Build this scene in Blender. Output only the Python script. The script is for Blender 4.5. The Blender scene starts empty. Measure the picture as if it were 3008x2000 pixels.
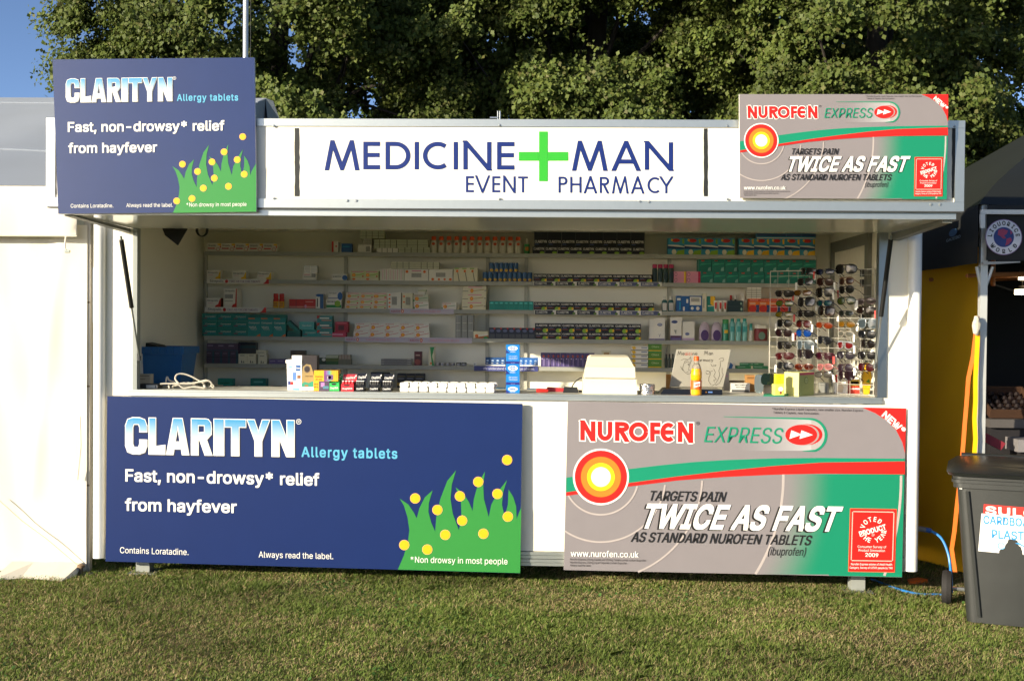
import bpy, math, random
import numpy as np
from mathutils import Vector, Matrix
from mathutils.geometry import tessellate_polygon
random.seed(7); RNG = np.random.default_rng(7)
SC = bpy.context.scene
COL = SC.collection
R = math.radians

# ------------------------------------------------------------------ camera
CX, CY, CZ = 0.33822, -7.75105, 1.66473
YAW, PIT, ROL, FPX = -0.03526, 0.01701, 0.00876, 3533.245
F_ = Vector((math.sin(YAW)*math.cos(PIT), math.cos(YAW)*math.cos(PIT), -math.sin(PIT)))
r0 = Vector((math.cos(YAW), -math.sin(YAW), 0)); u0_ = r0.cross(F_)
RT = r0*math.cos(ROL) + u0_*math.sin(ROL); UP = u0_*math.cos(ROL) - r0*math.sin(ROL)
cam = bpy.data.cameras.new('camera'); camo = bpy.data.objects.new('camera', cam); COL.objects.link(camo)
m = Matrix.Identity(4)
for i in range(3):
    m[i][0], m[i][1], m[i][2] = RT[i], UP[i], -F_[i]
m[0][3], m[1][3], m[2][3] = CX, CY, CZ
camo.matrix_world = m
cam.sensor_width = 36; cam.lens = FPX/3008*36; cam.clip_end = 1000; cam.clip_start = 0.1
SC.camera = camo
# ------------------------------------------------------------------ sky and sun
SUNV = Vector((-1.176, -1.0, 0.372)).normalized()        # towards the sun
W = bpy.data.worlds.new('World'); SC.world = W; W.use_nodes = True
nt = W.node_tree; bg = nt.nodes['Background']
sky = nt.nodes.new('ShaderNodeTexSky'); sky.sky_type = 'NISHITA'; sky.sun_disc = False
sky.sun_elevation = math.asin(SUNV.z); sky.sun_rotation = math.atan2(SUNV.x, SUNV.y)
sky.air_density = 0.4; sky.dust_density = 0.6; sky.ozone_density = 1.6
nt.links.new(sky.outputs[0], bg.inputs[0]); bg.inputs[1].default_value = 0.115
sl = bpy.data.lights.new('sun', 'SUN'); sl.energy = 4.9; sl.angle = R(0.55); sl.color = (1.0, 0.89, 0.69)
so = bpy.data.objects.new('sun', sl); COL.objects.link(so); so.location = (-10, -10, 12)
so.rotation_euler = SUNV.to_track_quat('Z', 'Y').to_euler()
SC.view_settings.view_transform = 'Standard'; SC.view_settings.look = 'None'
SC.view_settings.exposure = 0.9; SC.view_settings.gamma = 1
SC.cycles.max_bounces = 12; SC.cycles.diffuse_bounces = 8; SC.cycles.transparent_max_bounces = 8
SC.cycles.use_denoising = True

# ------------------------------------------------------------------ helpers
def ray(u, v):
    return RT*(u-1504) - UP*(v-1000) + F_*FPX
def P(u, v, Y=0.0):
    """the point of the plane y = Y seen at photo pixel (u, v)"""
    d = ray(u, v); t = (Y-CY)/d.y
    return Vector((CX+t*d.x, Y, CZ+t*d.z))
def gz(x):
    """the lawn falls gently to the right"""
    return -0.055-0.0095*max(-9.0, min(9.0, x))
def G(u, v, up=0.0):
    """the point of the lawn (or of a level above it) seen at photo pixel (u, v)"""
    d = ray(u, v); z = gz(0)+up
    for _ in range(4):
        t = (z-CZ)/d.z; x = CX+t*d.x; z = gz(x)+up
    return Vector((x, CY+t*d.y, z))
def lin(h):
    c = [int(h[i:i+2], 16)/255 for i in (0, 2, 4)]
    return tuple(x/12.92 if x <= .04045 else ((x+.055)/1.055)**2.4 for x in c)
MATS = {}
def M(h, rough=.55, var=.08, scale=25, metal=0, bump=0, spec=.5, k=1.0, emit=0, alpha=1, coat=0, trans=0):
    key = (h, rough, var, scale, metal, bump, spec, k, emit, alpha, coat, trans)
    if key in MATS: return MATS[key]
    mt = bpy.data.materials.new('paint_'+h); mt.use_nodes = True
    n = mt.node_tree; b = n.nodes['Principled BSDF']
    c = [min(1, x*k) for x in lin(h)]
    tc = n.nodes.new('ShaderNodeTexCoord')
    nz = n.nodes.new('ShaderNodeTexNoise'); nz.inputs['Scale'].default_value = scale; nz.inputs['Detail'].default_value = 4
    n.links.new(tc.outputs['Object'], nz.inputs['Vector'])
    mx = n.nodes.new('ShaderNodeMix'); mx.data_type = 'RGBA'
    mx.inputs[6].default_value = (*[x*(1-var) for x in c], 1); mx.inputs[7].default_value = (*[min(1, x*(1+var)) for x in c], 1)
    n.links.new(nz.outputs['Fac'], mx.inputs[0]); n.links.new(mx.outputs[2], b.inputs['Base Color'])
    b.inputs['Roughness'].default_value = rough; b.inputs['Metallic'].default_value = metal
    b.inputs['Specular IOR Level'].default_value = spec
    if coat: b.inputs['Coat Weight'].default_value = coat
    if trans: b.inputs['Transmission Weight'].default_value = trans
    if alpha < 1: b.inputs['Alpha'].default_value = alpha
    if emit:
        b.inputs['Emission Color'].default_value = (*c, 1); b.inputs['Emission Strength'].default_value = emit
    if bump:
        bp = n.nodes.new('ShaderNodeBump'); bp.inputs['Strength'].default_value = bump; bp.inputs['Distance'].default_value = .01
        n.links.new(nz.outputs['Fac'], bp.inputs['Height']); n.links.new(bp.outputs[0], b.inputs['Normal'])
    MATS[key] = mt
    return mt
def colmat(name, rough=.5, spec=.5, trans=0, var=.15, scale=8):
    """base colour from the mesh's own printed / grown colour attribute"""
    mt = bpy.data.materials.new(name); mt.use_nodes = True
    n = mt.node_tree; b = n.nodes['Principled BSDF']
    a = n.nodes.new('ShaderNodeAttribute'); a.attribute_name = 'Col'
    n.links.new(a.outputs['Color'], b.inputs['Base Color'])
    b.inputs['Roughness'].default_value = rough; b.inputs['Specular IOR Level'].default_value = spec
    return mt
PRINT = colmat('printed_gradient', .45)

class MB:
    def __init__(s): s.v = []; s.f = []; s.m = []; s.c = {}; s.mats = []
    def mi(s, mat):
        if mat not in s.mats: s.mats.append(mat)
        return s.mats.index(mat)
    def poly(s, pts, mat):
        i = len(s.v); s.v += [tuple(p) for p in pts]; s.f.append(tuple(range(i, i+len(pts)))); s.m.append(s.mi(mat))
    def raw(s, vs, fs, mat):
        i = len(s.v); s.v += [tuple(p) for p in vs]; k = s.mi(mat)
        for f in fs: s.f.append(tuple(a+i for a in f)); s.m.append(k)
    def box(s, x0, x1, y0, y1, z0, z1, mat, T=None):
        vs = [(x, y, z) for z in (z0, z1) for y in (y0, y1) for x in (x0, x1)]
        if T: vs = [T @ Vector(p) for p in vs]
        s.raw(vs, [(0, 2, 3, 1), (4, 5, 7, 6), (0, 1, 5, 4), (1, 3, 7, 5), (3, 2, 6, 7), (2, 0, 4, 6)], mat)
    def hexa(s, A, B, mat):
        """loft between two rings of equal length, both capped"""
        n = len(A); s.raw(list(A)+list(B), [tuple(range(n))[::-1], tuple(range(n, 2*n))]+[(i, (i+1) % n, n+(i+1) % n, n+i) for i in range(n)], mat)
    def tube(s, pts, r, mat, seg=8, r2=None):
        pts = [Vector(p) for p in pts]; rings = []
        N = len(pts); ref = Vector((0.3, 0.2, 1)).normalized()
        for i, p in enumerate(pts):
            t = (pts[min(i+1, N-1)]-pts[max(i-1, 0)]).normalized()
            if abs(t.dot(ref)) > .97: ref = Vector((1, .1, .2)).normalized()
            a = t.cross(ref).normalized(); b = a.cross(t)
            rr = r if r2 is None else r+(r2-r)*i/(N-1)
            rings.append([p+a*rr*math.cos(2*math.pi*k/seg)+b*rr*math.sin(2*math.pi*k/seg) for k in range(seg)])
        vs = [q for g in rings for q in g]; fs = [tuple(range(seg))[::-1], tuple(range((N-1)*seg, N*seg))]
        for i in range(N-1):
            for k in range(seg):
                fs.append((i*seg+k, i*seg+(k+1) % seg, (i+1)*seg+(k+1) % seg, (i+1)*seg+k))
        s.raw(vs, fs, mat)
    def lathe(s, o, prof, seg=14, sy=1.0):
        """prof: (radius, height, material of the band above)"""
        o = Vector(o)
        for (ra, za, mt), (rb, zb, _) in zip(prof, prof[1:]):
            vs = [o+Vector((r*math.cos(2*math.pi*k/seg), sy*r*math.sin(2*math.pi*k/seg), z)) for r, z in ((ra, za), (rb, zb)) for k in range(seg)]
            s.raw(vs, [(k, (k+1) % seg, seg+(k+1) % seg, seg+k) for k in range(seg)], mt)
        for r, z, mt in (prof[0], prof[-1]):
            s.raw([o+Vector((r*math.cos(2*math.pi*k/seg), sy*r*math.sin(2*math.pi*k/seg), z)) for k in range(seg)], [tuple(range(seg))], mt)
    def build(s, name, parent=None, smooth=False, loc=None):
        me = bpy.data.meshes.new(name)
        o = Vector(loc) if loc is not None else (Vector(parent['o']) if parent is not None else Vector((0, 0, 0)))
        me.from_pydata([(p[0]-o.x, p[1]-o.y, p[2]-o.z) for p in s.v], [], s.f)
        for mt in s.mats: me.materials.append(mt)
        me.polygons.foreach_set('material_index', s.m)
        if s.c:
            at = me.color_attributes.new('Col', 'FLOAT_COLOR', 'POINT')
            for i in range(len(s.v)): at.data[i].color = (*s.c.get(i, (1, 1, 1)), 1)
        me.validate()
        if smooth:
            me.polygons.foreach_set('use_smooth', [True]*len(me.polygons))
            try: me.set_sharp_from_angle(angle=R(40))
            except Exception: pass
        ob = bpy.data.objects.new(name, me); COL.objects.link(ob)
        if parent is not None:
            ob.parent = parent; ob['o'] = tuple(o)
        else:
            ob.location = o; ob['o'] = tuple(o)
        return ob
def tag(o, label, cat, group=None, kind=None):
    if label: o['label'] = label
    if cat: o['category'] = cat
    if group: o['group'] = group
    if kind: o['kind'] = kind
    return o
def thing(name, loc, label, cat, group=None):
    e = bpy.data.objects.new(name, None); COL.objects.link(e); e.location = loc; e['o'] = tuple(loc); e.empty_display_size = .1
    return tag(e, label, cat, group)
def clean_tmp():
    for o in SC.objects:
        if 'o' in o: del o['o']
    
# ------------------------------------------------------------------ text
FONT = None
try:
    import os
    fp = os.path.join(bpy.utils.resource_path('LOCAL'), 'datafiles', 'fonts', 'Inter.woff2')
    if os.path.exists(fp): FONT = bpy.data.fonts.load(fp)
except Exception:
    FONT = None
TC = {}
def textmesh(st, bold=0, sp=1.0):
    key = (st, bold, sp)
    if key in TC: return TC[key]
    def mk(t):
        cu = bpy.data.curves.new('t', 'FONT'); cu.body = t; cu.size = 1; cu.offset = bold; cu.space_character = sp
        cu.resolution_u = 3
        if FONT: cu.font = FONT
        ob = bpy.data.objects.new('t', cu); me = bpy.data.meshes.new_from_object(ob)
        v = np.array([tuple(q.co) for q in me.vertices]).reshape(-1, 3)[:, :2]; f = [tuple(p.vertices) for p in me.polygons]
        bpy.data.objects.remove(ob); bpy.data.curves.remove(cu); bpy.data.meshes.remove(me)
        return v, f
    H, _ = mk('H'); cap = H[:, 1].max()-H[:, 1].min(); base = H[:, 1].min()
    v, f = mk(st)
    x0 = v[:, 0].min(); v = (v-np.array([x0, base]))/cap
    TC[key] = (v, f, v[:, 0].max())
    return TC[key]

class Face:
    """a quad whose corners are given in drawing coordinates and in the world; drawing points map onto it"""
    def __init__(s, q, w):
        s.q = [np.array(p, float) for p in q]; s.w = [Vector(p) for p in w]         # TL TR BR BL
        d_ = (s.w[1]-s.w[0]).cross(s.w[3]-s.w[0]); c_0 = Vector((CX, CY, CZ)); r_ = s.w[2]-c_0
        if abs(r_.dot(d_)) > 1e-9 and abs((s.w[2]-s.w[0]).dot(d_)) > 1e-9: s.w[2] = c_0+r_*((s.w[0]-c_0).dot(d_)/r_.dot(d_))   # keep the board flat
        s.n = (s.w[1]-s.w[0]).cross(s.w[3]-s.w[0]).normalized()
        if s.n.y > 0: s.n = -s.n
    def st(s, x, y):
        a, b, c, d = s.q; S = T = .5
        for _ in range(6):
            p = a*(1-S)*(1-T)+b*S*(1-T)+c*S*T+d*(1-S)*T-(x, y)
            ds = (b-a)*(1-T)+(c-d)*T; dt = (d-a)*(1-S)+(c-b)*S
            det = ds[0]*dt[1]-ds[1]*dt[0]
            S -= (p[0]*dt[1]-p[1]*dt[0])/det; T -= (ds[0]*p[1]-ds[1]*p[0])/det
        return S, T
    def at(s, x, y, off=0):
        S, T = s.st(x, y); a, b, c, d = s.w
        return a*(1-S)*(1-T)+b*S*(1-T)+c*S*T+d*(1-S)*T+s.n*off
    def poly(s, mb, pts, mat, off):
        vs = [s.at(x, y, off) for x, y in pts]
        if len(pts) <= 4: mb.poly(vs, mat); return
        tr = tessellate_polygon([[Vector((x, y, 0)) for x, y in pts]])
        mb.raw(vs, [tuple(t) for t in tr], mat)
    def ell(s, mb, cx, cy, rx, ry, mat, off, seg=32):
        s.poly(mb, [(cx+rx*math.cos(2*math.pi*k/seg), cy+ry*math.sin(2*math.pi*k/seg)) for k in range(seg)], mat, off)
    def arc(s, mb, cx, cy, r, a0, a1, w, mat, off, seg=40):
        for k in range(seg):
            A, B = R(a0+(a1-a0)*k/seg), R(a0+(a1-a0)*(k+1)/seg)
            s.poly(mb, [(cx+q*math.cos(t), cy+q*math.sin(t)) for q, t in ((r-w/2, A), (r+w/2, A), (r+w/2, B), (r-w/2, B))], mat, off)
    def text(s, mb, t, x0, x1, y0, y1, cap, mat, off, bold=0, shear=0, sp=1.0, grad=None):
        v, f, wd = textmesh(t, 0, sp); d = bold*1.15
        sh = [(0, 0)] if d <= .012 else ([(-d, -d), (d, -d), (-d, d), (d, d)] if cap > 40 else [(-d, 0), (d, 0)])
        big = len(t) > 3 or wd > 2
        for n, (dx, dy) in enumerate(sh):
            i0 = len(mb.v)
            mb.raw([s.at(x0+(a+dx)/wd*(x1-x0)+shear*(b+dy)*cap, y0+(y1-y0)*a/wd-(b+dy)*cap, off+n*.00013) for a, b in v], f, mat)
            if grad:
                for k, (a, b) in enumerate(v): mb.c[i0+k] = grad(max(0, min(1, b)))
    def arctext(s, mb, t, cx, cy, r, a0, a1, cap, mat, off, bold=0, inward=False, wide=.62):
        """letters round a circle; angles in degrees, clockwise from the top"""
        n = len(t)
        for k, ch in enumerate(t):
            if ch == ' ': continue
            v, f, wd = textmesh(ch, bold); A = R(a0+(a1-a0)*k/max(1, n-1))
            pts = []
            for a, b in v:
                lx = (a-wd/2)*cap*wide; ly = b*cap
                if not inward: x, y, q = lx, -(r+ly), A
                else: x, y, q = -lx, -(r+cap-ly), A
                pts.append(s.at(cx+x*math.cos(q)-y*math.sin(q), cy+x*math.sin(q)+y*math.cos(q), off))
            mb.raw(pts, f, mat)
class PlaneFace(Face):
    """drawing coordinates are photo pixels carried onto the upright plane y = Y"""
    def __init__(s, Y): s.Y = Y; s.n = Vector((0, -1, 0))
    def at(s, x, y, off=0): return P(x, y, s.Y)+s.n*off
def clip_y(poly, y0, y1):
    for lim, sg in ((y0, 1), (y1, -1)):
        out = []
        for i in range(len(poly)):
            a, b = poly[i], poly[(i+1) % len(poly)]
            ia, ib = (a[1]-lim)*sg >= 0, (b[1]-lim)*sg >= 0
            if ia: out.append(a)
            if ia != ib:
                t = (lim-a[1])/(b[1]-a[1]); out.append((a[0]+t*(b[0]-a[0]), lim))
        poly = out
        if not poly: return poly
    return poly
def stroke(pts, th, ext=0.0):
    """mitred ribbon of width th as a list of quads"""
    p = [np.array(q, float) for q in pts]; n = len(p)
    if ext:
        d = p[0]-p[1]; p[0] = p[0]+d/np.linalg.norm(d)*ext
        d = p[-1]-p[-2]; p[-1] = p[-1]+d/np.linalg.norm(d)*ext
    L, Rr = [], []
    for i in range(n):
        d1 = p[i]-p[max(i-1, 0)]; d2 = p[min(i+1, n-1)]-p[i]
        if i == 0: d1 = d2
        if i == n-1: d2 = d1
        d1 = d1/np.linalg.norm(d1); d2 = d2/np.linalg.norm(d2)
        n1 = np.array([-d1[1], d1[0]]); n2 = np.array([-d2[1], d2[0]])
        mm = n1+n2; q = max(.12, mm.dot(mm)/2)
        mm = mm/q*(th/2)
        L.append(p[i]+mm); Rr.append(p[i]-mm)
    return [[tuple(L[i]), tuple(L[i+1]), tuple(Rr[i+1]), tuple(Rr[i])] for i in range(n-1)]
def arcp(cx, cy, rx, ry, a0, a1, n=18):
    return [(cx+rx*math.cos(R(a0+(a1-a0)*k/n)), cy+ry*math.sin(R(a0+(a1-a0)*k/n))) for k in range(n+1)]
def glyph(ch, w, t):
    """centre lines of a geometric sans capital, box w x 1, stroke t"""
    h = t/2
    if ch == 'M': return [[(h*1.15, 0), (.225*w, 1), (.5*w, .03), (.775*w, 1), (w-h*1.15, 0)]]
    if ch == 'E': return [[(h, 0), (h, 1)], [(h, h), (w, h)], [(h, .52), (w*.97, .52)], [(h, 1-h), (w, 1-h)]]
    if ch == 'I': return [[(h, 0), (h, 1)]]
    if ch == 'D': return [[(h, 0), (h, 1)], [(h, h), (w*.4, h)]+arcp(w*.4, .5, w*.6-h, .5-h, -90, 90)[1:-1]+[(w*.4, 1-h), (h, 1-h)]]
    if ch == 'C': return [arcp(.56*w, .5, .56*w-h, .5-h, 52, 308, 26)]
    if ch == 'N': return [[(h, 0), (h, 1)], [(h, 1), (w-h, 0)], [(w-h, 0), (w-h, 1)]]
    if ch == 'A': return [[(h*1.2, 0), (.5*w, 1), (w-h*1.2, 0)], [(.22*w, .3), (.78*w, .3)]]
    if ch == 'V': return [[(h, 1), (.5*w, 0), (w-h, 1)]]
    if ch == 'T': return [[(.5*w, 0), (.5*w, 1)], [(0, 1-h), (w, 1-h)]]
    if ch == 'P': return [[(h, 0), (h, 1)], [(h, 1-h), (w*.55, 1-h)]+arcp(w*.55, .74, w*.45-h, .26-h, 90, -90)[1:-1]+[(w*.55, .48+h), (h, .48+h)]]
    if ch == 'R': return glyph('P', w, t)+[[(.45*w, .5), (w-h, 0)]]
    if ch == 'H': return [[(h, 0), (h, 1)], [(w-h, 0), (w-h, 1)], [(h, .52), (w-h, .52)]]
    if ch == 'Y': return [[(.5*w, 0), (.5*w, .45)], [(h, 1), (.5*w, .45), (w-h, 1)]]
    if ch == 'U': return [[(h, 1), (h, .42)]+arcp(.5*w, .42, .5*w-h, .42-h, 180, 360)[1:-1]+[(w-h, .42), (w-h, 1)]]
    if ch == 'O': return [arcp(.5*w, .5, .5*w-h, .5-h, 0, 360, 32)]
    if ch == 'F': return [[(h, 0), (h, 1)], [(h, .5), (w*.95, .5)], [(h, 1-h), (w, 1-h)]]
    if ch == 'c': return [[(w-h, .64), (w-h, .70)]+arcp(.5*w, .72, .5*w-h, .28-h, 0, 180, 12)+arcp(.5*w, .28, .5*w-h, .28-h, 180, 360, 12)+[(w-h, .30), (w-h, .36)]]
    if ch == 'L': return [[(h, 0), (h, 1)], [(h, h*.85), (w, h*.85)]]
    if ch == 'e': return [arcp(.55*w, .5, .55*w-h, .5-h, 50, 310, 26), [(h, .5), (w*.9, .5)]]
    return []
def word(face, mb, letters, base, cap, t, mat, off, grow=0.0, ext=.3, grad=None):
    """letters: (char, x0, x1) in drawing units, base(x) the baseline, cap the height"""
    for ch, xa, xb in letters:
        w = (xb-xa)/cap
        for np_, pl in enumerate(glyph(ch, w, t)):
            slanted = ch in 'MANVRY' and any(abs(a[0]-b[0]) > .02 and abs(a[1]-b[1]) > .2 for a, b in zip(pl, pl[1:]))
            for nq_, q in enumerate(stroke(pl, t+2*grow, t*ext*2 if slanted else (grow if len(pl) < 8 else grow*.6))):
                q = clip_y(q, -.04-grow, 1.05+grow) if slanted else q
                if len(q) > 2:
                    pts = [face.at(xa+x*cap, base(xa+x*cap)-y*cap, off+np_*.00015+nq_*.00002) for x, y in q]
                    i0 = len(mb.v); mb.poly(pts, mat)
                    if grad:
                        for k, (x, y) in enumerate(q): mb.c[i0+k] = grad(max(0, min(1, y)))
HEAVY = dict(L=[[(0, 0), (.40, 0), (.40, 1), (0, 1)], [(.38, 0), (1, 0), (1, .24), (.38, .2)]], I=[[(0, 0), (1, 0), (1, 1), (0, 1)]],
 A=[[(0, 0), (.28, 0), (.545, 1), (.30, 1)], [(.72, 0), (1, 0), (.70, 1), (.455, 1)], [(.2, .16), (.8, .16), (.75, .34), (.25, .34)]],
 T=[[(0, .8), (1, .8), (1, 1), (0, 1)], [(.33, 0), (.67, 0), (.67, .82), (.33, .82)]], N=[[(0, 0), (.31, 0), (.31, 1), (0, 1)], [(.69, 0), (1, 0), (1, 1), (.69, 1)], [(.02, 1), (.33, 1), (.98, 0), (.67, 0)]],
 Y=[[(0, 1), (.31, 1), (.63, .4), (.36, .4)], [(.69, 1), (1, 1), (.64, .4), (.37, .4)], [(.355, 0), (.645, 0), (.645, .44), (.355, .44)]],
 R=[[(0, 0), (.32, 0), (.32, 1), (0, 1)], [(.3, .83), (.72, .83), (.72, 1), (.3, 1)], [(.70, .83), (.78, .78), (.96, .90), (.84, .985), (.70, 1)], [(.67, .62), (.98, .58), (1, .72), (.96, .90), (.67, .84)], [(.3, .42), (.74, .42), (.98, .58), (.68, .63), (.3, .6)], [(.40, .46), (.72, .46), (1.02, 0), (.69, 0)]],
 C=[[(0, .22), (.32, .26), (.32, .74), (0, .78)], [(0, .22), (.1, .05), (.34, 0), (.38, .17), (.32, .27)], [(.33, 0), (.66, 0), (.62, .17), (.38, .17)], [(.65, 0), (.9, .05), (1, .22), (.68, .27), (.62, .17)], [(.68, .25), (1, .21), (1, .38), (.68, .38)], [(0, .78), (.32, .73), (.38, .83), (.34, 1), (.1, .95)], [(.33, 1), (.38, .83), (.62, .83), (.66, 1)], [(.65, 1), (.62, .83), (.68, .73), (1, .78), (.9, .95)], [(.68, .62), (1, .62), (1, .79), (.68, .75)]])
def swell(q, g):
    q = [np.array(a, float) for a in q]; n = len(q); out = []
    ar = sum(q[i][0]*q[(i+1) % n][1]-q[(i+1) % n][0]*q[i][1] for i in range(n)); sg = 1 if ar > 0 else -1
    for i in range(n):
        d1 = q[i]-q[i-1]; d2 = q[(i+1) % n]-q[i]; d1 = d1/np.linalg.norm(d1); d2 = d2/np.linalg.norm(d2)
        mm = np.array([d1[1], -d1[0]])*sg+np.array([d2[1], -d2[0]])*sg; out.append(q[i]+mm/max(.5, mm.dot(mm)/2)*g)
    return out
def heavy(face, mb, letters, base, cap, mat, off, g=0, dx=0, dy=0, grad=None):
    for ch, xa, xb in letters:
        for k, q in enumerate(HEAVY[ch.upper()]):
            q = [(xa+x*(xb-xa), y*cap) for x, y in q]; q = swell(q, g) if g else q; i0 = len(mb.v)
            mb.poly([face.at(x+dx, base(x)-y+dy, off+k*.00012) for x, y in q], mat)
            if grad:
                for j, (x, y) in enumerate(q): mb.c[i0+j] = grad(max(0, min(1, y/cap)))
ORD = ['first', 'second', 'third', 'fourth', 'fifth', 'sixth', 'seventh', 'eighth', 'ninth', 'tenth', 'eleventh', 'twelfth', 'thirteenth', 'fourteenth']
GN = 620000; TQ = 1.0
# ------------------------------------------------------------------ kiosk trailer
WHITE = M('e6e1d2', .32, .03, 3); INWALL = M('f0ecdc', .4, .04, 3); ALU = M('a2a7a7', .36, .05, 40, metal=1.0)
ALUL = M('c6c9c3', .38, .05, 30, metal=.9); GREY = M('8d9190', .5, .08, 20, metal=.3); BLACK = M('141414', .5, .2, 30)
STEEL = M('a9adae', .3, .1, 30, metal=.8); DKG = M('3c3e3e', .5, .1)
ZC, ZH = 1.1908, 2.2399
SH = [2.195, 1.9705, 1.7437, 1.5141, 1.2923, 1.068]
YS = 1.85; YB = 2.10
K = thing('kiosk_trailer', (0, 1.1, 0), 'long white pharmacy kiosk trailer with its serving hatch raised', 'kiosk')
XL = P(392, 900, 0).x; XR = P(2592, 900, 0).x
XW = 2.60
b = MB(); zt = P(1580, 1618, 0).z
b.box(-XW, XW, 0, .03, zt, ZC-.045, WHITE); b.build('front_panel', K)
for x0, x1, y in ((-XW, XL, 0), (XR, XW, 0)):
    b = MB(); b.box(x0, x1, 0, .03, ZC-.042, 2.42, WHITE); b.build('side_panel', K)
b = MB(); b.box(XL+.002, XR-.002, 0, .03, ZH+.01, 2.42, WHITE); b.build('header_panel', K)
b = MB(); zb = P(1580, 1660, 0).z
for i in range(4):
    z0 = zb+(zt-zb)*i/4; b.box(-XW, XW, -.012-.006*(i % 2), .03, z0, z0+(zt-zb)/4-.003, ALUL)
b.build('skirt_rail', K)
for u1, v1, u2, v2, lab in ((294, 680, 289.5, 1637, 0), (2688, 680, 2676, 1675, 1)):
    b = MB(); a, c = P(u1, v1, -.02), P(u2, v2, -.02); c.x = a.x = (a.x+c.x)/2; a.z = 2.40
    r = .037 if not lab else .042
    pr = [(c.x+r*math.cos(q)*1.0, -.02+r*math.sin(q)) for q in [2*math.pi*k/24 for k in range(24)]]
    b.hexa([(x, y, c.z) for x, y in pr], [(x, y, a.z) for x, y in pr], M('e9e9e6', .28, .03, 5)); b.build('corner_post', K, True)
for x0, x1 in ((-XW, -XW+.04), (XW-.04, XW)):
    b = MB(); b.box(x0, x1, .031, YB+.05, .12, 2.40, INWALL); b.build('end_wall', K)
b = MB(); b.box(-XW+.041, XW-.041, YB, YB+.045, .12, 2.40, INWALL)
b.build('back_wall', K)
b = MB(); b.box(-XW+.041, XW-.041, .031, YB-.001, .12, .3, M('b0aca0', .6)); b.build('floor', K)
b = MB(); b.box(-XW+.041, XW-.041, .031, YB-.001, 2.37, 2.40, INWALL); b.build('ceiling', K)
b = MB(); b.box(-XW-.02, XW+.02, -.01, YB+.06, 2.425, 2.47, WHITE); b.build('roof', K)
b = MB(); b.box(XL+.002, XR-.002, .031, .52, ZC-.03, ZC-.001, M('cfcdc2', .45, .08, 12)); b.build('counter', K)
b = MB(); b.box(XL-.03, XR+.0, -.022, .03, ZC-.04, ZC-.012, ALUL); b.box(XL-.03, XR+.0, -.016, .03, ZC-.011, ZC, ALUL); b.build('counter_trim', K)
b = MB(); fw = .028
b.box(XL, XL+fw, -.012, .05, ZC+.001, ZH, M('8f9490', .5, .05)); b.build('opening_frame', K); b = MB(); b.box(XR-fw, XR+.028, -.012, .05, ZC+.001, ZH, ALU); b.build('opening_frame', K)
for u, vb in ((425, 1693), (2516, 1733)):
    q = P(u, vb, .12); b = MB(); w = .045
    g = gz(q.x); b.box(q.x-w, q.x+w, .08, .17, g+.012, .35, M('8c8f8a', .5, .12, 20))
    o = b.build('stabiliser_leg', K); b = MB(); b.box(q.x-.09, q.x+.09, .04, .22, g-.005, g+.011, GREY); b.tube([(q.x+w+.002, .12, .06), (q.x+w+.06, .12, .06)], .012, STEEL); b.build('foot_plate', o)
b = MB()
for x in (-1.5, .2, 1.2): b.box(x-.04, x+.04, .3, 1.8, .06, .119, DKG)
b.box(-2.3, 2.3, .5, .56, .04, .1, DKG); b.build('chassis_beam', K)
for x in (-1.05, .95):
    for sx in (0,):
        b = MB(); b.lathe((0, 0, 0), [(.0, 0, BLACK), (.2, 0, BLACK), (.22, .03, BLACK), (.22, .13, BLACK), (.2, .16, BLACK), (0, .16, BLACK)], 20)
        b.v = [(x+p[2], 1.1+p[0], .22+gz(x)+p[1]) for p in b.v]; b.build('wheel', K, True)
# uprights and shelves
for u, k in ((604, 0), (1015, 0), (1432, 0), (1545, 0), (1965, 0), (2392, 0)):
    x = P(u, 900, 2.085).x; b = MB(); b.box(x-.014, x+.014, 2.08, YB-.001, .9, 2.2, M('b9b7aa', .5)); b.build('shelf_upright', K)
SHEDGE = M('9a9b92', .45, .06, 20)
SHELVES = []
sx0, sx1 = P(601, 740, YS).x, P(2397, 750, YS).x
for k, z in enumerate(SH):
    b = MB(); b.box(sx0, sx1, YS+.012, 2.079, z-.022, z, INWALL); b.box(sx0, sx1, YS, YS+.011, z-.031, z+.001, SHEDGE)
    SHELVES.append(b.build('shelf', K))
def strip(k, u0, u1, hpx, bodies, arts):
    """printed promotional strip clipped to a shelf edge"""
    z = SH[k]; x0, x1 = P(u0, 900, YS-.004).x, P(u1, 900, YS-.004).x; h = hpx/368
    b = MB(); b.box(x0, x1, YS-.006, YS-.001, z+.004-h, z+.004, bodies)
    f = Face([(0, 0), (100, 0), (100, 10), (0, 10)], [(x0, YS-.006, z+.004), (x1, YS-.006, z+.004), (x1, YS-.006, z+.004-h), (x0, YS-.006, z+.004-h)])
    arts(f, b); return b.build('promo_strip', SHELVES[k])
PW = M('dcd9d2', .5); RED = M('c0211c', .45); NAVY = M('0e1526', .4); TXT = M('2a2a33', .5); LIL = M('b9b2c4', .5)
def art_throat(f, b):
    f.text(b, 'Strepsils', 5, 27, 7, 7, 5.2, TXT, .001, .015); f.ell(b, 32, 5, 2.6, 3.6, RED, .001)
    f.text(b, 'FIRST AID FOR SORE THROATS', 37, 86, 7, 7, 4, M('7a4a7a'), .001, .015)
    f.poly(b, [(90, 10), (94, 6), (97, 0), (100, 0), (100, 10)], RED, .001)
strip(1, 607, 790, 14, PW, art_throat); strip(2, 602, 782, 15, PW, art_throat)
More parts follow.
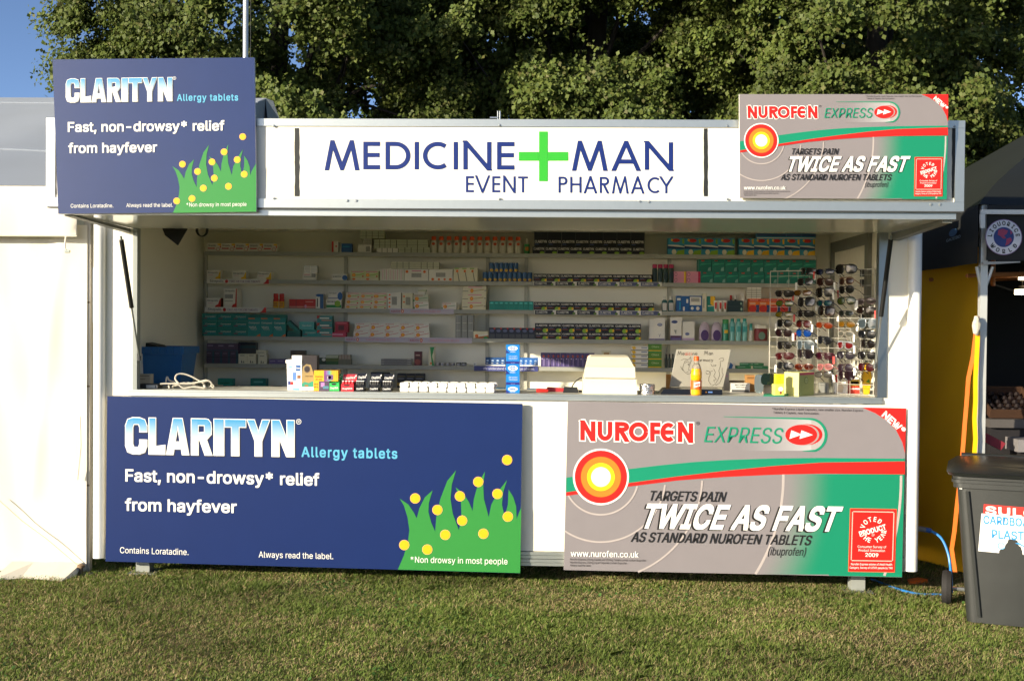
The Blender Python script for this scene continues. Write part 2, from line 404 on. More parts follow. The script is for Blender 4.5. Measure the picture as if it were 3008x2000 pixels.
def art_pain(f, b):
    f.text(b, 'NUROFEN', 2, 16, 7, 7, 4, M('a22a4a'), .001, .02); f.ell(b, 20, 5, 2.2, 3.5, M('d05a20'), .001); f.ell(b, 20, 5, 1, 1.6, PW, .002)
    f.text(b, 'TARGETED PAIN RELIEF', 33, 80, 7, 7, 4, M('c98a9a'), .001, .02)
strip(2, 1145, 1333, 15, LIL, art_pain); strip(3, 1014, 1200, 15, LIL, art_pain); strip(3, 1201, 1387, 16, LIL, art_pain)
def art_hay(n, pale):
    def g(f, b):
        for i in range(n):
            x = 100/n*i; c = M('4a5278') if i >= pale else NAVY
            f.poly(b, [(x+.4, .8), (x+100/n-2.2, .8), (x+100/n-2.2, 9.6), (x+.4, 9.6)], c, .001)
            f.text(b, 'CLARITYN', x+1.5, x+100/n*.6, 7.4, 7.4, 5, PW, .002, .03); f.ell(b, x+100/n-2.2, 7, 1.2, 2.6, M('5a7a2a'), .002, 12)
    return g
strip(1, 1567, 1943, 12.5, PW, art_hay(6, 3)); strip(2, 1570, 1944, 14, PW, art_hay(6, 3))
def art_eyes(f, b):
    f.text(b, 'We understand the language of eyes', 14, 94, 7.4, 7.4, 5, M('b9bcd8'), .001, .02)
strip(4, 1394, 1582, 15, M('3c427e', .45), art_eyes)
# side door in the right end wall
b = MB(); xw = XW-.041
b.box(xw-.012, xw, .87, 1.85, .31, 2.22, M('e2ddcc', .45)); dr = b.build('side_door', K)
b = MB(); DF = M('6f7066', .5)
b.box(xw-.03, xw-.001, .78, .868, .301, 2.3, DF); b.box(xw-.03, xw-.001, 1.852, 1.93, .301, 2.3, DF); b.box(xw-.03, xw-.001, .869, 1.851, 2.222, 2.3, DF); b.build('door_frame', dr)
for z in (2.02, 1.95, 1.7):
    b = MB(); b.box(xw-.04, xw-.013, .9, .95, z-.025, z+.025, DKG); b.build('hinge', dr)
# hatch
HL, HR = P(180, 630, -1.06).x, P(2806, 630, -1.06).x
UNDER = M('e2e0d4', .1, .03, 3, spec=.6)
b = MB(); z0, z1 = 2.240, 2.268
b.hexa([(XL-.02, .0, z0), (XR+.05, .0, z0), (HR-.05, -1.04, z0-.002), (HL+.05, -1.04, z0-.002)], [(XL-.02, .0, z1), (XR+.05, .0, z1), (HR-.05, -1.04, z1), (HL+.05, -1.04, z1)], UNDER)
HT = b.build('hatch', K)
b = MB(); b.box(HL, HR, -1.075, -1.041, 2.236, 2.27, ALUL); b.build('edge_trim', HT)
for xa, xb, d in ((XL-.02, HL+.06, -1), (XR+.05, HR-.06, 1)):
    b = MB(); dz = .05 if d > 0 else .026
    b.hexa([(xa, -.002, z0-dz), (xa+d*.05, -.002, z0-dz), (xb+d*.05, -1.04, z0-dz*.4), (xb, -1.04, z0-dz*.4)], [(xa, -.002, z0-.001), (xa+d*.05, -.002, z0-.001), (xb+d*.05, -1.04, z0-.003), (xb, -1.04, z0-.003)], M('6f716c', .5)); b.build('side_channel', HT)
# fascia
YF = -1.09
def FP(u, v): return P(u, v, YF)
fx0, fx1 = FP(136, 480).x, FP(2833, 480).x; fz0, fz1 = 2.2785, 2.772; fw = .052
b = MB(); b.box(fx0+fw, fx1-fw, YF+.004, YF+.035, fz0+.05, fz1-.042, WHITE); FA = b.build('fascia', K)
b = MB()
b.box(fx0, fx1, YF-.004, YF+.04, fz1-.041, fz1, ALUL); b.box(fx0, fx1, YF-.004, YF+.04, fz0, fz0+.049, ALUL)
b.box(fx0, fx0+fw-.001, YF-.003, YF+.04, fz0+.05, fz1-.042, ALUL); b.box(fx1-fw+.001, fx1, YF-.003, YF+.04, fz0+.05, fz1-.042, ALUL)
b.box(fx0+.01, fx1-.01, YF-.01, YF+.04, fz0-.008, fz0-.001, DKG)
FR = b.build('fascia_frame', FA)
for u, v in ((1021, 590), (1047, 590), (1880, 592), (1907, 593), (2734, 601), (2761, 601), (805, 371), (1468, 369), (2136, 371), (806, 583), (1468, 585), (2137, 586), (2803, 372)):
    q = FP(u, v); b = MB(); r = .007
    b.lathe((0, 0, 0), [(r, 0, STEEL), (r, .004, STEEL), (r*.6, .007, STEEL)], 10); b.v = [(q.x+p[0], YF-.004-p[2], q.z+p[1]) for p in b.v]; b.build('bolt', FR)
ff = PlaneFace(YF+.004)
for u0, u1, v0, v1 in ((866, 878.5, 377, 577), (2067, 2078, 378, 577), (2796, 2806, 378, 582), (157, 165, 372, 572)):
    b = MB(); n = 14; L, Rr = [], []
    for i in range(n+1):
        v = v0+(v1-v0)*i/n; L.append((u0+random.uniform(-.8, .8), v)); Rr.append((u1+random.uniform(-.8, 1.6), v))
    for i in range(n): ff.poly(b, [L[i], Rr[i], Rr[i+1], L[i+1]], M('1b1d1a', .6), .003)
    b.build('tape_strip', FA)
INK = M('12286a', .45, .04, spec=.3); b = MB()
def bl(x, a=498, c=500): return a+(c-a)*(x-953)/1024
L1 = [('M', 258, 432), ('E', 450, 533), ('D', 560, 683), ('I', 704, 724), ('C', 745, 876), ('I', 897, 917), ('N', 945, 1084), ('E', 1112, 1198), ('M', 1482, 1660), ('A', 1678, 1824), ('N', 1843, 1983)]
L2 = [('E', 958, 998), ('V', 1004, 1077), ('E', 1088, 1128), ('N', 1142, 1204), ('T', 1216, 1265), ('P', 1416, 1460), ('H', 1474, 1530), ('A', 1540, 1608), ('R', 1620, 1666), ('M', 1680, 1764), ('A', 1774, 1842), ('C', 1856, 1922), ('Y', 1916, 1983)]
cv = lambda L: [(c, 800+a/1.685, 800+e/1.685) for c, a, e in L]
word(ff, b, cv(L1), lambda x: bl(x), 81.5, .158, INK, .002)
b.build('lettering', FA); b = MB(); word(ff, b, cv(L2), lambda x: 565.3+(x-1368)*.0055, 47.5, .135, INK, .002)
b.build('lettering', FA)
b = MB(); G1 = M('2da428', .4, .04)
ff.poly(b, [(1583.4, 387), (1609, 387), (1609, 533), (1583.4, 533)], G1, .002)
ff.poly(b, [(1524, 447), (1583, 447), (1583, 473), (1524, 473)], G1, .002); ff.poly(b, [(1609.4, 447), (1669, 447), (1669, 473), (1609.4, 473)], G1, .002); b.build('cross_emblem', FA)
b = MB(); q = FP(1465, 349)
for d in (-.006, .006): b.tube([(q.x+d, YF+.02, q.z-.004), (q.x+d, YF+.02, q.z+.045)], .0035, STEEL)
b.box(q.x-.05, q.x-.007, YF+.015, YF+.025, q.z+.006, q.z+.012, STEEL); b.build('latch_pin', FA)
# gas struts
for (ua, va, Ya), (um, vm, ft), (uc, vc, Yc) in (((355, 694, -.33), (383, 900, 0), (409, 1052, -.03)), ((2618, 692, -.33), (2589, 925, 0), (2570, 1075, -.03))):
    a, c = P(ua, va, Ya), P(uc, vc, Yc); t = (vm-va)/(vc-va); mid = a.lerp(c, t)
    b = MB(); b.tube([a.lerp(c, .03), mid], .0145, BLACK, 12); o = b.build('gas_strut', K, True)
    b = MB(); b.tube([mid, c], .006, STEEL); b.tube([a, a.lerp(c, .03)], .007, STEEL); b.tube([c+Vector((0, .0, -.015)), c+Vector((0, 0, .015))], .012, DKG); b.build('piston_rod', o, True)
# ------------------------------------------------------------------ advertising boards
def board(name, q, sc, org, Ys, label, th=.022, edge='d8d5cc'):
    """q: four corners TL TR BR BL in zoom coordinates"""
    w = [P(org[0]+x/sc, org[1]+y/sc, Y) for (x, y), Y in zip(q, Ys)]
    f = Face(q, w); t = thing(name, (w[3]+w[2])/2, label, 'sign')
    return f, t, th
def backing(f, t, th, front, edge):
    b = MB(); e = 2.0
    A = [p for p in f.w]; B = [p-f.n*th for p in f.w]
    b.poly(A[::-1], front); b.poly(B, edge)
    for i in range(4): b.poly([A[i], A[(i+1) % 4], B[(i+1) % 4], B[i]], edge)
    return b.build('board', t)
SKYB = lin('2488ba'); WH = (.8, .8, .78)
def grad_blue(y):
    k = max(0, min(1, (y-.18)/.72)); return tuple(a*(1-k)+c*k for a, c in zip(WH, SKYB))
BLUE = M('15285a', .34, .06, 6, spec=.3); DKB = M('0c1434', .4); LTB = M('58aacc', .4); GRS = M('2f8238', .38, .04); YEL = M('f0ae10', .4); PWH = M('e8e6e0', .4)
BPOLY = [(1632, 977), (1665, 900), (1688, 820), (1695, 760), (1685, 690), (1665, 625), (1642, 587), (1690, 620), (1720, 665), (1735, 695), (1750, 640), (1780, 580), (1822, 542), (1802, 610), (1799, 660), (1815, 720), (1836, 768), (1842, 690), (1864, 590), (1902, 490), (1950, 432), (1927, 510), (1920, 590), (1932, 670), (1965, 760), (1980, 700), (1977, 610), (1948, 525), (1990, 560), (2020, 605), (2040, 655), (2047, 590), (2072, 500), (2108, 438), (2098, 510), (2102, 590), (2128, 688), (2142, 620), (2182, 545), (2228, 485), (2207, 550), (2200, 620), (2215, 690), (2232, 620), (2236, 537), (2262, 580), (2277, 630), (2280, 700), (2292, 665), (2305, 635), (2298.6, 996)]
BD = [(2228, 375), (2071, 495), (2175, 561), (1727, 586), (1971, 574), (1848, 649), (2232, 686), (1983, 708), (1891, 786), (2099, 780), (1667, 842), (1793, 867)]
UD = [(1598, 900), (1476, 1000), (1562, 1051), (1203, 1081), (1397, 1066), (1302, 1129), (1608, 1147), (1412, 1173), (1340, 1239), (1505, 1227), (1165, 1323), (1266, 1307)]
AF, *_ = np.linalg.lstsq(np.array([(x, y, 1) for x, y in BD], float), np.array(UD, float), rcond=None)
tr = lambda p: tuple(np.array([p[0], p[1], 1.0]) @ AF)
UPOLY = [tr(p) for p in BPOLY]
UPOLY[0] = (1140, 1402); UPOLY[-1] = (1686.5, 1394); UPOLY[-2] = (1685.5, 1075)
def blue_art(f, t, poly, dots, rd, L):
    b = MB(); f.poly(b, poly, GRS, .0015); b.build('grass_motif', t)
    for x, y in dots:
        b = MB(); f.ell(b, x, y, rd, rd, M('f3b07a', .4), .0022); f.ell(b, x, y, rd*.92, rd*.92, YEL, .0028); b.build('pollen_dot', t)
    b = MB(); x0, x1, y0, y1, cap = L['C']
    LT = [('c', 132, 248), ('L', 262, 348), ('A', 360, 480), ('R', 497, 606), ('I', 622, 674), ('T', 682, 795), ('Y', 806, 926), ('N', 942, 1062)]
    k = (x1-x0)/930; LT = [(c, x0+(a-132+0)*k, x0+(e-132-0)*k) for c, a, e in LT]; bl2 = lambda x: y0+(y1-y0)*(x-x0)/(x1-x0)
    heavy(f, b, LT, bl2, cap, DKB, .0008, cap*.022, cap*.03, cap*.035)
    heavy(f, b, LT, bl2, cap, PWH, .0021, cap*.022)
    heavy(f, b, LT, bl2, cap, PRINT, .0034, 0, grad=grad_blue)
    b.build('brand_lettering', t)
    b = MB(); rx, ry, rr = L['R']; f.arc(b, rx, ry, rr, 0, 360, rr*.22, PWH, .0015, 24); f.text(b, 'R', rx-rr*.4, rx+rr*.45, ry+rr*.5, ry+rr*.5, rr, PWH, .0015)
    b.build('registered_mark', t); b = MB(); x0, x1, y0, y1, cap = L['A']; f.text(b, 'Allergy tablets', x0, x1, y0, y1, cap, LTB, .0015, .03, 0, 1.12); b.build('product_lettering', t)
    for key, s, bo in (('F', 'Fast, non-drowsy* relief', .028), ('H', 'from hayfever', .028), ('L', 'Contains Loratadine.', .006), ('W', 'Always read the label.', .006), ('N', '*Non drowsy in most people', .006)):
        b = MB(); x0, x1, y0, y1, cap = L[key]; f.text(b, s, x0, x1, y0, y1, cap, PWH, .003, bo); b.build('slogan_lettering' if bo > .02 else 'notice_lettering', t)
q = [(28, 25), (2312, 67), (2298, 997), (18, 932)]
f, t, th = board('advertising_board', q, 1.872, (300, 1150), (-.055, -.055, -.07, -.07), 'wide navy hayfever advert board hung below the counter on the left', .022)
backing(f, t, th, BLUE, M('e0ddd4'))
blue_art(f, t, BPOLY, BD, 28, dict(C=(132, 1062, 339, 356, 196), R=(1088, 165, 13), A=(1105, 1628, 357, 367, 53), F=(132, 1200, 491, 515, 64), H=(130, 745, 652, 665, 64), L=(100, 480, 886, 897, 33), W=(868, 1278, 910, 920, 33), N=(1702, 2230, 938, 948, 33)))
q = [(345, 393), (1672, 380), (1687, 1395), (383, 1408)]
f, t, th = board('advertising_board', q, 2.24, (0, 0), (-1.135, -1.135, -1.122, -1.122), 'smaller squarish navy hayfever advert board fixed high on the fascia', .02)
backing(f, t, .02, M('15285a', .27, .12, 5, spec=.75), M('d0ccd8'))
blue_art(f, t, UPOLY, UD, 22, dict(C=(437, 1135, 674, 664, 152), R=(1150, 516, 10), A=(1168, 1567, 664, 662, 42), F=(450, 1477, 868, 858, 62), H=(453, 1035, 1007, 1000, 62), L=(467, 748, 1368, 1366, 25), W=(834, 1140, 1364, 1362, 25), N=(1230, 1623, 1361, 1356, 25)))
# grey board artwork, drawn in the coordinates of the lower board
GRY = M('827c7e', .4, .05, 8); GRYL = lin('827c7e'); GRN = M('0f8463', .38, .04); GRNL = lin('0c7e5d'); RD = M('c81f18', .38, .04); CHAR = M('1f1d1d', .45); PALE = M('b0a6a2', .4)
q6 = [(103, 60), (2235, 105), (2208, 1168), (77, 1122)]
def interp(pts, x):
    for (xa, ya), (xb, yb) in zip(pts, pts[1:]):
        if xa <= x <= xb: return ya+(yb-ya)*(x-xa)/(xb-xa)
    return pts[-1][1]
T1 = [(80, 543), (300, 510), (490, 487), (700, 462), (900, 443), (1100, 430), (1400, 420), (1700, 417), (2240, 422)]
T2 = [(80, 635), (300, 602), (487, 575), (800, 533), (1100, 498), (1400, 468), (1700, 446), (2240, 438)]
T3 = [(80, 657), (300, 625), (485, 597), (800, 558), (1100, 536), (1400, 522), (1700, 515), (2240, 520)]
def left_x(y): return 103+(77-103)*(y-60)/1062+1
def right_x(y): return 2235+(2208-2235)*(y-105)/1063-1
def grey_art(w):
    t_, f, t = None, None, None
def grey_board(qz, sc, org, Ys, label):
    w = [P(org[0]+x/sc, org[1]+y/sc, Y) for (x, y), Y in zip(qz, Ys)]
    f = Face(q6, w); t = thing('advertising_board', (w[3]+w[2])/2, label, 'sign')
    backing(f, t, .022, GRY, M('d8d5cc'))
    # green fade
    b = MB(); n = 26
    cx, cy, rr = 313, 537, 1150
    rows = 14
    for j in range(rows):
        ya, yb = 519+(1150-519)*j/rows, 519+(1150-519)*(j+1)/rows
        for i in range(n):
            def px(k, y):
                xa = cx+math.sqrt(rr*rr-(y-cy)**2); xb = right_x(y); return xa+(xb-xa)*k/n
            k = len(b.v); b.poly([f.at(px(i, ya), ya, .001), f.at(px(i+1, ya), ya, .001), f.at(px(i+1, yb), yb, .001), f.at(px(i, yb), yb, .001)], PRINT)
            for o, (kk, yy) in enumerate(((i, ya), (i+1, ya), (i+1, yb), (i, yb))):
                s = min(1, kk/n/.42); s = s*s*(3-2*s)
                b.c[k+o] = tuple(a*(1-s)+c*s for a, c in zip(GRYL, GRNL))
    # bottom wedge below y=1150
    f.poly(b, [(1750, 1150), (right_x(1150), 1150), (right_x(1166), 1166.5), (1750, 1157)], GRN, .001)
    b.build('green_fade', t)
    b = MB(); xs = [left_x(540)]+[120+(2215-120)*k/60 for k in range(61)]+[right_x(430)]
    for a, c in zip(xs, xs[1:]):
        f.poly(b, [(a, interp(T1, a)), (c, interp(T1, c)), (c, interp(T2, c)), (a, interp(T2, a))], GRN, .003)
        f.poly(b, [(a, interp(T2, a)), (c, interp(T2, c)), (c, interp(T3, c)), (a, interp(T3, a))], RD, .003)
    b.build('swoosh', t)
    b = MB()
    for rr_, a0, a1 in ((237, 14, 152), (409, 7, 124), (641, 2, 68.5), (1152, -1, 32), (1889, -.3, 19.2)):
        for wd, off in ((16, .0016), (9, .002)):
            f.arc(b, 313, 537, rr_, a0, a1, wd, M('8c8483', .4) if wd > 10 and rr_ < 1100 else PALE, off, 60)
    b.build('ripple_rings', t)
    b = MB()
    for r_, mt, off in ((178, PWH, .0035), (166, RD, .004), (127, M('f07a22', .4), .0045), (88, M('f6d21c', .4), .005), (62, PWH, .0055)): f.ell(b, 313, 536, r_, r_, mt, off, 48)
    b.build('target_emblem', t)
    b = MB(); LN = [('N', 182, 278), ('U', 292, 385), ('R', 402, 492), ('O', 490, 612), ('F', 625, 690), ('e', 690, 782), ('N', 800, 897)]
    base = lambda x: 306+(x-182)*.018
    word(f, b, LN, base, 121, .235, PWH, .002, .065, .25); word(f, b, LN, base, 121, .235, RD, .003, 0, .25); b.build('brand_lettering', t)
    b = MB()
    # pill
    for k in range(24):
        xa, xb = 1180+(1640-1180)*k/24, 1180+(1640-1180)*(k+1)/24
        s = k/24; i = len(b.v); b.poly([f.at(xa, 168+4*s, .001), f.at(xb, 168+4*s, .001), f.at(xb, 372, .001), f.at(xa, 372, .001)], PRINT)
        for o in range(4):
            ss = ((k+(o in (1, 2)))/24)**1.5*.55; b.c[i+o] = tuple(a*(1-ss)+.6*ss for a in GRYL)
    f.poly(b, [(1640, 172)]+[(1640+88*math.sin(R(a)), 272-100*math.cos(R(a))) for a in range(10, 180, 10)]+[(1640, 372)], M('a59e9b', .4), .001)
    prev = None
    pts = [(1090, 158), (1300, 163), (1500, 168), (1620, 171)]+[(1630+103*math.sin(R(a)), 275-103*math.cos(R(a))) for a in range(10, 165, 10)]+[(1585, 374)]
    wds = [3, 7, 9, 11]+[18-abs(8-i)*.6 for i in range(len(pts)-5)]+[3]
    for (p_, q_), (w1, w2) in zip(zip(pts, pts[1:]), zip(wds, wds[1:])):
        d = np.array(q_)-np.array(p_); nn = np.array([-d[1], d[0]])/np.linalg.norm(d)
        f.poly(b, [tuple(np.array(p_)+nn*w1/2), tuple(np.array(q_)+nn*w2/2), tuple(np.array(q_)-nn*w2/2), tuple(np.array(p_)-nn*w1/2)], GRN, .002)
    f.ell(b, 1612, 270, 98, 66, RD, .002); f.ell(b, 1592, 272, 98, 66, M('9a8c88'), .0025); f.ell(b, 1577, 272, 100, 64, RD, .003)
    f.poly(b, [(1515, 243), (1582, 270), (1503, 297)], PWH, .0035); f.poly(b, [(1578, 243), (1650, 272), (1566, 297)], PWH, .004); b.build('arrow_emblem', t)
    b = MB(); f.text(b, 'EXPRESS', 965, 1448, 317, 326, 97, GRN, .0045, -.002, .22, 1.02); b.build('product_lettering', t)
    b = MB(); f.arc(b, 928, 199, 10, 0, 360, 2, CHAR, .002, 20); f.text(b, 'R', 924, 933, 204, 204, 10, CHAR, .002); b.build('registered_mark', t)
    b = MB(); f.text(b, '*Nurofen Express Liquid Capsules, new smaller size. Nurofen Express', 1395, 1965, 115, 126, 14, CHAR, .002, .01); b.build('notice_lettering', t)
    b = MB(); f.text(b, 'Tablets & Caplets, new formulation.', 1402, 1690, 138, 145, 14, CHAR, .002, .01); b.build('notice_lettering', t)
    b = MB(); f.text(b, 'TARGETS PAIN', 613, 1090, 684, 692, 60, CHAR, .0045, .02, .3); b.build('slogan_lettering', t)
    b = MB()
    for d, mt, off in ((0, CHAR, .0045), (1, PWH, .0055)):
        f.text(b, 'TWICE AS FAST', 548+13*d, 1768+14*d, 858+2*d-7*d, 880-7*d, 143, mt, off, .045, .36, 1.02)
    b.build('headline_lettering', t)
    b = MB(); f.text(b, 'AS STANDARD NUROFEN TABLETS', 502, 1630, 943, 965, 60, CHAR, .0045, .02, .3); b.build('slogan_lettering', t)
    b = MB(); f.text(b, '(ibuprofen)', 1365, 1600, 1028, 1032, 50, CHAR, .0045, .006, .22); b.build('slogan_lettering', t)
    b = MB(); f.text(b, 'www.nurofen.co.uk', 122, 552, 1036, 1043, 38, PWH, .0045, .028); b.build('web_address', t)
    for s, x1, y in (('Nurofen Express 256mg Caplets and 256mg Tablets contain sodium ibuprofen.', 600, 1060), ('Nurofen Express 200mg Liquid Capsules contain ibuprofen.', 480, 1079), ('Always read the label.', 250, 1098)):
        b = MB(); f.text(b, s, 117, x1, y, y+8*(x1-117)/480, 13, CHAR, .0045, .01); b.build('notice_lettering', t)
    b = MB(); f.poly(b, [(1962, 101), (right_x(105), 106), (right_x(385), 388), (2210, 320), (2170, 240), (2110, 180), (2040, 135)], RD, .002)
    a = R(42); v, fs, wd = textmesh('NEW*', .03)
    pts = [f.at(2078+(x/wd*175)*math.cos(a)+(y*44)*math.sin(a), 152+(x/wd*175)*math.sin(a)-(y*44)*math.cos(a), .003) for x, y in v]; b.raw(pts, fs, PWH); b.build('corner_flash', t)
    b = MB(); sk = lambda x, y: (x-(y-735)*.03, y+(x-1882)*.016)
    f.poly(b, [sk(1882, 733), sk(2174, 733), sk(2174, 1132), sk(1882, 1132)], M('e0603a', .4), .0045); f.poly(b, [sk(1886, 737), sk(2170, 737), sk(2170, 1128), sk(1886, 1128)], RD, .0052)
    for xa, ya, xb, yb in ((1902, 750, 2154, 756), (1902, 1058, 2154, 1064), (1896, 756, 1902, 1058), (2154, 756, 2160, 1058)): f.poly(b, [sk(xa, ya), sk(xb, ya), sk(xb, yb), sk(xa, yb)], M('f0b0a0'), .0058)
    f.arctext(b, 'VOTED', 2026, 868, 52, -72, 38, 30, PWH, .006, .02, wide=.85); f.arctext(b, 'THE YEAR', 2026, 868, 54, 240, 100, 30, PWH, .006, .02, inward=True, wide=.85)
    v, fs, wd = textmesh('PRODUCT', .03); a = R(-16)
    b.raw([f.at(1945+(x/wd*172)*math.cos(a)+y*34*math.sin(a), 912+(x/wd*172)*math.sin(a)-y*34*math.cos(a), .006) for x, y in v], fs, PWH)
    f.text(b, 'OF', 2018, 2036, 908, 908, 13, PWH, .006, .01)
    for s, x0, x1, y, c, bo in (('Consumer Survey of', 1930, 2108, 981, 15, .01), ('Product Innovation', 1935, 2100, 1004, 15, .01), ('2009', 1978, 2058, 1037, 24, .04), ('Nurofen Express winner of Adult Health', 1888, 2145, 1090, 13, .012), ('Category. Survey of 12500 people by TNS', 1880, 2148, 1112, 13, .012)): f.text(b, s, x0, x1, y, y+3, c, PWH, .006, bo)
    b.build('award_badge', t)
grey_board(q6, 2.1445, (1620, 1150), (-.055, -.055, -.07, -.07), 'large grey and green painkiller advert board hung below the counter on the right')
grey_board([(290, 184), (1748, 184), (1737, 917), (293, 908)], 2.376, (2050, 200), (-1.17, -1.17, -1.125, -1.125), 'smaller grey and green painkiller advert board fixed high on the fascia')
# ------------------------------------------------------------------ goods on the shelves
ZO = dict(A=(560, 640), B=(1100, 640), C=(1500, 640), D=(1900, 640), E=(560, 880), F=(1100, 880), G=(1500, 880), H=(1900, 880))
def UV(z, x, y): o = ZO[z]; return o[0]+x/3.932, o[1]+y/3.932
def olab(i, n, desc, place):
    if n == 1: return f'{desc} {place}'
    s = f'{ORD[i]} {desc} from the left {place}'
    if len(s.replace('-', ' ').split()) > 16: s = f'{ORD[i]} {desc} from left {place}'
    if len(s.replace('-', ' ').split()) > 16: print('LONG', s)
    return s
def put(name, mb, n, xs, z, Y, desc, place, cat, group, jit=.01, smooth=False):
    first = None
    for i in range(n):
        loc = (xs[i], Y+random.uniform(0, .006), z)
        if first is None: first = o = mb.build(name, None, smooth, (0, 0, 0))
        else: o = first.copy(); COL.objects.link(o)
        o.location = loc; o.rotation_euler = (0, 0, random.uniform(-jit, jit))
        tag(o, olab(i, n, desc, place), cat, group if n > 1 or group else None)
def carton(w, h, d, body, art, side=None, top=None):
    b = MB(); bw = min(.0015, w*.03); side = side or body; top = top or body
    x0, x1 = -w/2, w/2
    b.poly([(x0, 0, 0), (x1, 0, 0), (x1, 0, h), (x0, 0, h)], body); b.poly([(x0, d, 0), (x1, d, 0), (x1, d, h), (x0, d, h)], body)
    b.poly([(x0, 0, 0), (x0, d, 0), (x0, d, h), (x0, 0, h)], side); b.poly([(x1, 0, 0), (x1, d, 0), (x1, d, h), (x1, 0, h)], side)
    b.poly([(x0, 0, h), (x1, 0, h), (x1, d, h), (x0, d, h)], top); b.poly([(x0, 0, 0), (x1, 0, 0), (x1, d, 0), (x0, d, 0)], body)
    f = Face([(0, 0), (100, 0), (100, 100), (0, 100)], [(x0, -.0004, h), (x1, -.0004, h), (x1, -.0004, 0), (x0, -.0004, 0)])
    if art: art(f, b)
    return b
def rc(x0, y0, x1, y1, mt, off=.0004): return lambda f, b: f.poly(b, [(x0, y0), (x1, y0), (x1, y1), (x0, y1)], mt, off)
def el(cx, cy, rx, ry, mt, off=.0008): return lambda f, b: f.ell(b, cx, cy, rx, ry, mt, off, 16)
def tx(s, x0, x1, y, cap, mt, off=.0012, bold=.02): return lambda f, b: f.text(b, s, x0, x1, y, y, cap, mt, off, bold)
def pl(pts, mt, off=.0006): return lambda f, b: f.poly(b, pts, mt, off)
def arts(*a):
    def g(f, b):
        for q in a: q(f, b)
    return g
def grid(nx, ny, mt, w=3, h=4):
    def g(f, b):
        for i in range(1, nx): f.poly(b, [(100*i/nx-w/2, 0), (100*i/nx+w/2, 0), (100*i/nx+w/2, 100), (100*i/nx-w/2, 100)], mt, .0004)
        for j in range(1, ny): f.poly(b, [(0, 100*j/ny-h/2), (100, 100*j/ny-h/2), (100, 100*j/ny+h/2), (0, 100*j/ny+h/2)], mt, .0008)
    return g
def bars(x0, y0, x1, y1, n, mt):
    def g(f, b):
        for i in range(n):
            a = x0+(x1-x0)*i/n; f.poly(b, [(a, y0), (a+(x1-x0)/n*.55, y0), (a+(x1-x0)/n*.55, y1), (a, y1)], mt, .0006)
    return g
def row(Zn, n, x0, x1, y0, y1, body, art, desc, place, sh=None, zb=None, Y=1.872, dep=.075, name='medicine_box', cat='box', side=None, gap=.0012, jit=.012, grp=None, top=None):
    u0, v = UV(Zn, x0, (y0+y1)/2); u1, _ = UV(Zn, x1, 0); ua, va = UV(Zn, (x0+x1)/2, y0); _, vb = UV(Zn, 0, y1)
    X0, X1 = P(u0, v, Y).x, P(u1, v, Y).x; h = (vb-va)/(FPX/(Y-CY)); w = (X1-X0)/n
    z = SH[sh]+.0012 if sh is not None else (zb if zb is not None else P(ua, vb, Y).z)
    h = max(.012, min(h, .19))
    put(name, carton(w-gap, h-.0008, dep, body, art, side, top), n, [X0+w*(i+.5) for i in range(n)], z, Y, desc, place, cat, grp or (desc+'es '+place).replace('boxes', 'boxes') if n > 1 else None, jit)
    return z+h
def bottles(Zn, n, x0, x1, y0, y1, prof, desc, place, sh, Y=1.91, name='bottle', cat='bottle', sy=.6, label=None, seg=14):
    """prof in fractions of half width / height"""
    u0, v = UV(Zn, x0, (y0+y1)/2); u1, _ = UV(Zn, x1, 0); _, va = UV(Zn, 0, y0); _, vb = UV(Zn, 0, y1)
    X0, X1 = P(u0, v, Y).x, P(u1, v, Y).x; h = (vb-va)/(FPX/(Y-CY)); w = (X1-X0)/n
    b = MB(); b.lathe((0, 0, 0), [(r*w/2*.97, z*h, mt) for r, z, mt in prof], seg, sy)
    if label: label(b, w, h, sy)
    put(name, b, n, [X0+w*(i+.5) for i in range(n)], SH[sh]+.0012, Y, desc, place, cat, desc+'s '+place if n > 1 else None, .08, True)
def lab_e(cz, rz, mt, rx=.55):
    def g(b, w, h, sy):
        f = Face([(-1, 1), (1, 1), (1, -1), (-1, -1)], [(-w/2, -w/2*sy-.001, h), (w/2, -w/2*sy-.001, h), (w/2, -w/2*sy-.001, -h), (-w/2, -w/2*sy-.001, -h)])
        f.ell(b, 0, cz, rx, rz, mt, .0005, 16)
    return g
def lab_r(z0, z1, mt, rx=.7):
    def g(b, w, h, sy):
        b.poly([(-w/2*rx, -w/2*sy-.001, z0*h), (w/2*rx, -w/2*sy-.001, z0*h), (w/2*rx, -w/2*sy-.001, z1*h), (-w/2*rx, -w/2*sy-.001, z1*h)], mt)
    return g
c_ = lambda h, r=.5: M(h, r, .06, 60)
W1, CRM, PALEG, ORG, RED2, TEAL, TEALD, NVY, BLU, GRN2, YL2, PNK, MAR, VIO, FOIL, BLK, LINE, BARC = (c_('e2ded4'), c_('d9d3b8'), c_('b8bca0'), c_('e0701e'), c_('c02820'), c_('1e8f86'), c_('0f6a60'), c_('0c131f'), c_('1c5a9c'), c_('2a8a48'), c_('e8b820'), c_('d890a8'), c_('5a1c28'), c_('6a5a8c'), M('a8a498', .35, .15, 60, metal=.6), c_('1a1a1a'), c_('6d705c'), c_('4a4a46'))
GRNW, LIME, SKYC, DTE, GREYC = c_('0d7263'), c_('86b030'), c_('2f9fc4'), c_('15323a'), c_('9a9a94')
lozg = lambda yc: arts(tx('Strepsils', 8, 62, 38, 20, TXT), rc(5, 56, 55, 70, RED2), pl([(70, 8), (100, 4), (100, 30), (82, 30)], yc), pl([(86, 40), (94, 40), (100, 6), (100, 60)], RED2), el(78, 74, 15, 22, RED2), el(78, 74, 12, 18, W1, .0012))
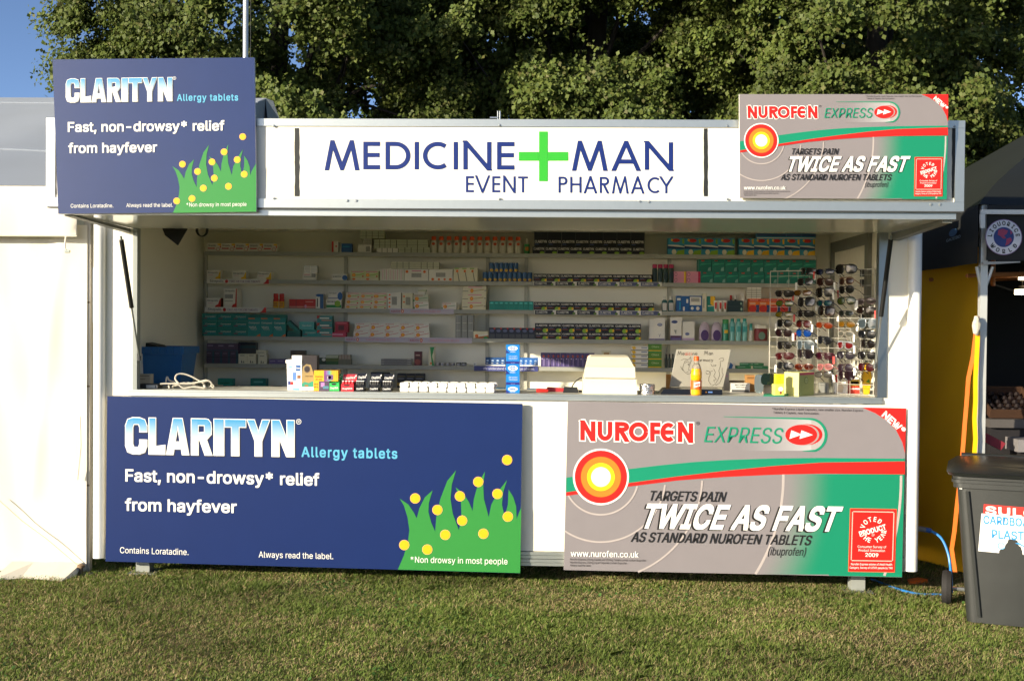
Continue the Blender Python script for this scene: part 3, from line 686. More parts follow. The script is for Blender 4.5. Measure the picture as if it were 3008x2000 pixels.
lozs = lambda yc: arts(tx('Strepsils', 7, 82, 36, 17, TXT), pl([(58, 100), (66, 76), (82, 66), (92, 20), (100, 10), (100, 100)], yc), rc(10, 52, 45, 56, PNK))
hay = arts(tx('CLARITYN', 8, 92, 36, 22, W1, .0012, .04), rc(8, 52, 40, 57, c_('5a6aa0')), rc(8, 64, 50, 74, c_('7a3a26')), el(78, 82, 20, 24, LIME), el(92, 78, 8, 18, YL2, .0012))
painc = arts(el(22, 62, 13, 26, ORG), el(22, 62, 7, 14, YL2, .0012), pl([(30, 62), (95, 40), (95, 52), (30, 70)], LIME), rc(8, 8, 92, 22, PNK), el(88, 80, 6, 12, RED2))
painw = arts(el(24, 60, 13, 26, ORG), el(24, 60, 7, 14, YL2, .0012), pl([(34, 58), (96, 32), (96, 38), (34, 64)], RED2), pl([(2, 90), (30, 70), (30, 78), (2, 98)], ORG), tx('NUROFEN', 8, 62, 22, 13, RED2))
paing = arts(el(24, 60, 13, 26, ORG), el(24, 60, 7, 14, YL2, .0012), pl([(34, 56), (96, 40), (96, 46), (34, 62)], GRN2), tx('NUROFEN', 8, 62, 22, 13, RED2), rc(0, 70, 8, 100, GRN2))
nicq = lambda lo: arts(rc(0, 45, 100, 66, c_('173a6c')), pl([(0, 42), (60, 42), (100, 50), (100, 56), (0, 48)], W1, .0008), el(48, 15, 26, 11, RED2), el(24, 12, 6, 8, YL2, .0012), pl([(84, 8), (98, 4), (98, 34), (88, 34)], lo), pl([(48, 100), (60, 76), (100, 70), (100, 100)], lo), el(38, 84, 14, 16, CRM, .0012))
tealp = arts(tx('Compeed', 22, 88, 52, 22, W1, .0012, .0), rc(8, 60, 34, 74, c_('7a3a5a')), rc(36, 66, 88, 70, SKYC))
pad = arts(pl([(5, 45), (95, 30), (95, 36), (5, 52)], c_('2a9a78')), pl([(70, 95), (76, 70), (95, 62), (95, 95)], c_('7aa8a0')), rc(20, 8, 44, 16, RED2), rc(15, 34, 60, 40, c_('3aa888')))
SHN = ['the top shelf', 'the second shelf down', 'the third shelf down', 'the fourth shelf down', 'the fifth shelf down', 'the lowest shelf']
# --- top shelf
row('A', 5, 190, 998, 286, 384, W1, lozg(YL2), 'white lozenge box', 'on the top shelf', 0)
row('A', 1, 1628, 1702, 268, 395, W1, arts(rc(0, 0, 32, 100, RED2), el(72, 45, 14, 9, RED2)), 'slim white and red upright box standing alone', 'on the top shelf', 0)
row('A', 1, 1740, 1860, 292, 395, BLU, rc(10, 30, 80, 40, SKYC), 'small plain blue cube box', 'on the top shelf', 0)
z = row('A', 1, 1930, 2088, 305, 394, W1, bars(60, 20, 92, 90, 9, BARC), 'white barcoded box under a shiny box', 'on the top shelf', 0)
z2 = row('A', 1, 1990, 2095, 232, 305, FOIL, grid(1, 3, LINE), 'shiny film wrapped box on a barcoded box', 'on the top shelf', zb=z, Y=1.88)
row('B', 1, 25, 270, 345, 398, W1, grid(4, 1, LINE), 'lowest pale wrapped carton pack left of the sunscreen', 'on the top shelf', 0)
z = SH[0]+.0012+53/3.932/(FPX/9.62)
z = row('B', 1, -5, 248, 245, 345, PALEG, grid(4, 3, LINE), 'pale grid-patterned carton pack stacked on a flat pack', 'on the top shelf', zb=z)
row('A', 1, 1955, 2238, 150, 240, PALEG, grid(4, 3, LINE), 'highest pale carton pack, above the shiny box', 'on the top shelf', zb=max(z, z2)+.001, Y=1.885)
z = row('B', 1, 278, 640, 338, 400, PALEG, grid(5, 2, LINE), 'lower long pale carton pack beside the sunscreen', 'on the top shelf', 0)
row('B', 1, 256, 618, 248, 338, PALEG, grid(3, 3, LINE), 'upper long pale carton pack beside the sunscreen', 'on the top shelf', zb=z)
SUN = c_('cfcab8', .35); OC = c_('d8500f', .35)
bottles('B', 12, 640, 1703, 210, 405, [(.84, 0, SUN), (.9, .03, SUN), (.9, .58, SUN), (.72, .70, SUN), (.5, .77, OC), (.62, .78, OC), (.62, .95, OC), (.5, 1, OC)], 'cream sunscreen bottle with orange cap', 'on the top shelf', 0, name='sunscreen_bottle', label=lab_e(.55, .085, c_('c0481a'), .45))
bottles('B', 1, 1722, 1798, 235, 410, [(.9, 0, GRN2), (.9, .6, GRN2), (.8, .65, W1), (.3, .7, W1), (.2, .74, W1), (.2, .9, W1), (.4, .92, W1), (.1, 1, W1)], 'small green pump bottle between sunscreen and navy boxes', 'on the top shelf', 0, name='pump_bottle', label=lab_r(.2, .45, c_('c07828'), .5))
z = row('C', 9, 252, 1548, 345, 426, NVY, arts(tx('CLARITYN', 8, 92, 46, 34, W1, .0012, .04), el(78, 84, 20, 18, LIME)), 'navy hayfever box', 'in the lower row on the top shelf', 0)
row('C', 8, 270, 1548, 165, 345, NVY, arts(tx('CLARITYN', 6, 92, 76, 17, W1, .0012, .04), rc(5, 83, 35, 87, c_('4a5a90'))), 'tall navy hayfever box', 'in the upper row on the top shelf', zb=z)
SK = c_('2f8fb0')
row('C', 4, 1815, 2590, 243, 434, SK, nicq(LIME), 'blue and lime patch box', 'on the top shelf', 0)
z = row('D', 5, 1062, 1945, 247, 440, SK, nicq(YL2), 'blue and yellow patch box', 'on the top shelf', 0)
row('D', 4, 1270, 1955, 190, 247, SK, arts(rc(0, 8, 100, 60, c_('173a6c')), rc(0, 85, 100, 100, W1)), 'flat blue patch box', 'laid on the yellow patch boxes', zb=z)
# --- second shelf
for x0, x1, y0, wh in ((185, 345, 596, 'leftmost white and yellow lozenge box'), (480, 642, 606, 'middle white and yellow lozenge box'), (768, 930, 610, 'rightmost white and yellow lozenge box')):
    row('A', 1, x0, x1, y0, 706, W1, lozs(YL2), wh, 'on the second shelf down', 1, grp='white and yellow lozenge boxes')
z = row('A', 1, 1290, 1452, 628, 712, W1, arts(bars(66, 10, 95, 60, 8, BARC), rc(10, 20, 55, 30, PNK), rc(10, 50, 90, 58, GREYC)), 'white barcoded carton standing alone', 'on the second shelf down', 1)
row('A', 1, 1308, 1462, 545, 628, FOIL, grid(2, 3, CRM), 'shiny wrapped carton on the lone barcoded carton', 'on the second shelf down', zb=z, Y=1.88)
row('A', 1, 1632, 1805, 645, 720, W1, arts(tx('NUROFEN', 6, 62, 55, 24, TXT), el(86, 60, 18, 40, BLU)), 'flat white and blue box', 'on the second shelf down', 1)
z = row('A', 2, 1848, 2170, 690, 722, CRM, el(22, 50, 12, 40, ORG), 'flat cream painkiller box', 'in the lower pile row, second shelf', 1)
row('A', 2, 1848, 2170, 610, 690, c_('c9cf98'), painc, 'cream and lime painkiller box', 'in the upper pile row, second shelf', zb=z)
strp = lambda f, b: [rc(100*i/13+2, 6, 100*i/13+4, 94, PNK if i % 2 else PALEG)(f, b) for i in range(13)]
row('B', 1, 66, 342, 588, 726, W1, strp, 'pale carton pack with fine vertical pink lines', 'on the second shelf down', 1)
tal = arts(bars(30, 34, 72, 70, 12, BARC), el(10, 22, 6, 12, ORG), el(84, 22, 6, 12, ORG), rc(30, 10, 70, 20, PNK))
row('B', 1, 347, 622, 594, 730, W1, tal, 'first barcoded pale carton pack with orange dots', 'on the second shelf down', 1)
row('B', 1, 628, 905, 594, 732, W1, arts(bars(30, 30, 70, 66, 12, BARC), el(16, 86, 6, 11, ORG), el(42, 86, 5, 9, ORG), el(66, 86, 5, 9, ORG), el(90, 86, 6, 11, ORG)), 'second barcoded pale carton pack with low orange dots', 'on the second shelf down', 1)
row('B', 1, 912, 1190, 580, 734, CRM, arts(*[el(15+32*i, 24, 5, 10, ORG) for i in range(3)], *[pl([(16+32*i, 34), (19+32*i, 34), (26+32*i, 100), (22+32*i, 100)], LINE) for i in range(3)], *[rc(4+32*i, 0, 22+32*i, 8, LIME) for i in range(3)]), 'pale carton pack of three with orange targets', 'on the second shelf down', 1)
z = SH[1]+.0012+140/3.932/(FPX/9.62)
row('B', 2, 190, 748, 505, 584, c_('c4c4ac'), grid(4, 3, LINE), 'pale grid-patterned carton pack', 'lying on the barcoded packs', zb=z)
CAN = c_('2a5a8c', .4)
canp = [(.95, 0, CAN), (1, .04, CAN), (1, .94, CAN), (.8, 1, W1)]
bottles('B', 10, 1250, 1822, 632, 740, canp, 'small blue canister', 'in the lower row on the second shelf', 1, Y=1.905, name='canister', cat='canister', sy=.8, label=lab_e(.2, .16, c_('c8a030'), .7))
bz = SH[1]; SH[1] = bz+108/3.932/(FPX/9.65)
bottles('B', 6, 1325, 1662, 508, 618, canp, 'small blue canister', 'in the upper row on the second shelf', 1, Y=1.905, name='canister', cat='canister', sy=.8, label=lab_e(.2, .16, c_('c8a030'), .7))
SH[1] = bz
row('C', 9, 265, 1635, 655, 748, NVY, hay, 'navy hayfever box', 'on the second shelf down', 1)
SHP = c_('143830', .35)
bottles('C', 4, 1632, 1888, 540, 752, [(.9, 0, SHP), (.95, .05, SHP), (.95, .72, SHP), (.8, .8, c_('b02858')), (.88, .82, c_('b02858')), (.88, .97, c_('b02858')), (.7, 1, c_('b02858'))], 'dark green shampoo bottle with magenta cap', 'on the second shelf', 1, name='shampoo_bottle', label=lab_r(.15, .6, DTE, .6))
for x0, x1, mt, w in ((1886, 2026, YL2, 'yellow'), (2030, 2192, c_('c02050'), 'crimson')):
    a = arts(rc(84, 0, 100, 100, mt), el(16, 50, 12, 34, c_('6a4a5a')), el(16, 50, 9, 26, PNK, .0012))
    z = row('C', 1, x0, x1, 692, 758, PNK, a, f'lower pink box with {w} end', 'on the second shelf down', 1); row('C', 1, x0, x1, 626, 692, PNK, a, f'upper pink box with {w} end', 'on the second shelf down', zb=z)
z = row('D', 9, 620, 1955, 632, 765, GRNW, pad, 'green wrapped pad pack', 'in the lower row on the second shelf', 1, dep=.12, gap=.003, cat='pack', name='pad_pack', jit=.05)
row('D', 9, 600, 1955, 488, 628, GRNW, pad, 'green wrapped pad pack', 'in the upper row on the second shelf', zb=z, dep=.12, gap=.003, cat='pack', name='pad_pack', jit=.05)
# --- third shelf
row('A', 1, 180, 347, 912, 1024, W1, lozs(RED2), 'white and red lozenge box at the left end', 'of the third shelf', 2, side=c_('6a2a20'))
row('A', 1, 380, 532, 802, 1024, W1, arts(tx('Strepsils', 8, 84, 16, 8, TXT), bars(10, 30, 72, 52, 12, BARC), rc(5, 64, 70, 68, GREYC), pl([(60, 100), (70, 84), (88, 78), (94, 0), (100, 0), (100, 100)], RED2)), 'tall white lozenge box with barcode', 'on the third shelf down', 2, dep=.16)
bottles('A', 2, 950, 1086, 866, 1034, [(.9, 0, YL2), (.95, .03, YL2), (.95, .45, RED2), (.95, .6, RED2), (.7, .68, RED2), (.85, .7, RED2), (.85, .97, RED2), (.7, 1, RED2)], 'red and yellow bottle', 'on the third shelf', 2, label=lab_r(.1, .4, c_('b87a18'), .7))
row('A', 1, 1136, 1308, 934, 1038, RED2, arts(rc(0, 78, 100, 92, c_('d89080')), rc(46, 0, 49, 100, MAR)), 'left red tablet box', 'on the third shelf down', 2)
row('A', 1, 1310, 1442, 934, 1040, RED2, arts(rc(0, 78, 100, 92, c_('d89080')), el(12, 80, 10, 20, PNK), rc(12, 25, 80, 33, c_('e0a090'))), 'right red tablet box', 'on the third shelf down', 2)
row('A', 1, 1444, 1535, 872, 1040, W1, arts(rc(55, 0, 100, 100, c_('2a5a90')), el(40, 10, 40, 10, BLU), rc(15, 30, 28, 90, TXT)), 'upright white and blue box', 'on the third shelf down', 2)
z = row('A', 1, 1565, 1742, 936, 1042, W1, arts(rc(0, 60, 100, 92, GRN2), el(74, 46, 20, 34, LIME), tx('Senokot', 6, 60, 32, 18, TXT)), 'white and green box under a white and blue one', 'on the third shelf', 2)
row('A', 1, 1585, 1748, 842, 936, W1, arts(tx('Senokot', 6, 60, 32, 18, TXT), el(86, 60, 18, 50, BLU), rc(0, 80, 70, 92, c_('7a80a0'))), 'white and blue box on a white and green one', 'on the third shelf', zb=z)
z = None
for j, (y0, y1, nm) in enumerate(((1000, 1052, 'bottom'), (932, 1000, 'middle'), (864, 932, 'top'))):
    z = row('A', 3, 1780+j*8, 2258+j*8, y0, y1, CRM, painc, 'cream painkiller box', f'in the {nm} row, third shelf', 2 if z is None else None, zb=z)
z = None
for y0, y1, nm in ((1000, 1056, 'lowest'), (935, 1000, 'middle'), (868, 935, 'highest')):
    z = row('B', 1, -26, 142, y0, y1, CRM, painc, f'{nm} cream box of the pile left of the barcoded cartons', 'on the third shelf', 2 if z is None else None, zb=z)
row('B', 1, 150, 306, 866, 1056, W1, arts(bars(32, 25, 72, 75, 9, BARC), *[el(15, 14+24*i, 8, 6, ORG) for i in range(4)]), 'wider tall barcoded carton', 'on the third shelf down', 2)
row('B', 1, 318, 442, 872, 1056, CRM, arts(bars(36, 24, 80, 74, 7, BARC), el(18, 20, 9, 6, ORG), el(18, 56, 9, 6, ORG)), 'narrower tall barcoded carton', 'on the third shelf down', 2)
z = row('B', 1, 450, 626, 968, 1056, W1, paing, 'white and green painkiller box under another', 'on the third shelf down', 2); z = row('B', 1, 446, 622, 885, 968, c_('c4c6b0'), paing, 'white and green painkiller box on top of another', 'on the third shelf down', zb=z)
z = row('B', 1, 488, 582, 850, 882, W1, rc(0, 60, 100, 70, GREYC), 'thin white packet on the painkiller boxes', 'on the third shelf down', zb=z); row('B', 1, 500, 598, 824, 850, PALEG, None, 'thin grey packet on a thin white packet', 'on the third shelf down', zb=z)
row('B', 1, 774, 946, 976, 1058, W1, paing, 'single white and green painkiller box standing alone', 'on the third shelf', 2)
z = None
for k, (y0, y1, nm) in enumerate(((970, 1062, 'lowest'), (880, 970, 'middle'), (790, 880, 'highest'))):
    z = row('B', 1, 1010+k*4, 1285+k*4, y0, y1, CRM, arts(el(39, 60, 7, 26, ORG), el(39, 60, 4, 13, YL2, .0012), pl([(46, 58), (90, 40), (90, 48), (46, 64)], c_('a08030')), rc(24, 8, 82, 20, PNK), rc(0, 62, 24, 70, LINE), rc(92, 50, 100, 60, LINE)), f'{nm} wide cream painkiller pack in the tall pile', 'on the third shelf', 2 if z is None else None, zb=z, dep=.15)
tb = arts(el(50, 22, 34, 9, c_('5ac0c0')), rc(12, 45, 88, 50, TEALD), rc(20, 70, 80, 74, TEALD))
row('B', 9, 1325, 1834, 966, 1068, TEAL, tb, 'small teal box', 'on the third shelf down', 2)
row('C', 9, 265, 1657, 982, 1078, NVY, hay, 'navy hayfever box', 'on the third shelf down', 2)
LIS = c_('1e5a5c', .3)
bottles('C', 2, 1740, 1888, 908, 1082, [(.85, 0, LIS), (.9, .03, LIS), (.9, .66, LIS), (.5, .76, W1), (.5, .98, W1), (.4, 1, W1)], 'teal mouthwash bottle with white cap', 'on the third shelf', 2, label=lab_r(.06, .55, c_('c8c4c0'), .68))
bl_ = [(342, 402, 905, 'first', arts(rc(10, 15, 80, 30, W1), rc(60, 40, 80, 90, SKYC))), (404, 492, 908, 'second', arts(rc(60, 20, 85, 45, W1), rc(15, 70, 40, 96, W1)))]
for x0, x1, y0, nm, a in bl_: row('D', 1, x0, x1, y0, 1086, BLU, a, f'{nm} upright blue box left of the barcoded one', 'on the third shelf', 2)
row('D', 1, 494, 640, 906, 1088, BLU, arts(rc(2, 8, 92, 60, W1), bars(12, 14, 80, 38, 12, BARC), el(22, 80, 12, 10, W1), el(66, 80, 14, 12, W1)), 'blue and white box with a barcode', 'on the third shelf down', 2)
row('D', 1, 642, 692, 878, 1088, CRM, rc(20, 30, 50, 80, GREYC), 'narrow tall cream box', 'on the third shelf down', 2)
row('D', 1, 696, 790, 910, 1088, TEAL, arts(pl([(40, 0), (100, 0), (100, 70), (40, 50)], YL2), rc(10, 60, 80, 66, W1)), 'teal and yellow upright box', 'on the third shelf down', 2, Y=1.9)
def tubes(Zn, n, x0, x1, y0, y1, desc, place, sh):
    u0, v = UV(Zn, x0, (y0+y1)/2); u1, _ = UV(Zn, x1, 0); Y = 1.89; X0, X1 = P(u0, v, Y).x, P(u1, v, Y).x; h = (y1-y0)/3.932/(FPX/(Y-CY)); w = (X1-X0)/n*.94
    b = MB(); b.lathe((0, 0, 0), [(w*.3, 0, W1), (w*.3, h*.1, W1)], 12, .8)
    def ring(z, rx, ry): return [(rx*math.cos(2*math.pi*k/12), ry*math.sin(2*math.pi*k/12), z) for k in range(12)]
    b.hexa(ring(h*.101, w*.36, w*.3), ring(h*.6, w*.46, w*.2), W1); b.hexa(ring(h*.601, w*.46, w*.2), ring(h, w*.5, w*.03), W1)
    b.poly([(-w*.2, -w*.36, h*.25), (w*.2, -w*.36, h*.25), (w*.24, -w*.24, h*.82), (-w*.24, -w*.24, h*.82)], RED2)
    put('cream_tube', b, n, [X0+(X1-X0)/n*(i+.5) for i in range(n)], SH[sh]+.0012, Y, desc, place, 'tube', desc+'s '+place, .2, True)
tubes('D', 3, 772, 932, 958, 1086, 'white and red cream tube', 'on the third shelf', 2)
z = row('D', 1, 936, 1116, 1026, 1090, DTE, el(88, 50, 6, 24, c_('9ab8a0')), 'lower dark teal carton', 'on the third shelf down', 2); row('D', 1, 938, 1112, 960, 1026, DTE, el(88, 50, 6, 24, c_('9ab8a0')), 'upper dark teal carton', 'on the third shelf down', zb=z)
bottles('D', 1, 950, 992, 895, 1086, [(.8, 0, BLK), (.9, .6, BLK), (.6, .75, RED2), (.6, 1, RED2)], 'bottle with red cap behind the dark teal cartons', 'on the third shelf', 2, Y=1.99)
bottles('D', 1, 1003, 1045, 893, 1086, [(.8, 0, BLK), (.9, .6, BLK), (.6, .75, W1), (.6, 1, W1)], 'bottle with white cap behind the dark teal cartons', 'on the third shelf', 2, Y=1.99)
row('D', 1, 1096, 1126, 876, 1090, W1, None, 'very slim white upright carton', 'on the third shelf down', 2, Y=1.9)
a = arts(rc(0, 4, 100, 22, RED2), rc(10, 9, 90, 15, c_('e8b090')), el(35, 74, 38, 26, RED2), rc(66, 46, 98, 100, c_('2a3a6c')), rc(5, 28, 62, 44, c_('d8a080')))
z = row('D', 4, 1180, 1668, 938, 1092, ORG, a, 'orange heat patch box', 'on the third shelf down', 2)
row('D', 1, 1155, 1322, 812, 938, W1, grid(3, 6, LINE, 2, 5), 'white pack of cartons above the orange boxes', 'on the third shelf', zb=z, Y=1.88)
# --- fourth shelf
z = None
for j, (y0, y1, nm) in enumerate(((318, 408, 'bottom'), (232, 318, 'middle'), (145, 232, 'top'))):
    z = row('E', 3, 132, 658, y0, y1, c_('187a72'), tealp, 'teal plaster box', f'in the {nm} row, fourth shelf', 3 if z is None else None, zb=z)
row('E', 3, 660, 1098, 158, 412, c_('1f8a84'), arts(tx('Compeed', 8, 92, 42, 8, W1), rc(4, 16, 55, 21, ORG), *[pl([(8+12*i, 55), (12+12*i, 53), (38+9*i, 76)], W1) for i in range(5)], pl([(66, 100), (84, 92), (100, 88), (100, 100)], ORG), rc(0, 0, 100, 15, TEALD)), 'tall teal plaster box', 'on the fourth shelf', 3)
b = carton(.128, .036, .07, TEALD, rc(10, 30, 80, 50, TEAL)); o = b.build('medicine_box', None, False, (0, 0, 0)); q = P(*UV('E', 1112, 180), 1.875); q2 = P(*UV('E', 1240, 300), 1.875); d = q2-q
o.location = (q.x+d.x*.45, 1.876, SH[3]+.062); o.rotation_euler = (0, math.atan2(-d.z, d.x), 0); tag(o, 'flat teal box leaning on the tall teal boxes', 'box')
z = None
for nm in ('lowest', 'middle', 'topmost'): z = row('E', 1, 1112, 1268, 388, 410, TEALD, rc(0, 82, 100, 100, BLK), f'{nm} of the thin flat teal boxes lying', 'on the fourth shelf', 3 if z is None else None, zb=z)
z = row('E', 1, 1290, 1462, 340, 425, TEAL, tealp, 'teal plaster box under a paler one', 'on the fourth shelf', 3); row('E', 1, 1252, 1424, 250, 340, c_('58b0ac'), tx('Savlon', 22, 82, 60, 22, W1), 'pale teal box on a teal plaster box', 'on the fourth shelf', zb=z)
z = None
for y0, y1, nm in ((350, 428, 'lowest'), (264, 350, 'middle'), (180, 264, 'topmost')): z = row('E', 1, 1458, 1636, y0, y1, c_('3a8a88'), arts(pl([(0, 0), (22, 0), (8, 40), (0, 40)], RED2), rc(18, 26, 80, 44, W1), rc(30, 60, 96, 74, c_('c88070'))), f'{nm} of three teal white and red boxes piled', 'on the fourth shelf', 3 if z is None else None, zb=z)
z = row('E', 1, 1630, 1792, 374, 430, c_('c03050'), rc(4, 30, 80, 60, PNK), 'flat pink box under a red box', 'on the fourth shelf', 3); row('E', 1, 1668, 1818, 250, 374, c_('a81830'), arts(rc(25, 35, 70, 80, MAR), rc(10, 8, 90, 20, c_('d06070'))), 'red box on a flat pink box', 'on the fourth shelf', zb=z)
z = row('E', 5, 1880, 2760, 346, 428, W1, painw, 'white and orange painkiller box', 'in the lower row on the fourth shelf', 3); row('E', 5, 1895, 2755, 260, 346, W1, painw, 'white and orange painkiller box', 'in the upper row on the fourth shelf', zb=z)
row('F', 3, 930, 1145, 172, 440, c_('8e908c'), arts(rc(20, 33, 90, 34.5, W1), rc(20, 66, 90, 67.5, W1), rc(40, 2, 44, 98, c_('b8b8b4'))), 'tall grey carton', 'on the fourth shelf', 3, dep=.11, gap=.004)
row('F', 1, 1142, 1314, 362, 446, CRM, arts(el(22, 66, 12, 24, ORG), pl([(30, 60), (96, 35), (96, 50), (30, 70)], W1), pl([(2, 100), (40, 76), (100, 60), (100, 100)], c_('a85a1c')), el(84, 90, 16, 16, GRN2, .0012)), 'single cream orange and green painkiller box', 'on the fourth shelf', 3)
row('F', 7, 1322, 1852, 322, 448, c_('242a40'), arts(pl([(66, 0), (100, 0), (92, 16), (80, 18)], RED2), el(45, 28, 34, 14, c_('5a6488')), rc(8, 58, 92, 96, c_('484c54'))), 'dark slate tablet box', 'on the fourth shelf', 3)
z = row('G', 8, 280, 1506, 378, 458, NVY, hay, 'navy hayfever box', 'in the lower row on the fourth shelf', 3); row('G', 8, 280, 1506, 275, 378, NVY, hay, 'navy hayfever box', 'in the upper row on the fourth shelf', zb=z)
ov = arts(el(50, 30, 26, 7, c_('3a4a80')), el(50, 29, 24, 4, c_('9aa0b8'), .0012), pl([(40, 72), (50, 88), (60, 72), (57, 72), (50, 83), (43, 72)], VIO), rc(0, 94, 100, 100, VIO))
row('G', 1, 1600, 1664, 232, 464, W1, rc(0, 94, 100, 100, VIO), 'narrow white box behind a bulging white one', 'on the fourth shelf', 3, Y=1.93)
row('G', 1, 1664, 1782, 210, 464, W1, ov, 'bulging white box with blue oval', 'on the fourth shelf', 3, jit=.1)
row('G', 1, 1846, 1976, 200, 464, W1, arts(el(36, 20, 28, 7, c_('3a4a80')), pl([(30, 55), (50, 75), (56, 55)], GREYC), rc(0, 80, 100, 100, VIO), rc(4, 82, 90, 87, MAR, .0012)), 'white box with a purple base', 'on the fourth shelf', 3)
row('G', 1, 1985, 2126, 248, 464, W1, arts(el(40, 66, 18, 8, c_('6a74a0')), rc(0, 88, 100, 100, c_('b8a0c0'))), 'plain white box with small blue oval', 'on the fourth shelf', 3)
LV = c_('b8a8b8', .35); pb = [(.88, 0, LV), (.98, .06, LV), (.98, .5, LV), (.85, .75, LV), (.55, .93, LV), (.3, 1, LV)]
bottles('H', 2, 598, 876, 258, 468, pb, 'lilac wash bottle with purple label', 'on the fourth shelf', 3, label=lab_e(.28, .3, c_('4a2e6a'), .66), sy=.5)
SPG, SPT = c_('1c8a6c', .3), c_('78b8b4', .3)
bottles('H', 1, 868, 950, 226, 470, [(.95, 0, SPG), (.95, .78, SPG), (.92, .8, GRN2), (.92, .98, GRN2), (.8, 1, GRN2)], 'bright green spray can', 'on the fourth shelf', 3, name='spray_can', cat='can', sy=1, label=lab_r(.35, .5, YL2, .5))
bottles('H', 3, 952, 1166, 216, 470, [(.9, 0, SPT), (.94, .78, SPT), (.6, .88, TEAL), (.6, .98, TEAL), (.5, 1, TEAL)], 'pale teal spray can', 'on the fourth shelf', 3, name='spray_can', cat='can', sy=1, label=lab_r(.4, .65, c_('3a9a9a'), .6))
bottles('H', 1, 1178, 1228, 272, 470, [(.9, 0, W1), (.9, .6, SPT), (.7, .75, TEAL), (.6, 1, TEAL)], 'short white and teal spray can', 'on the fourth shelf', 3, name='spray_can', cat='can', sy=1)
bottles('H', 1, 1238, 1398, 284, 470, [(.95, 0, c_('7a2024')), (1, .05, c_('7a2024')), (1, .7, c_('7a2024')), (.9, .76, W1), (.9, .95, W1), (.7, 1, W1)], 'squat red jar with white lid', 'on the fourth shelf', 3, name='jar', cat='jar', label=lab_e(.32, .24, c_('6a8a7a'), .5))
# --- fifth shelf
z = row('E', 4, 180, 546, 578, 722, c_('4a3c50'), arts(rc(74, 0, 100, 100, c_('2a4a5a')), grid(1, 2, BLK), rc(8, 15, 60, 22, c_('7a6a80'))), 'dark violet carton', 'in the lower row on the fifth shelf', 4)
row('E', 3, 184, 546, 488, 578, c_('503f58'), arts(rc(10, 20, 60, 40, c_('8a7a90')), rc(0, 84, 100, 96, c_('2a4a5a'))), 'dark violet carton', 'in the upper row on the fifth shelf', zb=z)
row('E', 1, 552, 754, 480, 726, c_('3c3a38'), arts(rc(0, 0, 100, 12, BLK), rc(0, 16, 100, 28, c_('2a4a4a'))), 'wide dark carton behind small cream boxes', 'on the fifth shelf', 4, Y=1.95)
dk = arts(pl([(30, 92), (38, 60), (46, 92)], TXT), pl([(50, 92), (60, 68), (70, 92)], LINE), rc(20, 14, 70, 20, LINE))
row('E', 2, 550, 756, 612, 728, CRM, dk, 'small cream herbal box', 'on the fifth shelf', 4)
z = row('E', 1, 776, 880, 622, 732, CRM, dk, 'third cream herbal box, carrying a flat box', 'on the fifth shelf', 4); row('E', 1, 756, 868, 572, 622, CRM, rc(10, 50, 80, 62, LINE), 'flat cream box on the third herbal box', 'on the fifth shelf', zb=z)
row('E', 2, 905, 1088, 682, 740, VIO, rc(10, 30, 80, 50, c_('a090b0')), 'small dull purple box', 'left of the white tub on the fifth shelf', 4)
row('E', 1, 1150, 1318, 585, 745, c_('5a4a38'), None, 'brown carton behind the white tub', 'on the fifth shelf', 4)
row('E', 1, 1460, 1556, 672, 750, c_('1c3a20'), el(80, 25, 24, 24, W1), 'dark green box right of the dark tall box', 'on the fifth shelf', 4)
row('E', 1, 1560, 1706, 642, 752, c_('5a6a2a'), arts(rc(0, 0, 100, 30, PALEG), rc(0, 66, 100, 100, c_('2c5a24'))), 'green and yellow box', 'on the fifth shelf', 4)
z = row('E', 1, 1706, 1846, 690, 755, c_('7a7660'), grid(3, 2, LINE), 'lower dull brown pack beside the green box', 'on the fifth shelf', 4); row('E', 1, 1710, 1840, 640, 690, c_('a89a88'), grid(4, 1, c_('7a3a30')), 'upper dull pack beside the green box', 'on the fifth shelf', zb=z)
z = None
for nm in ('lowest', 'middle', 'topmost'): z = row('F', 1, 74, 428, 735, 760, c_('a8a4a0'), arts(rc(0, 70, 100, 100, BLK), rc(10, 20, 86, 50, c_('6a6a70'))), f'{nm} of three long flat grey cartons lying', 'on the fifth shelf', 4 if z is None else None, zb=z)
row('F', 1, 458, 542, 600, 762, MAR, arts(el(50, 76, 40, 22, c_('8a4038')), rc(10, 44, 90, 52, BLK), rc(20, 22, 80, 30, c_('c0a090'))), 'upright maroon box', 'on the fifth shelf', 4)
row('F', 1, 626, 692, 548, 764, CRM, arts(pl([(20, 0), (100, 0), (60, 50), (100, 100), (60, 100)], GRN2), rc(30, 24, 80, 34, RED2), el(40, 88, 18, 6, ORG)), 'tall slim cream and green box', 'on the fifth shelf', 4)
TIN = M('8a8a90', .3, .2, 90, metal=.5)
bottles('F', 4, 702, 932, 730, 765, [(.95, 0, TIN), (1, .2, TIN), (1, .8, c_('b8b4b0')), (.9, 1, c_('b8b4b0'))], 'tiny grey tin', 'in the left line of tins on the fifth shelf', 4, name='tin', cat='tin', sy=1)
bottles('F', 2, 940, 1066, 730, 766, [(.95, 0, TIN), (1, .2, TIN), (1, .8, BLK), (.9, 1, BLK)], 'tiny dark lidded tin', 'in the right pair, fifth shelf', 4, name='tin', cat='tin', sy=1)
row('F', 1, 1140, 1178, 728, 768, M('e8e8e0', .5), bars(20, 20, 70, 70, 4, BARC), 'tiny white price card', 'on the fifth shelf', 4, Y=1.853, dep=.006, name='price_card', cat='card')
eb = arts(el(46, 36, 26, 10, c_('a8c0e0')), rc(0, 82, 100, 96, W1), rc(20, 62, 60, 68, W1))
row('F', 4, 1280, 1512, 666, 768, c_('244e86'), eb, 'small blue eye drop box', 'to the left of the blue tower', 4)
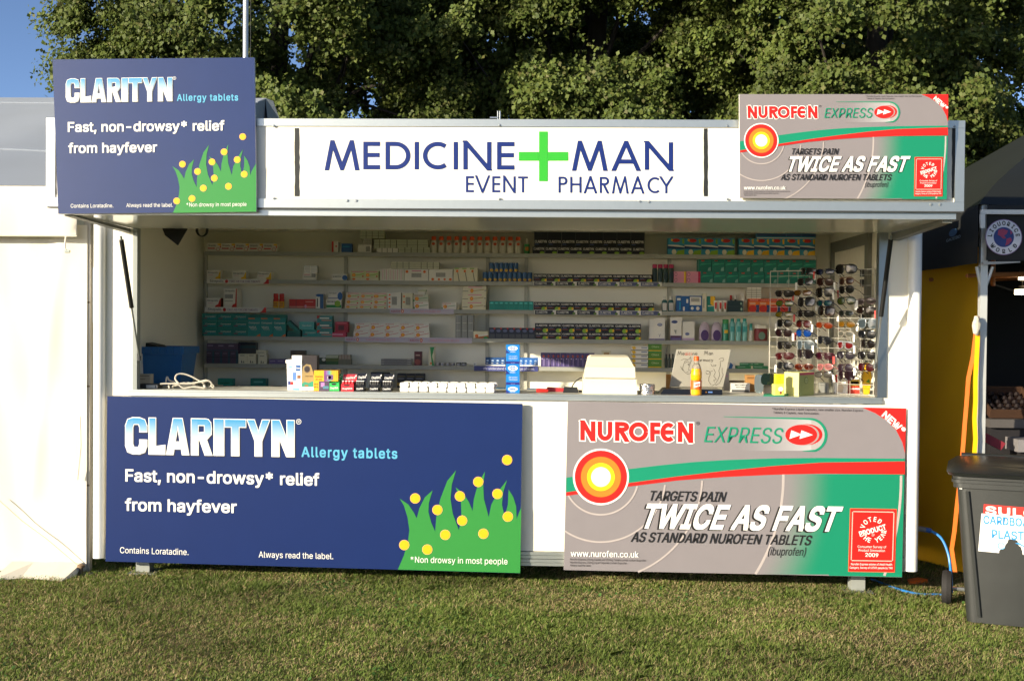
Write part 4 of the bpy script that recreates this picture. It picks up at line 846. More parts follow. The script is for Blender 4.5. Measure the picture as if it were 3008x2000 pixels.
row('F', 4, 1668, 1890, 668, 770, c_('2c68b4'), eb, 'small blue eye drop box', 'to the right of the blue tower', 4)
va = arts(el(58, 24, 22, 10, c_('a04838')), rc(14, 40, 40, 46, c_('b8a8d0')), rc(62, 40, 70, 94, c_('b0a0c8')), rc(0, 0, 8, 100, c_('3a2e50')))
row('G', 11, 348, 968, 618, 780, c_('54487a'), va, 'tall purple tablet box', 'on the fifth shelf', 4)
row('G', 1, 1052, 1160, 592, 784, CRM, rc(20, 10, 80, 26, c_('b09060')), 'pale box peeping over the white till', 'on the fifth shelf', 4)
row('G', 1, 1390, 1588, 540, 792, W1, arts(grid(1, 5, LINE), *[pl([(2, 4+20*i), (22, 2+20*i), (30, 12+20*i), (14, 18+20*i)], YL2) for i in range(5)], *[rc(60, 6+20*i, 94, 10+20*i, c_('5a6a90')) for i in range(5)]), 'white pack of flat cartons with yellow stars', 'on the fifth shelf', 4)
z = None
for nm, y0, y1 in (('lowest', 702, 794), ('middle', 606, 702), ('topmost', 515, 606)): z = row('G', 1, 1590, 1746, y0, y1, c_('5a8a2c'), arts(tx('Otex', 25, 80, 50, 24, c_('b8c890')), rc(0, 84, 100, 96, YL2), rc(0, 0, 100, 10, GRN2)), f'{nm} of three leaf green boxes stacked', 'on the fifth shelf', 4 if z is None else None, zb=z)
bottles('H', 3, 205, 320, 640, 800, [(.85, 0, c_('203028', .3)), (.9, .6, c_('203028', .3)), (.5, .75, BLK), (.5, 1, BLK)], 'small dark bottle behind the drawing board', 'on the fifth shelf', 4)
GP = c_('2c8050', .4)
for i, (x0, y0, rz, nm) in enumerate(((1040, 770, .1, 'bottom left'), (1235, 770, -.12, 'bottom right'), (1075, 735, -.15, 'upper left'), (1190, 735, .2, 'upper right'))):
    b = carton(.115, .022, .1, GP, rc(5, 20, 60, 40, c_('a8c8b0'))); o = b.build('packet', None, False, (0, 0, 0)); q = P(*UV('H', x0+80, 790), 1.88); o.location = (q.x, 1.875, SH[4]+.001+(.024 if y0 < 760 else 0)); o.rotation_euler = (0, 0, rz); tag(o, f'{nm} soft green packet in the pile behind the sunglasses', 'packet')
row('H', 1, 940, 1024, 722, 795, W1, pl([(0, 100), (30, 0), (70, 40), (50, 100)], BLU), 'white and blue crumpled packet left of the green pile', 'on the fifth shelf', 4, jit=.3)
# --- lowest shelf
row('E', 1, 310, 484, 910, 1058, TEAL, arts(rc(15, 30, 80, 40, TEALD), rc(0, 70, 100, 80, ORG)), 'teal box standing alone, left', 'on the lowest shelf', 5)
row('E', 1, 690, 872, 905, 1058, c_('187a72'), arts(rc(20, 20, 80, 32, c_('58b0ac')), rc(0, 74, 100, 84, RED2)), 'teal box standing alone, nearer the white tub', 'on the lowest shelf', 5)
row('E', 4, 370, 1060, 990, 1058, c_('22504c'), arts(el(20, 30, 16, 30, RED2)), 'low dark teal box with red spot', 'on the lowest shelf', 5, Y=1.86, gap=.04)
row('E', 2, 2078, 2290, 822, 1060, c_('1a1c20'), rc(0, 10, 100, 14, c_('8a7a4a')), 'black box behind the black displays', 'on the lowest shelf', 5)
row('F', 3, 262, 574, 832, 1060, c_('1e2026'), arts(rc(8, 12, 92, 16, c_('7a6a3a')), rc(8, 22, 80, 28, c_('6a6e78')), rc(0, 46, 100, 60, c_('b08a28'))), 'black and gold box', 'on the lowest shelf', 5)
row('F', 2, 1405, 1512, 985, 1060, c_('24506e'), rc(10, 20, 80, 30, SKYC), 'small blue box left of the blue tower', 'on the lowest shelf', 5)
row('G', 8, 190, 575, 992, 1060, c_('2a5a90'), arts(rc(10, 12, 80, 30, W1), rc(0, 60, 100, 80, SKYC)), 'small blue and white box', 'on the lowest shelf', 5)
# ------------------------------------------------------------------ things on the counter
ZT = ZC+.0005
def cbox(Zn, x0, x1, y0, y1, Y, dep, body, art, name, label, cat, zb=None, rz=0, side=None, top=None, grp=None):
    ua, va = UV(Zn, x0, y0); ub, vb = UV(Zn, x1, y1); X0, X1 = P(ua, (va+vb)/2, Y).x, P(ub, (va+vb)/2, Y).x
    z = ZT if zb is None else zb; h = (vb-va)/(FPX/(Y-CY))
    o = carton(X1-X0, h, dep, body, art, side, top).build(name, None, False, (0, 0, 0)); o.location = ((X0+X1)/2, Y, z); o.rotation_euler = (0, 0, rz)
    tag(o, label, cat, grp); return z+h
CW = M('efece6', .4)
# white display tub
q0, q1 = P(*UV('E', 1118, 1050), .12), P(*UV('E', 1290, 1050), .12); h = 350/3.932/(FPX/7.87); xm = (q0.x+q1.x)/2; wb, wt = (q1.x-q0.x)/2, (q1.x-q0.x)/2*1.12
b = MB(); b.hexa([(xm-wb, .12, ZT), (xm+wb, .12, ZT), (xm+wb*.8, .24, ZT), (xm-wb*.8, .24, ZT)], [(xm-wt, .12, ZT+h*.88), (xm+wb*1.02, .12, ZT+h*.88), (xm+wb*.8, .24, ZT+h*.88), (xm-wt*.8, .24, ZT+h*.88)], CW)
t = tag(b.build('display_tub', None, False, (xm, .12, ZT)), 'white display tub with blue labels in full sun', 'tub')
b = MB(); b.box(xm-wt-.005, xm+wb*1.02+.005, .11, .25, ZT+h*.885, ZT+h*1.0, CW); b.box(xm-wt*.5, xm+wb*.9, .15, .23, ZT+h*1.005, ZT+h*1.14, CW); b.build('tub_lid', t)
b = MB(); f = Face([(1118, 1050), (1290, 1050), (1290, 745), (1100, 745)], [(xm-wb, .12, ZT), (xm+wb, .12, ZT), (xm+wb*1.02, .12, ZT+h*.88), (xm-wt, .12, ZT+h*.88)])
for x0, y0, x1, y1, mt in ((1208, 765, 1265, 832, c_('2a5a9c')), (1172, 848, 1216, 940, c_('5a80c0')), (1228, 880, 1268, 918, c_('8a5a3a')), (1122, 950, 1150, 990, c_('2a3a7c')), (1152, 955, 1185, 990, RED2), (1125, 770, 1165, 800, c_('8ac8d0')), (1180, 1030, 1260, 1048, c_('6ab8e0'))): f.poly(b, [(x0, y0), (x1, y0), (x1, y1), (x0, y1)], mt, .001)
f.text(b, 'Care', 1212, 1260, 808, 808, 22, CW, .002, .03); b.build('tub_label', t)
z = cbox('E', 1282, 1476, 1016, 1054, .10, .12, CW, None, 'white_box', 'flat white box under the tall dark box', 'box')
cbox('E', 1284, 1456, 648, 1016, .11, .09, c_('221a1c'), arts(pl([(0, 62), (8, 36), (30, 28), (60, 30), (74, 50), (80, 62), (100, 66), (100, 92), (0, 96)], c_('9a8250')), el(36, 44, 22, 12, c_('6a5a48')), el(36, 44, 17, 9, c_('2a2022'), .0014), pl([(0, 90), (20, 84), (46, 88), (70, 82), (100, 86), (100, 100), (0, 100)], c_('2a8a70'), .0008), rc(20, 93, 44, 100, c_('8a6a40'), .0014), tx('Pure Gold', 26, 74, 68, 4, c_('3a2e20'))), 'tall_box', 'tall dark brown and tan display box on a white box', 'box', zb=z, side=c_('15161a'))
KY = c_('f0a818')
rainbow = arts(*[rc(42+6.5*i, 0, 48.5+6.5*i, 100, c_(h_)) for i, h_ in enumerate(('6a2a7a', '8a5a9a', '6a7a9a', '5a9a9a', '8aa848', 'c89a28', 'e0a020', 'e8a818'))], rc(48, 40, 80, 88, c_('6a4a78'), .0008), tx('1', 55, 60, 80, 26, W1), el(66, 64, 6, 16, W1))
z = cbox('E', 1420, 1602, 945, 1056, .07, .1, KY, arts(rc(34, 0, 100, 100, c_('4a3a50')), rc(46, 14, 70, 60, c_('a87ab0'), .0008), rc(60, 50, 96, 80, c_('4a7a8a'), .0009), tx('P1', 6, 28, 40, 16, c_('a03018')), tx('P1', 6, 28, 70, 16, c_('a03018'))), 'camera_box', 'lower yellow and dark camera box on the counter', 'box')
cbox('E', 1424, 1702, 822, 945, .075, .1, KY, arts(rainbow, tx('FunCam', 6, 36, 64, 14, c_('503018')), tx('P7.99', 8, 32, 92, 14, c_('503018'))), 'camera_box', 'upper yellow and rainbow camera box on the counter', 'box', zb=z)
def display(Zn, x0, x1, yb0, yb1, yt0, mt, Y, lab, logo='ChapStick'):
    """small counter display: tray in front, raised printed card behind"""
    ua, va = UV(Zn, x0, yb0); ub, vb = UV(Zn, x1, yb1); _, vt = UV(Zn, 0, yt0); X0, X1 = P(ua, va, Y).x, P(ub, va, Y).x; s = FPX/(Y-CY); h, H = (vb-va)/s, (vb-vt)/s
    t = thing('lip_balm_display', ((X0+X1)/2, Y, ZT), lab, 'display', 'lip balm counter displays')
    b = MB(); b.hexa([(X0, Y, ZT), (X1, Y, ZT), (X1, Y+.09, ZT), (X0, Y+.09, ZT)], [(X0, Y, ZT+h*.75), (X1, Y, ZT+h*.75), (X1, Y+.09, ZT+h), (X0, Y+.09, ZT+h)], mt)
    f = Face([(0, 0), (100, 0), (100, 100), (0, 100)], [(X0, Y-.001, ZT+h*.75), (X1, Y-.001, ZT+h*.75), (X1, Y-.001, ZT), (X0, Y-.001, ZT)])
    f.text(b, logo, 8, 92, 78, 72, 26, CW, .001, .03); f.poly(b, [(20, 4), (70, 4), (62, 26), (28, 26)], BLK, .001); b.build('tray', t)
    b = MB(); f = Face([(0, 0), (100, 0), (100, 100), (0, 100)], [(X0+.004, Y+.06, ZT+H), (X1+.012, Y+.06, ZT+H), (X1+.012, Y+.05, ZT+h*1.0), (X0+.004, Y+.05, ZT+h*1.0)])
    A = [f.at(x, y) for x, y in ((0, 0), (100, 0), (100, 100), (0, 100))]; b.hexa(A, [p+Vector((0, .004, 0)) for p in A], mt)
    f.text(b, logo, 6, 90, 66, 58, 30, CW, .001, .03); f.poly(b, [(84, 30), (96, 4), (98, 30)], CW, .0012); b.build('header_card', t)
    b = MB(); n = 4
    for i in range(n):
        x = X0+(X1-X0)*(i+.5)/n; b.lathe((x, Y+.03, ZT+h*.7), [(.008, 0, mt), (.008, h*.35, CW), (.007, h*.42, CW)], 8)
    b.build('lip_balm_stick', t)['kind'] = 'stuff'
display('E', 1602, 1716, 935, 1058, 862, c_('28b050'), .07, 'bright green lip balm display beside the yellow camera boxes')
display('E', 1738, 1882, 955, 1060, 870, c_('c81c30'), .06, 'red lip balm display beside the green one')
for i, (x0, x1, yt) in enumerate(((1908, 2000, 858), (2062, 2172, 862), (2212, 2318, 866))): display('E', x0, x1, 955, 1062, yt, c_('18181c', .25), .06, ('left', 'middle', 'right')[i]+' of the three black lip balm displays')
# twenty white tissue packets in front, more behind
TP = M('e9e7de', .45, .05, 80); b0 = None
def packet(w, h, d):
    b = MB(); n = 16; pr = []
    for k in range(n):
        a = 2*math.pi*k/n; cx = math.copysign(abs(math.cos(a))**.35, math.cos(a)); cz = math.copysign(abs(math.sin(a))**.35, math.sin(a)); pr.append((cx*w/2, h/2+cz*h/2))
    b.hexa([(x*.94, 0, z*.94+h*.03) for x, z in pr], [(x, .006, z) for x, z in pr], TP); b.hexa([(x, .0061, z) for x, z in pr], [(x, d, z) for x, z in pr], TP)
    b.poly([(w*.12, -.0006, h*.5), (w*.3, -.0006, h*.56), (w*.32, -.0006, h*.68), (w*.14, -.0006, h*.6)], c_('6a6a58')); return b
u0, v0 = UV('F', 290, 1000); u1, _ = UV('F', 1388, 0); X0, X1 = P(u0, v0, .06).x, P(u1, v0, .06).x; w = (X1-X0)/10; hh = 53/3.932/(FPX/7.8)
base = None
for lvl, nm in ((0, 'lower front'), (1, 'upper front'), (2, 'back')):
    for i in range(10):
        if base is None: base = o = packet(w*.95, hh, .055).build('tissue_packet', None, True, (0, 0, 0))
        else: o = base.copy(); COL.objects.link(o)
        o.location = (X0+w*(i+.5)+random.uniform(-.003, .003)+(.012 if lvl == 2 else 0), (.06 if lvl < 2 else .125)+random.uniform(0, .008), ZT+hh*1.0*(lvl if lvl < 2 else 1.12)); o.rotation_euler = (0, 0, random.uniform(-.1, .1))
        tag(o, f'{ORD[i]} white tissue packet from the left in the {nm} row on the counter', 'packet', 'white tissue packets on the counter')
# plinth the back packets lie on
b = carton(X1-X0, hh*1.1, .05, c_('c8c4b4'), None); o = b.build('packet_tray', None, False, (0, 0, 0)); o.location = ((X0+X1)/2, .13, ZT); tag(o, 'long pale tray holding up the back row of tissue packets', 'tray')
# blue lip care tower
LB, LD = c_('1478c8', .35), c_('242c7c', .35); z = ZT
spec = [(1080, 985, 1), (985, 862, 2), (860, 742, 1), (740, 617, 2), (615, 515, 1)]
for i, (yb_, yt_, k) in enumerate(spec):
    a = arts(el(50, 42 if i else 52, 36, 26, CW), el(40, 40 if i else 50, 13, 16, LB, .0014), el(60, 40 if i else 50, 13, 16, LB, .0014), rc(30, 36, 72, 48, CW, .0016), tx('lypsyl', 30, 70, 47 if i else 56, 9, LD, .0024), tx('ORIGINAL', 30, 70, 88, 9, CW), pl([(0, 60), (30, 100), (0, 100)], LD, .0008)) if k == 1 else arts(*[tx('softens and protects', 20, 84, 30+14*j, 6, CW) for j in range(3)], rc(0, 76, 100, 100, LD, .0008), tx('lypsyl', 36, 66, 94, 9, c_('8a90d0'), .0016))
    z = cbox('F', 1520, 1676, yt_, yb_, .05, .075, LB, a, 'lip_care_box', ('lowest', 'second lowest', 'middle', 'second highest', 'highest')[i]+' bright blue lip care box in the counter tower', 'box', zb=z, side=LD, grp='blue lip care tower boxes')
# red lighter, adapter, till
b = MB(); q = P(*UV('G', 330, 1068), .1); b.lathe((0, 0, 0), [(.012, 0, RED), (.013, .02, RED), (.011, .075, RED), (.006, .082, STEEL)], 10); b.v = [(q.x-.02+p[2], .12+p[0], ZT+.0135+p[1]) for p in b.v]; tag(b.build('lighter', None, True, (q.x, .12, ZT)), 'small red lighter lying on the counter', 'lighter')
b = MB(); q = P(*UV('G', 510, 1040), .25); b.hexa([(q.x-.06, .25, ZT), (q.x+.07, .25, ZT), (q.x+.07, .28, ZT), (q.x-.06, .28, ZT)], [(q.x-.05, .25, ZT+.03), (q.x+.07, .25, ZT+.022), (q.x+.07, .28, ZT+.022), (q.x-.05, .28, ZT+.03)], c_('a82a30')); tag(b.build('pamphlet_pile', None, False, (q.x, .25, ZT)), 'small red leaflet pile behind the lighter', 'leaflets')
qa, qb = P(*UV('G', 605, 1030), .16), P(*UV('G', 785, 1030), .16)
t = thing('power_adapter', (qa.x, .16, ZT), 'black power adapter with its cord running to the till', 'adapter')
b = MB(); b.hexa([(qa.x, .14, ZT), (qb.x, .14, ZT), (qb.x, .2, ZT), (qa.x, .2, ZT)], [(qa.x+.008, .145, ZT+.037), (qb.x-.008, .145, ZT+.034), (qb.x-.008, .195, ZT+.034), (qa.x+.008, .195, ZT+.037)], BLACK); b.box(qb.x+.001, qb.x+.025, .16, .18, ZT+.004, ZT+.016, BLACK); b.build('casing', t)
b = MB(); pts = [P(*UV('G', x, y), .17+.05*k) for k, (x, y) in enumerate(((705, 1000), (725, 975), (760, 935), (800, 908), (850, 898)))]; b.tube([Vector((pts[0].x, .17, ZT+.03))]+pts[1:]+[pts[-1]+Vector((.04, .05, -.01))], .004, BLACK); b.build('cord', t)
q0, q1 = P(*UV('G', 830, 1090), .05), P(*UV('G', 1462, 1090), .05); zs = FPX/7.8/1.0
IV = M('dcd6c0', .45, .03, 10); hb = (1095-922)/3.932/zs; ht = (1095-655)/3.932/zs
t = thing('till', ((q0.x+q1.x)/2, .05, ZT), 'cream covered till standing on the counter', 'till')
b = MB(); x0, x1 = q0.x, q1.x; b.hexa([(x0, .05, ZT), (x1, .05, ZT), (x1, .40, ZT), (x0, .40, ZT)], [(x0+.006, .053, ZT+hb), (x1-.006, .053, ZT+hb), (x1-.006, .40, ZT+hb), (x0+.006, .40, ZT+hb)], IV); b.build('base', t)
b = MB(); xa, xb = P(*UV('G', 850, 900), .06).x, P(*UV('G', 1442, 900), .06).x
prof = [(.06, 0, 0), (.058, .50, .004), (.075, .56, .012), (.15, .93, .04), (.22, 1.0, .045), (.36, 1.0, .05), (.4, .9, .03), (.4, 0, 0)]
hd = ht-hb-.002; A = [(xa+i, y, ZT+hb+.002+z*hd) for y, z, i in prof]; B = [(xb-i, y, ZT+hb+.002+z*hd) for y, z, i in prof]
b.hexa(A, B, IV); xm = (xa*.45+xb*.55); b.build('cover', t)
b = MB(); b.box(xa+.004, xb-.004, .0555, .058, ZT+hb+.004, ZT+hb+.009, c_('a8a290')); b.build('seam', t)
# foil wrapped stack, black tray, drink
qa, qb = P(*UV('G', 1495, 1105), .05), P(*UV('G', 1672, 1105), .05); b = MB(); FO = M('d8d6d4', .15, .3, 60, metal=.9, bump=.9)
for k in range(5): b.lathe(((qa.x+qb.x)/2+random.uniform(-.003, .003), .1, ZT+k*.013), [((qb.x-qa.x)/2, 0, FO), ((qb.x-qa.x)/2*1.03, .006, FO), ((qb.x-qa.x)/2, .012, FO)], 20)
tag(b.build('foil_dish_stack', None, True, (qa.x, .1, ZT)), 'short stack of crinkled foil dishes right of the till', 'dishes')
qa, qb = P(*UV('H', 158, 1090), .08), P(*UV('H', 872, 1090), .08)
b = MB(); h = .034; BP = M('111111', .25, .1)
b.hexa([(qa.x, .08, ZT), (qb.x, .08, ZT), (qb.x, .3, ZT), (qa.x, .3, ZT)], [(qa.x+.02, .085, ZT+h), (qb.x-.0, .085, ZT+h), (qb.x-.01, .3, ZT+h), (qa.x+.03, .3, ZT+h)], BP)
t = tag(b.build('laptop', None, False, (qa.x, .08, ZT)), 'black closed laptop lying flat behind the orange drink', 'laptop')
b = MB()
for x, mt in ((.62, c_('d89030')), (.67, c_('5a80c0')), (.69, c_('5a80c0')), (.71, c_('5a80c0'))): xx = qa.x+(qb.x-qa.x)*(x+.12); b.box(xx-.006, xx+.004, .080, .0835, ZT+.013, ZT+.022, mt)
b.build('status_sticker', t)
q = P(*UV('H', 574, 1105), .04); t = thing('drink_bottle', (q.x, .06, ZT), 'plastic bottle of orange drink with an orange cap', 'bottle')
GLS = M('f0e8d8', .05, .02, 5, trans=.85, spec=.5); OJ = M('f6a80c', .2, .05, 20, coat=.6); OCAP = M('ee5a14', .35); r = .0355; hb_ = 445/3.932/(FPX/7.79)
b = MB(); b.lathe((q.x, .06, ZT), [(r*.8, 0, OJ), (r*.98, .006, OJ), (r*.98, hb_*.14, OJ)], 24); b.lathe((q.x, .06, ZT), [(r*.94, hb_*.385, OJ), (r*1.0, hb_*.43, OJ), (r*1.02, hb_*.52, OJ), (r*.98, hb_*.6, OJ), (r*.86, hb_*.68, OJ)], 24); b.build('orange_drink', t, True)
b = MB(); LBL = c_('e8601c'); b.lathe((q.x, .06, ZT), [(r*.985, hb_*.142, LBL), (r*.985, hb_*.383, LBL)], 24)
f = Face([(0, 0), (100, 0), (100, 100), (0, 100)], [(q.x-r*.7, .06-r*1.0, ZT+hb_*.37), (q.x+r*.7, .06-r*1.0, ZT+hb_*.37), (q.x+r*.7, .06-r*1.0, ZT+hb_*.15), (q.x-r*.7, .06-r*1.0, ZT+hb_*.15)]); f.poly(b, [(10, 20), (90, 10), (90, 60), (10, 80)], CW, .001); f.text(b, 'Tango', 16, 84, 62, 50, 30, c_('d83a1c'), .002, .05); b.build('wrapper', t, True)
b = MB(); b.lathe((q.x, .06, ZT), [(r*.855, hb_*.682, GLS), (r*.74, hb_*.75, GLS), (r*.5, hb_*.82, GLS), (r*.4, hb_*.885, GLS)], 24); b.build('neck', t, True)
b = MB(); b.lathe((q.x, .06, ZT), [(r*.46, hb_*.887, OCAP), (r*.48, hb_*.9, OCAP), (r*.47, hb_*.985, OCAP), (r*.4, hb_, OCAP)], 20); b.build('cap', t, True)
# drawing board
qq = [(345, 602), (970, 605), (880, 1035), (265, 1030)]; f = Face(qq, [P(*UV('H', *p), y) for p, y in zip(qq, (.44, .52, .38, .31))])
dz = ZT+.036-min(f.w[2].z, f.w[3].z); f.w = [p+Vector((0, 0, max(0, dz))) for p in f.w]
t = thing('drawing_board', (f.w[3]+f.w[2])/2, 'leaning whiteboard with handwriting and line drawings', 'whiteboard'); backing(f, t, .008, M('a8a396', .3), M('d6d2c8'))
b = MB(); INKB = c_('3a342e')
hand = lambda pts, w=6, mt=INKB: [f.poly(b, q, mt, .001) for q in stroke([(x+random.uniform(-1.5, 1.5), y+random.uniform(-1.5, 1.5)) for x, y in pts], w)]
HG = dict(M=[[(0, 40), (8, 0), (20, 30), (32, 2), (40, 40)]], e=[[(2, 28), (22, 26), (18, 16), (6, 18), (2, 30), (10, 40), (22, 36)]], d=[[(20, 20), (6, 20), (2, 34), (12, 40), (20, 32), (22, 0), (22, 40)]], i=[[(5, 18), (5, 40)], [(5, 6), (6, 9)]], c=[[(20, 20), (8, 18), (2, 30), (10, 40), (20, 36)]], n=[[(2, 18), (3, 40)], [(3, 26), (12, 18), (18, 24), (19, 40)]], a=[[(20, 20), (6, 20), (2, 34), (12, 40), (20, 32), (20, 18), (22, 40)]], P=[[(2, 0), (3, 40)], [(2, 2), (20, 4), (20, 18), (3, 20)]], h=[[(2, 0), (3, 40)], [(3, 26), (12, 20), (18, 26), (19, 40)]], r=[[(2, 18), (3, 40)], [(3, 26), (12, 18), (18, 20)]], m=[[(2, 18), (3, 40)], [(3, 24), (10, 18), (14, 26), (14, 40)], [(14, 26), (22, 18), (26, 26), (27, 40)]], y=[[(2, 18), (10, 34)], [(20, 18), (6, 52)]])
def scribble(s, x, y, k, adv, red=()):
    for i, ch in enumerate(s):
        for pl_ in HG.get(ch, []): hand([(x+a*k, y+c*k) for a, c in pl_], 5, c_('b0402a') if i in red else INKB)
        x += adv.get(ch, 26)*k
ADV = dict(M=46, i=14, m=34, P=26)
scribble('Medicine', 356, 626, 1.12, ADV, (2, 3, 4, 5)); scribble('Man', 660, 622, 1.12, ADV); scribble('Pharmacy', 540, 702, 1.05, ADV)
for pts in ([(480, 720), (440, 735), (420, 790), (410, 830), (440, 870), (470, 890), (500, 880), (510, 850), (480, 840), (490, 790), (510, 730)], [(440, 760), (470, 745), (500, 760)], [(480, 720), (505, 690), (512, 745)], [(390, 730), (430, 712), (470, 722)], [(388, 800), (400, 830), (420, 850)], [(455, 870), (480, 862)], [(470, 775), (480, 790), (485, 772), (470, 775)]): hand(pts, 4)
for pts in ([(830, 720), (850, 705), (880, 705), (888, 725), (870, 740), (845, 742)], [(735, 770), (750, 800), (790, 800), (800, 785), (760, 780)], [(680, 850), (720, 860), (735, 880), (690, 890), (680, 870)], [(690, 850), (730, 862), (760, 850)], [(845, 742), (850, 790), (830, 850), (840, 900), (820, 950), (790, 1000), (750, 1025)], [(870, 820), (868, 870), (880, 900), (840, 990), (790, 1020)], [(735, 890), (712, 930), (710, 970), (740, 1010)], [(770, 830), (790, 870), (770, 910), (800, 950), (770, 960), (780, 980)]): hand(pts, 4)
b.build('marker_drawing', t)
# behind: cartons on the counter back edge and a dispenser
cbox('G', 1795, 1852, 892, 1080, .50, .012, c_('c08a40'), arts(el(50, 14, 40, 14, c_('b07a30'))), 'card_cutout', 'small tan card cutout behind the drawing board', 'card')
cbox('H', 970, 1190, 985, 1088, .42, .09, c_('c8c4bc'), arts(tx('BATTERIES', 22, 84, 26, 14, TXT), tx('BATTERY', 28, 78, 52, 12, TXT), rc(5, 74, 95, 98, c_('4a4a4a'))), 'battery_carton', 'low white lettered carton behind the whiteboard corner', 'carton')
cbox('H', 955, 1150, 870, 985, .55, .09, c_('7a6a4a'), arts(pl([(0, 100), (20, 30), (60, 60), (90, 0), (100, 100)], c_('948460'))), 'paper_bag', 'crumpled brown paper bag behind the lettered carton', 'bag', zb=ZT+.0)
cbox('H', 1150, 1246, 890, 1080, .48, .08, c_('a07440'), rc(10, 10, 90, 22, c_('7a5428')), 'cardboard_box', 'small brown cardboard box left of the black dispenser', 'box')
cbox('H', 885, 950, 855, 1080, .54, .06, c_('b8b0a8'), rc(20, 20, 70, 26, PNK), 'tall_carton', 'pale carton beside the whiteboard edge', 'carton')
q = P(*UV('H', 1365, 1085), .2); t = thing('tape_dispenser', (q.x, .2, ZT), 'glossy dark round-topped dispenser with silver face on a pale stand', 'dispenser')
b = MB(); DG = M('10201e', .08, .1, 5, coat=1.0)
s = 1/3.932/(FPX/7.95)
def ring_(x0, x1, y0, y1, Y, n=20): return [(P(*UV('H', (x0+x1)/2+(x1-x0)/2*math.copysign(abs(math.cos(2*math.pi*k/n))**.6, math.cos(2*math.pi*k/n)), (y0+y1)/2+(y1-y0)/2*math.copysign(abs(math.sin(2*math.pi*k/n))**.6, math.sin(2*math.pi*k/n))), Y)) for k in range(n)]
b.hexa(ring_(1318, 1472, 862, 985, .13), ring_(1310, 1490, 850, 992, .16), DG); b.hexa(ring_(1310, 1490, 850, 992, .1605), ring_(1330, 1480, 860, 985, .27), DG); b.build('head', t, True)
b = MB(); b.hexa(ring_(1242, 1350, 865, 1078, .14), ring_(1262, 1352, 860, 1060, .19), M('9aa4a8', .15, .1, 5, metal=.7)); b.build('silver_face', t, True)
b = MB(); xa, xb = P(*UV('H', 1352, 1030), .2).x, P(*UV('H', 1478, 1030), .2).x; b.box(xa, xb, .2, .27, ZT, ZT+.055, c_('a89a90')); b.build('stand', t)
# corner-on carton: sun and shade put into its yellow and olive face colours
qL, qC, qR = P(*UV('H', 1585, 1122), .14), P(*UV('H', 1754, 1126), .04), P(*UV('H', 1928, 1110), .17); h = 268/3.932/(FPX/7.79)
YB_ = c_('dcd98a'); YB_SHADE = c_('8a9450')
t = thing('tea_carton', (qC.x, .04, ZT), 'yellow square carton, shaded side coloured olive, standing corner-on by the sunglasses', 'carton')
for p in (qL, qC, qR): p.z = ZT
qB = qL+qR-qC; b = MB(); b.hexa([qL, qC, qR, qB], [p+Vector((0, 0, h)) for p in (qL, qC, qR, qB)], YB_); b.mi(YB_SHADE); b.m[3] = b.mi(YB_SHADE); b.build('carton_body', t)
b = MB(); f = Face([(0, 0), (100, 0), (100, 100), (0, 100)], [qC+Vector((0, 0, h)), qR+Vector((0, 0, h)), qR, qC]); f.poly(b, [(4, 0), (100, 0), (100, 11), (4, 11)], c_('b02050'), .001); f.ell(b, 48, 34, 13, 15, c_('5a6a30'), .001); f.ell(b, 48, 34, 10, 12, c_('98a468'), .0016); f.text(b, 'tea', 40, 56, 37, 37, 6, c_('4a5828'), .002); b.build('carton_print', t)
cbox('H', 1480, 1590, 980, 1120, .0, .05, c_('eee86a'), arts(el(60, 70, 12, 12, c_('a04a30')), el(60, 40, 30, 20, CW)), 'small_carton', 'small pale yellow carton in front of the tea carton, lower', 'carton', rz=.25)
z = ZT+140/3.932/(FPX/7.75); cbox('H', 1494, 1588, 870, 980, .02, .04, c_('f0e020'), arts(*[rc(18, 24+20*i, 60, 30+20*i, c_('c0a010')) for i in range(3)]), 'small_carton', 'small bright yellow carton upon the pale yellow one', 'carton', zb=z+.001, rz=.2)
b = MB(); qa, qb = P(*UV('H', 1335, 1115), .03), P(*UV('H', 1660, 1110), .03); b.hexa([(qa.x, -.005, ZT), (qb.x-.05, -.012, ZT), (qb.x, .1, ZT), (qa.x+.03, .11, ZT)], [(qa.x, -.005, ZT+.008), (qb.x-.05, -.012, ZT+.008), (qb.x, .1, ZT+.012), (qa.x+.03, .11, ZT+.012)], c_('1f7a5a')); tag(b.build('notepad', None, False, (qa.x, 0, ZT)), 'flat green pad at the counter edge', 'notepad')
# goods low behind the sunglasses rack
def rb(x0, x1, y0, y1): return (2200+x0/3.41, 740+y0/3.41, 2200+x1/3.41, 740+y1/3.41)
for x0, x1, y0, y1, Y, mt, art, lab in ((860, 990, 1285, 1440, .4, CW, pl([(10, 90), (40, 20), (70, 60), (60, 95)], c_('d8c8b0')), 'white carton low behind the sunglasses rack'), (1010, 1110, 1285, 1420, .42, c_('c8382c'), arts(rc(0, 0, 100, 45, c_('b8a038')), rc(10, 12, 90, 30, c_('2a4a9a')), rc(0, 62, 100, 72, CW)), 'red and gold carton low behind the sunglasses rack'), (715, 800, 1340, 1440, .45, c_('8a8a84'), None, 'grey carton low behind the sunglasses rack')):
    ua, va, ub, vb = rb(x0, x1, y0, y1); X0_, X1_ = P(ua, va, Y).x, P(ub, va, Y).x; o = carton(X1_-X0_, (vb-va)/(FPX/(Y-CY)), .06, mt, art).build('carton', None, False, (0, 0, 0)); o.location = ((X0_+X1_)/2, Y, ZT); tag(o, lab, 'carton')
ua, va, ub, vb = rb(1140, 1225, 1130, 1440); q = P((ua+ub)/2, vb, .32); h = (vb-va)/(FPX/8.07); w = (ub-ua)/(FPX/8.07)/2
